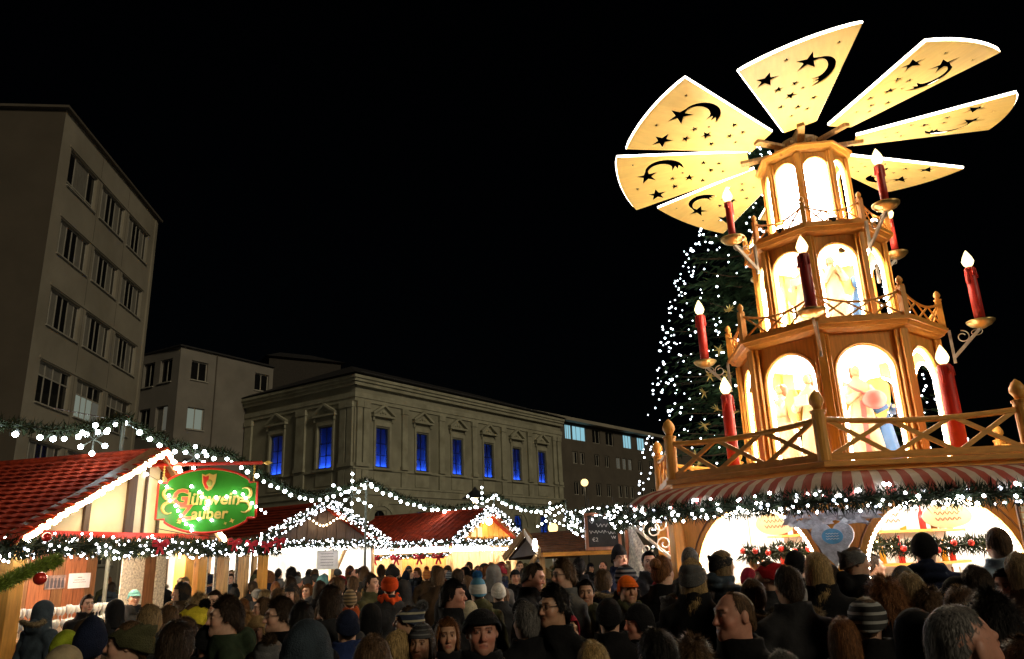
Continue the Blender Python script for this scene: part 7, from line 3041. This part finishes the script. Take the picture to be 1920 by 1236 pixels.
 (1175, 1078, 40, 20, 'm', 'mid', 'cropped', 'dark', 'cap', 'orange', 'plain', 'charcoal', 'person in a bright orange cap', 'orange cap', dict(scarf='olive')),
 (1172, 1055, 38, 170, 'm', 'pale', 'cropped', 'dark', 'slouch', 'navywhite', 'plain', 'charcoal', 'person in a white and navy striped beanie behind the orange cap', 'white navy beanie', {}),
 (1160, 1019, 27, 35, 'm', 'pale', 'cropped', 'dark', 'tall', 'black', 'plain', 'navy', 'tall person in a pointed black hat below the chalkboard', 'pointed black hat', {}),
 (1085, 1046, 24, 180, 'm', 'pale', 'short', 'black', None, None, 'plain', 'black', 'bareheaded person in black below the brown hut eave', 'black coat below the hut', {}),
 (1130, 1068, 32, 175, 'm', 'pale', 'short', 'brown', None, None, 'fur', 'navy', 'bareheaded person in a navy fur collar coat left of the orange cap', 'navy fur collar', {}),
 (1216, 1034, 27, 8, 'm', 'pale', 'short', 'black', None, None, 'plain', 'charcoal', 'bareheaded person in charcoal facing the viewer beside the stairs', 'charcoal coat by the stairs', {}),
 (1241, 1043, 36, 150, 'f', 'pale', 'bun', 'auburn', None, None, 'plain', 'black', 'bareheaded person in black seen from behind, before the stairs', 'black coat before the stairs', {}),
 (1282, 1084, 40, 180, 'f', 'pale', 'long', 'black', None, None, 'plain', 'black', 'bareheaded person in black from behind, left of the white knit beanie', 'black coat by white knit', {}),
 (1265, 1108, 44, 62, 'f', 'ruddy', 'cropped', 'brown', 'slouch', 'grey', 'plain', 'black', 'person in a grey knit hat and yellow scarf turned right', 'yellow scarf', dict(scarf='yellow')),
 (1110, 1205, 60, 180, 'f', 'pale', 'long', 'blond', None, None, 'plain', 'black', 'bareheaded person in black from behind, at the bottom edge below the black beanie', 'black coat under black beanie', {}),
 (985, 1130, 50, 205, 'm', 'pale', 'short', 'grey', None, None, 'plain', 'black', 'bareheaded person in black from behind, right of the round black hat', 'black coat right of round hat', {}),
 (1228, 1180, 74, 205, 'm', 'ruddy', 'short', 'black', None, None, 'plain', 'black', 'bareheaded person in black at the bottom edge, below the turned black beanie', 'black coat at bottom edge', {}),
 (1297, 1196, 52, 180, 'f', 'pale', 'curly', 'brown', None, None, 'plain', 'black', 'bareheaded person in black at the bottom edge, left of the leftward glance', 'black coat at the bottom', {}),
 (1292, 1025, 33, 172, 'm', 'pale', 'cropped', 'grey', None, None, 'plain', 'grey', 'bareheaded person in grey before the left bar post', 'grey coat at the bar', {}),
 (1296, 1047, 46, 168, 'f', 'pale', 'long', 'blond', 'slouch', 'grey', 'plain', 'black', 'person in a light grey beanie before the bar', 'light grey beanie', {}),
 (1352, 1031, 36, 122, 'f', 'pale', 'long', 'fair', 'slouch', 'charcoal', 'puffer', 'slate', 'person in a dark beret and shiny blue grey jacket at the left bar arch', 'dark beret', {}),
 (1437, 1047, 42, 258, 'mb', 'pale', 'cropped', 'dark', 'slouch', 'red', 'plain', 'charcoal', 'person in a bright red beanie looking left at the bar', 'red beanie', {}),
 (1402, 1063, 34, 180, 'f', 'pale', 'cropped', 'brown', 'beanie', 'maroon', 'plain', 'red', 'person in a maroon beanie and red coat left of the red beanie', 'maroon beanie', {}),
 (1414, 1034, 27, 190, 'f', 'pale', 'bun', 'auburn', None, None, 'plain', 'white', 'bareheaded person in white behind the red beanie, inside the bar', 'white top in the bar', {}),
 (1488, 1030, 40, 180, 'm', 'pale', 'cropped', 'black', 'beanie', 'black', 'plain', 'black', 'person in a black knit beanie right of the red beanie, at the bar', 'black knit beanie at the bar', {}),
 (1530, 1038, 38, 178, 'f', 'pale', 'long', 'blond', None, None, 'plain', 'black', 'bareheaded person in black before the left bar arch, right of the black knit beanie', 'black coat at left arch', {}),
 (1552, 1058, 36, 180, 'f', 'pale', 'long', 'dark', None, None, 'plain', 'black', 'bareheaded person in black before the bar corner, below the foil heart', 'black coat at bar corner', {}),
 (1600, 1022, 46, 112, 'm', 'pale', 'cropped', 'brown', 'slouch', 'grey', 'hooded', 'black', 'person in a grey slouch beanie and black hooded coat turned right at the bar', 'grey slouch beanie', {}),
 (1474, 1062, 46, 203, 'm', 'mid', 'short', 'dark', None, None, 'plain', 'charcoal', 'bareheaded person in charcoal below the black knit beanie', 'charcoal coat below knit beanie', {}),
 (1482, 1080, 48, 182, 'f', 'pale', 'cropped', 'brown', 'slouch', 'lightgrey', 'fur', 'black', 'person in a pale and black pompom hat and black fur collar parka', 'black parka with fur', dict(pom='black')),
 (1373, 1107, 62, 322, 'mr', 'ruddy', 'receding', 'brown', None, None, 'plain', 'black', 'bareheaded person in black glancing left, large at bottom right of centre', 'leftward glance', {}),
 (1318, 1104, 32, 80, 'f', 'ruddy', 'cropped', 'fair', 'beanie', 'white', 'fur', 'brown', 'person in a white knit beanie in profile facing right', 'white knit beanie', {}),
 (1409, 1087, 44, 180, 'm', 'pale', 'short', 'brown', None, None, 'fur', 'black', 'bareheaded person in a black fur collar coat behind the leftward glance', 'black fur collar coat', {}),
 (1578, 1160, 56, 172, 'f', 'pale', 'long', 'auburn', None, None, 'plain', 'navy', 'bareheaded person in navy from behind, below the ringed hat', 'navy coat at the bottom', {}),
 (1728, 997, 41, 175, 'm', 'pale', 'cropped', 'black', 'smooth', 'black', 'puffer', 'navy', 'tall person in a black beanie and navy puffer jacket before the right bar arch', 'navy puffer jacket', {}),
 (1866, 988, 40, 200, 'm', 'pale', 'cropped', 'brown', None, None, 'plain', 'lightblue', 'bareheaded person in a light blue shirt at the right bar arch', 'light blue shirt', {}),
 (1907, 1038, 40, 180, 'f', 'pale', 'long', 'fair', None, None, 'plain', 'brown', 'bareheaded person in brown at the right edge below the light blue shirt', 'brown coat at right edge', {}),
 (1655, 1084, 60, 185, 'f', 'pale', 'curly', 'auburn', None, None, 'plain', 'black', 'bareheaded person in black right of the ringed hat', 'black coat by ringed hat', {}),
 (1620, 1114, 60, 178, 'f', 'pale', 'cropped', 'brown', 'slouch', 'rings', 'plain', 'black', 'person in a black slouch hat with white rings seen from behind', 'ringed hat', {}),
 (1690, 1059, 40, 185, 'f', 'pale', 'long', 'fair', 'beanie', 'grey', 'plain', 'black', 'person in a grey knit beanie left of the navy puffer jacket', 'grey knit by puffer', {}),
 (1702, 1075, 46, 180, 'f', 'pale', 'long', 'fair', None, None, 'plain', 'brown', 'bareheaded person in brown below the navy puffer jacket', 'brown coat below puffer', {}),
 (1736, 1103, 58, 184, 'm', 'pale', 'curly', 'brown', None, None, 'plain', 'black', 'bareheaded person in black, lower right, left of the dark brown coat', 'black coat lower right', {}),
 (1790, 1079, 50, 180, 'm', 'pale', 'cropped', 'black', 'smooth', 'black', 'plain', 'charcoal', 'person in a black cap below and right of the navy puffer jacket', 'black cap by puffer', {}),
 (1826, 1062, 46, 180, 'm', 'pale', 'short', 'dark', None, None, 'plain', 'black', 'bareheaded person in black below the light blue shirt', 'black coat below blue shirt', {}),
 (1798, 1100, 56, 178, 'm', 'pale', 'short', 'brown', None, None, 'plain', 'charcoal', 'bareheaded person in charcoal just behind the dark brown coat', 'charcoal coat behind dark brown', {}),
 (1852, 1108, 70, 180, 'f', 'pale', 'thick', 'black', None, None, 'plain', 'black', 'bareheaded person in black from behind, right of the dark brown coat', 'black coat right of brown', {}),
 (1712, 1138, 82, 180, 'm', 'pale', None, 'dark', 'hood', 'black', 'hooded', 'black', 'person with a black hood up left of the dark brown coat', 'black hood lower right', {}),
 (1790, 1131, 94, 130, 'mh', 'ruddy', 'cropped', 'grey', None, None, 'plain', 'brown', 'bareheaded person in a dark brown coat turned right, nearest bottom right', 'dark brown coat', {}),
 (1881, 1068, 40, 338, 'f', 'ruddy', 'short', 'dark', None, None, 'fur', 'charcoal', 'bareheaded person in a charcoal fur collar looking back at the viewer, right edge', 'looking back at right edge', {}),
 (1636, 1040, 28, 110, 'm', 'pale', 'short', 'dark', None, None, 'plain', 'black', 'bareheaded person in black just right of the grey slouch beanie', 'black coat by grey slouch', {}),
 (1466, 1222, 62, 180, 'm', 'pale', 'short', 'grey', None, None, 'plain', 'black', 'bareheaded person just showing at the bottom edge, right of the leftward glance', 'black coat at lower edge', {}),
 (1918, 1196, 90, 230, 'm', 'ruddy', 'short', 'brown', None, None, 'hooded', 'rust', 'person in a rust coat cut by the bottom right corner', 'rust coat', {}),
]
OCT_R = 3.62


def hor(u):
    return 1074 - (1074 - 1007) * u / 1920


random.seed(77)
placed, boxes = [], []
for (u, v, w, yaw, body, skin, hair, hc, hat, hatc, coat, cc, label, short, kw) in WHO:
    wide = 0.205 if hat in ('beanie', 'tall', 'slouch', 'smooth', 'cap') else (0.235 if hat in ('big', 'round', 'hood') else (0.235 if hair == 'curly' else 0.188))
    D = wide * FOC / w
    vd = v - hor(u)
    z = CAMZ - vd * D / FOC
    if z < 1.50:
        D = 0.50 * FOC / vd
    p = sight(u, v, D)
    x, y, top = p.x, p.y, p.z
    z0 = 0.0
    if math.hypot(x - PC.x, y - PC.y) < 4.5 * 0.924:
        z0 = 0.15                                             # on the low platform round the bar
    elif top > 1.96:                                          # tall in the picture: stands on the platform, a little farther back
        for Dk in np.arange(D, min(D * 1.35, 12), 0.1):
            p = sight(u, v, float(Dk))
            if math.hypot(p.x - PC.x, p.y - PC.y) < 4.1:
                x, y, top, z0, D = p.x, p.y, p.z, 0.15, float(Dk)
                break
    top = min(top, 1.96 + z0)
    az = math.degrees(math.atan2(x, y))
    o = person(x, y, top, yaw - az, body, skin, hair, hc, hat, hatc, coat, cc, label, z0=z0, **kw)
    placed.append((x, y, u, v, w, D, short))
    boxes.append((u - w * 0.6, u + w * 0.6, v, v + w * 1.6, D))


def free_of_stalls(x, y):
    q = FA.inverted() @ Vector((x, y, 0))
    if -0.8 < q.x < wA + 2.3 and q.y > -0.75:
        return False
    if q.x < -0.8 and q.y > -0.4:
        return False
    for F_, w_, d_ in ((FB, wB, 4.6), (FC, wC, 5.2)):
        q = F_.inverted() @ Vector((x, y, 0))
        if q.y > -0.8 and q.x > -0.9 and q.y < d_ + 0.5 and q.x < w_ + 1.0:
            return False
    if math.hypot(x - PC.x, y - PC.y) < 3.6:
        return False
    if (e0.x - 0.7 < x < e1.x + 0.6) and (e0.y - 0.4 < y < r1.y + 0.5):
        return False
    if abs(x - s0.x) < 1.1 and abs(y - s0.y) < 0.9:
        return False
    return True


FILL = []
tries = 0
while tries < 6500 and len(FILL) < 168:
    tries += 1
    D = 3.3 + 20.5 * random.random() ** 0.85
    u = random.uniform(-20, 1940)
    top = random.uniform(1.56, 1.80)
    p = sight(u, hor(u), D)
    x, y = p.x, p.y
    if u < 170:
        continue
    if D > 11:
        top += 0.09
    if 3.6 <= math.hypot(x - PC.x, y - PC.y) < 4.25:
        top += 0.15
    elif math.hypot(x - PC.x, y - PC.y) < 4.75:
        continue
    if not free_of_stalls(x, y):
        continue
    if any((x - a[0]) ** 2 + (y - a[1]) ** 2 < 0.50 ** 2 for a in placed):
        continue
    uu, vv, dd = project((x, y, top))
    w = 0.2 * FOC / dd
    if vv > 1232:
        continue
    bx = (uu - w * 0.6, uu + w * 0.6, vv, vv + w * 3)
    bad = False
    for b in boxes:                                            # do not hide a known face that stands farther back
        if b[4] > D and bx[0] < b[1] and bx[1] > b[0] and bx[2] < b[3] and bx[3] > b[2]:
            bad = True
            break
    if bad:
        continue
    placed.append((x, y, uu, vv, w, D, None))
    FILL.append((x, y, top, uu, vv, w, D))
CN = {'black': 'black', 'charcoal': 'charcoal', 'navy': 'navy', 'brown': 'brown', 'olive': 'olive', 'grey': 'grey', 'green': 'dark green', 'maroon': 'maroon', 'slate': 'slate', 'tan': 'tan', 'rust': 'rust'}
used_labels = set(w_[12] for w_ in WHO)
for (x, y, top, uu, vv, w, D) in FILL:
    coatc = random.choice(['black'] * 4 + ['charcoal'] * 2 + ['navy'] * 2 + ['brown'] * 3 + ['olive', 'olive', 'grey', 'green', 'maroon', 'slate', 'tan', 'rust'])
    fem = random.random() < 0.5
    yaw = random.choice([180, 180, 170, 195, 210, 150, 250, 110, 300, 60, 20, 340, 0]) + random.uniform(-15, 15)
    hat = random.choice([None] * 6 + ['beanie', 'beanie', 'smooth', 'slouch', 'hood'])
    hatc = random.choice(['black', 'charcoal', 'navy', 'grey', 'brown', 'maroon', 'slate', 'olive'])
    hair = random.choice(['long', 'long', 'bun', 'short', 'curly']) if fem else random.choice(['short', 'short', 'thick', 'cropped', 'receding'])
    coat = random.choice(['plain', 'plain', 'hooded', 'puffer', 'fur'])
    pose = 'seen from behind' if 130 < yaw % 360 < 230 else ('facing left' if 230 <= yaw % 360 < 325 else ('facing right' if 35 < yaw % 360 <= 130 else 'facing the viewer'))
    if hat == 'hood':
        hatc, head, coat = coatc, 'hooded person', 'hooded'
    elif hat:
        head = 'person in a %s %s' % (hatc, 'slouch hat' if hat == 'slouch' else 'beanie')
    else:
        head = 'bareheaded person'
    ref = sorted([a for a in placed if a[6]], key=lambda a: math.hypot((a[2] - uu), (a[3] - vv) * 1.3))
    label = None
    for a in ref[:8]:
        dx, dy = uu - a[2], vv - a[3]
        if abs(dx) > abs(dy):
            rel = 'left of' if dx < 0 else 'right of'
        else:
            rel = 'just behind' if D > a[5] else 'just in front of'
        label = '%s%s, %s, %s the %s' % (head, '' if hat == 'hood' and False else ' in %s' % CN[coatc] if not hat else ' and %s coat' % CN[coatc] if hat != 'hood' else ' in %s' % CN[coatc], pose, rel, a[6])
        if len(label.split()) > 16:
            label = '%s in %s, %s the %s' % (head, CN[coatc], rel, a[6])
        if len(label.split()) > 16:
            label = '%s, %s the %s' % (head, rel, a[6])
        if label not in used_labels:
            break
    used_labels.add(label)
    az = math.degrees(math.atan2(x, y))
    bodyk = random.choice(['f', 'fl', 'fr']) if fem else random.choice(['m', 'ml', 'mr', 'md', 'mh'])
    person(x, y, top, yaw - az, bodyk, random.choice(['pale', 'pale', 'mid', 'ruddy']), hair if hat != 'hood' else None, random.choice(['black', 'dark', 'dark', 'brown', 'brown', 'auburn', 'fair']), hat, hatc, coat, coatc, label,
           z0=0.15 if math.hypot(x - PC.x, y - PC.y) < 4.25 else 0.0, scarf=random.choice([None, None, None, 'grey', 'charcoal', 'maroon']) if coat == 'plain' else None)
print('PEOPLE', len(PEOPLE), 'fill', len(FILL))
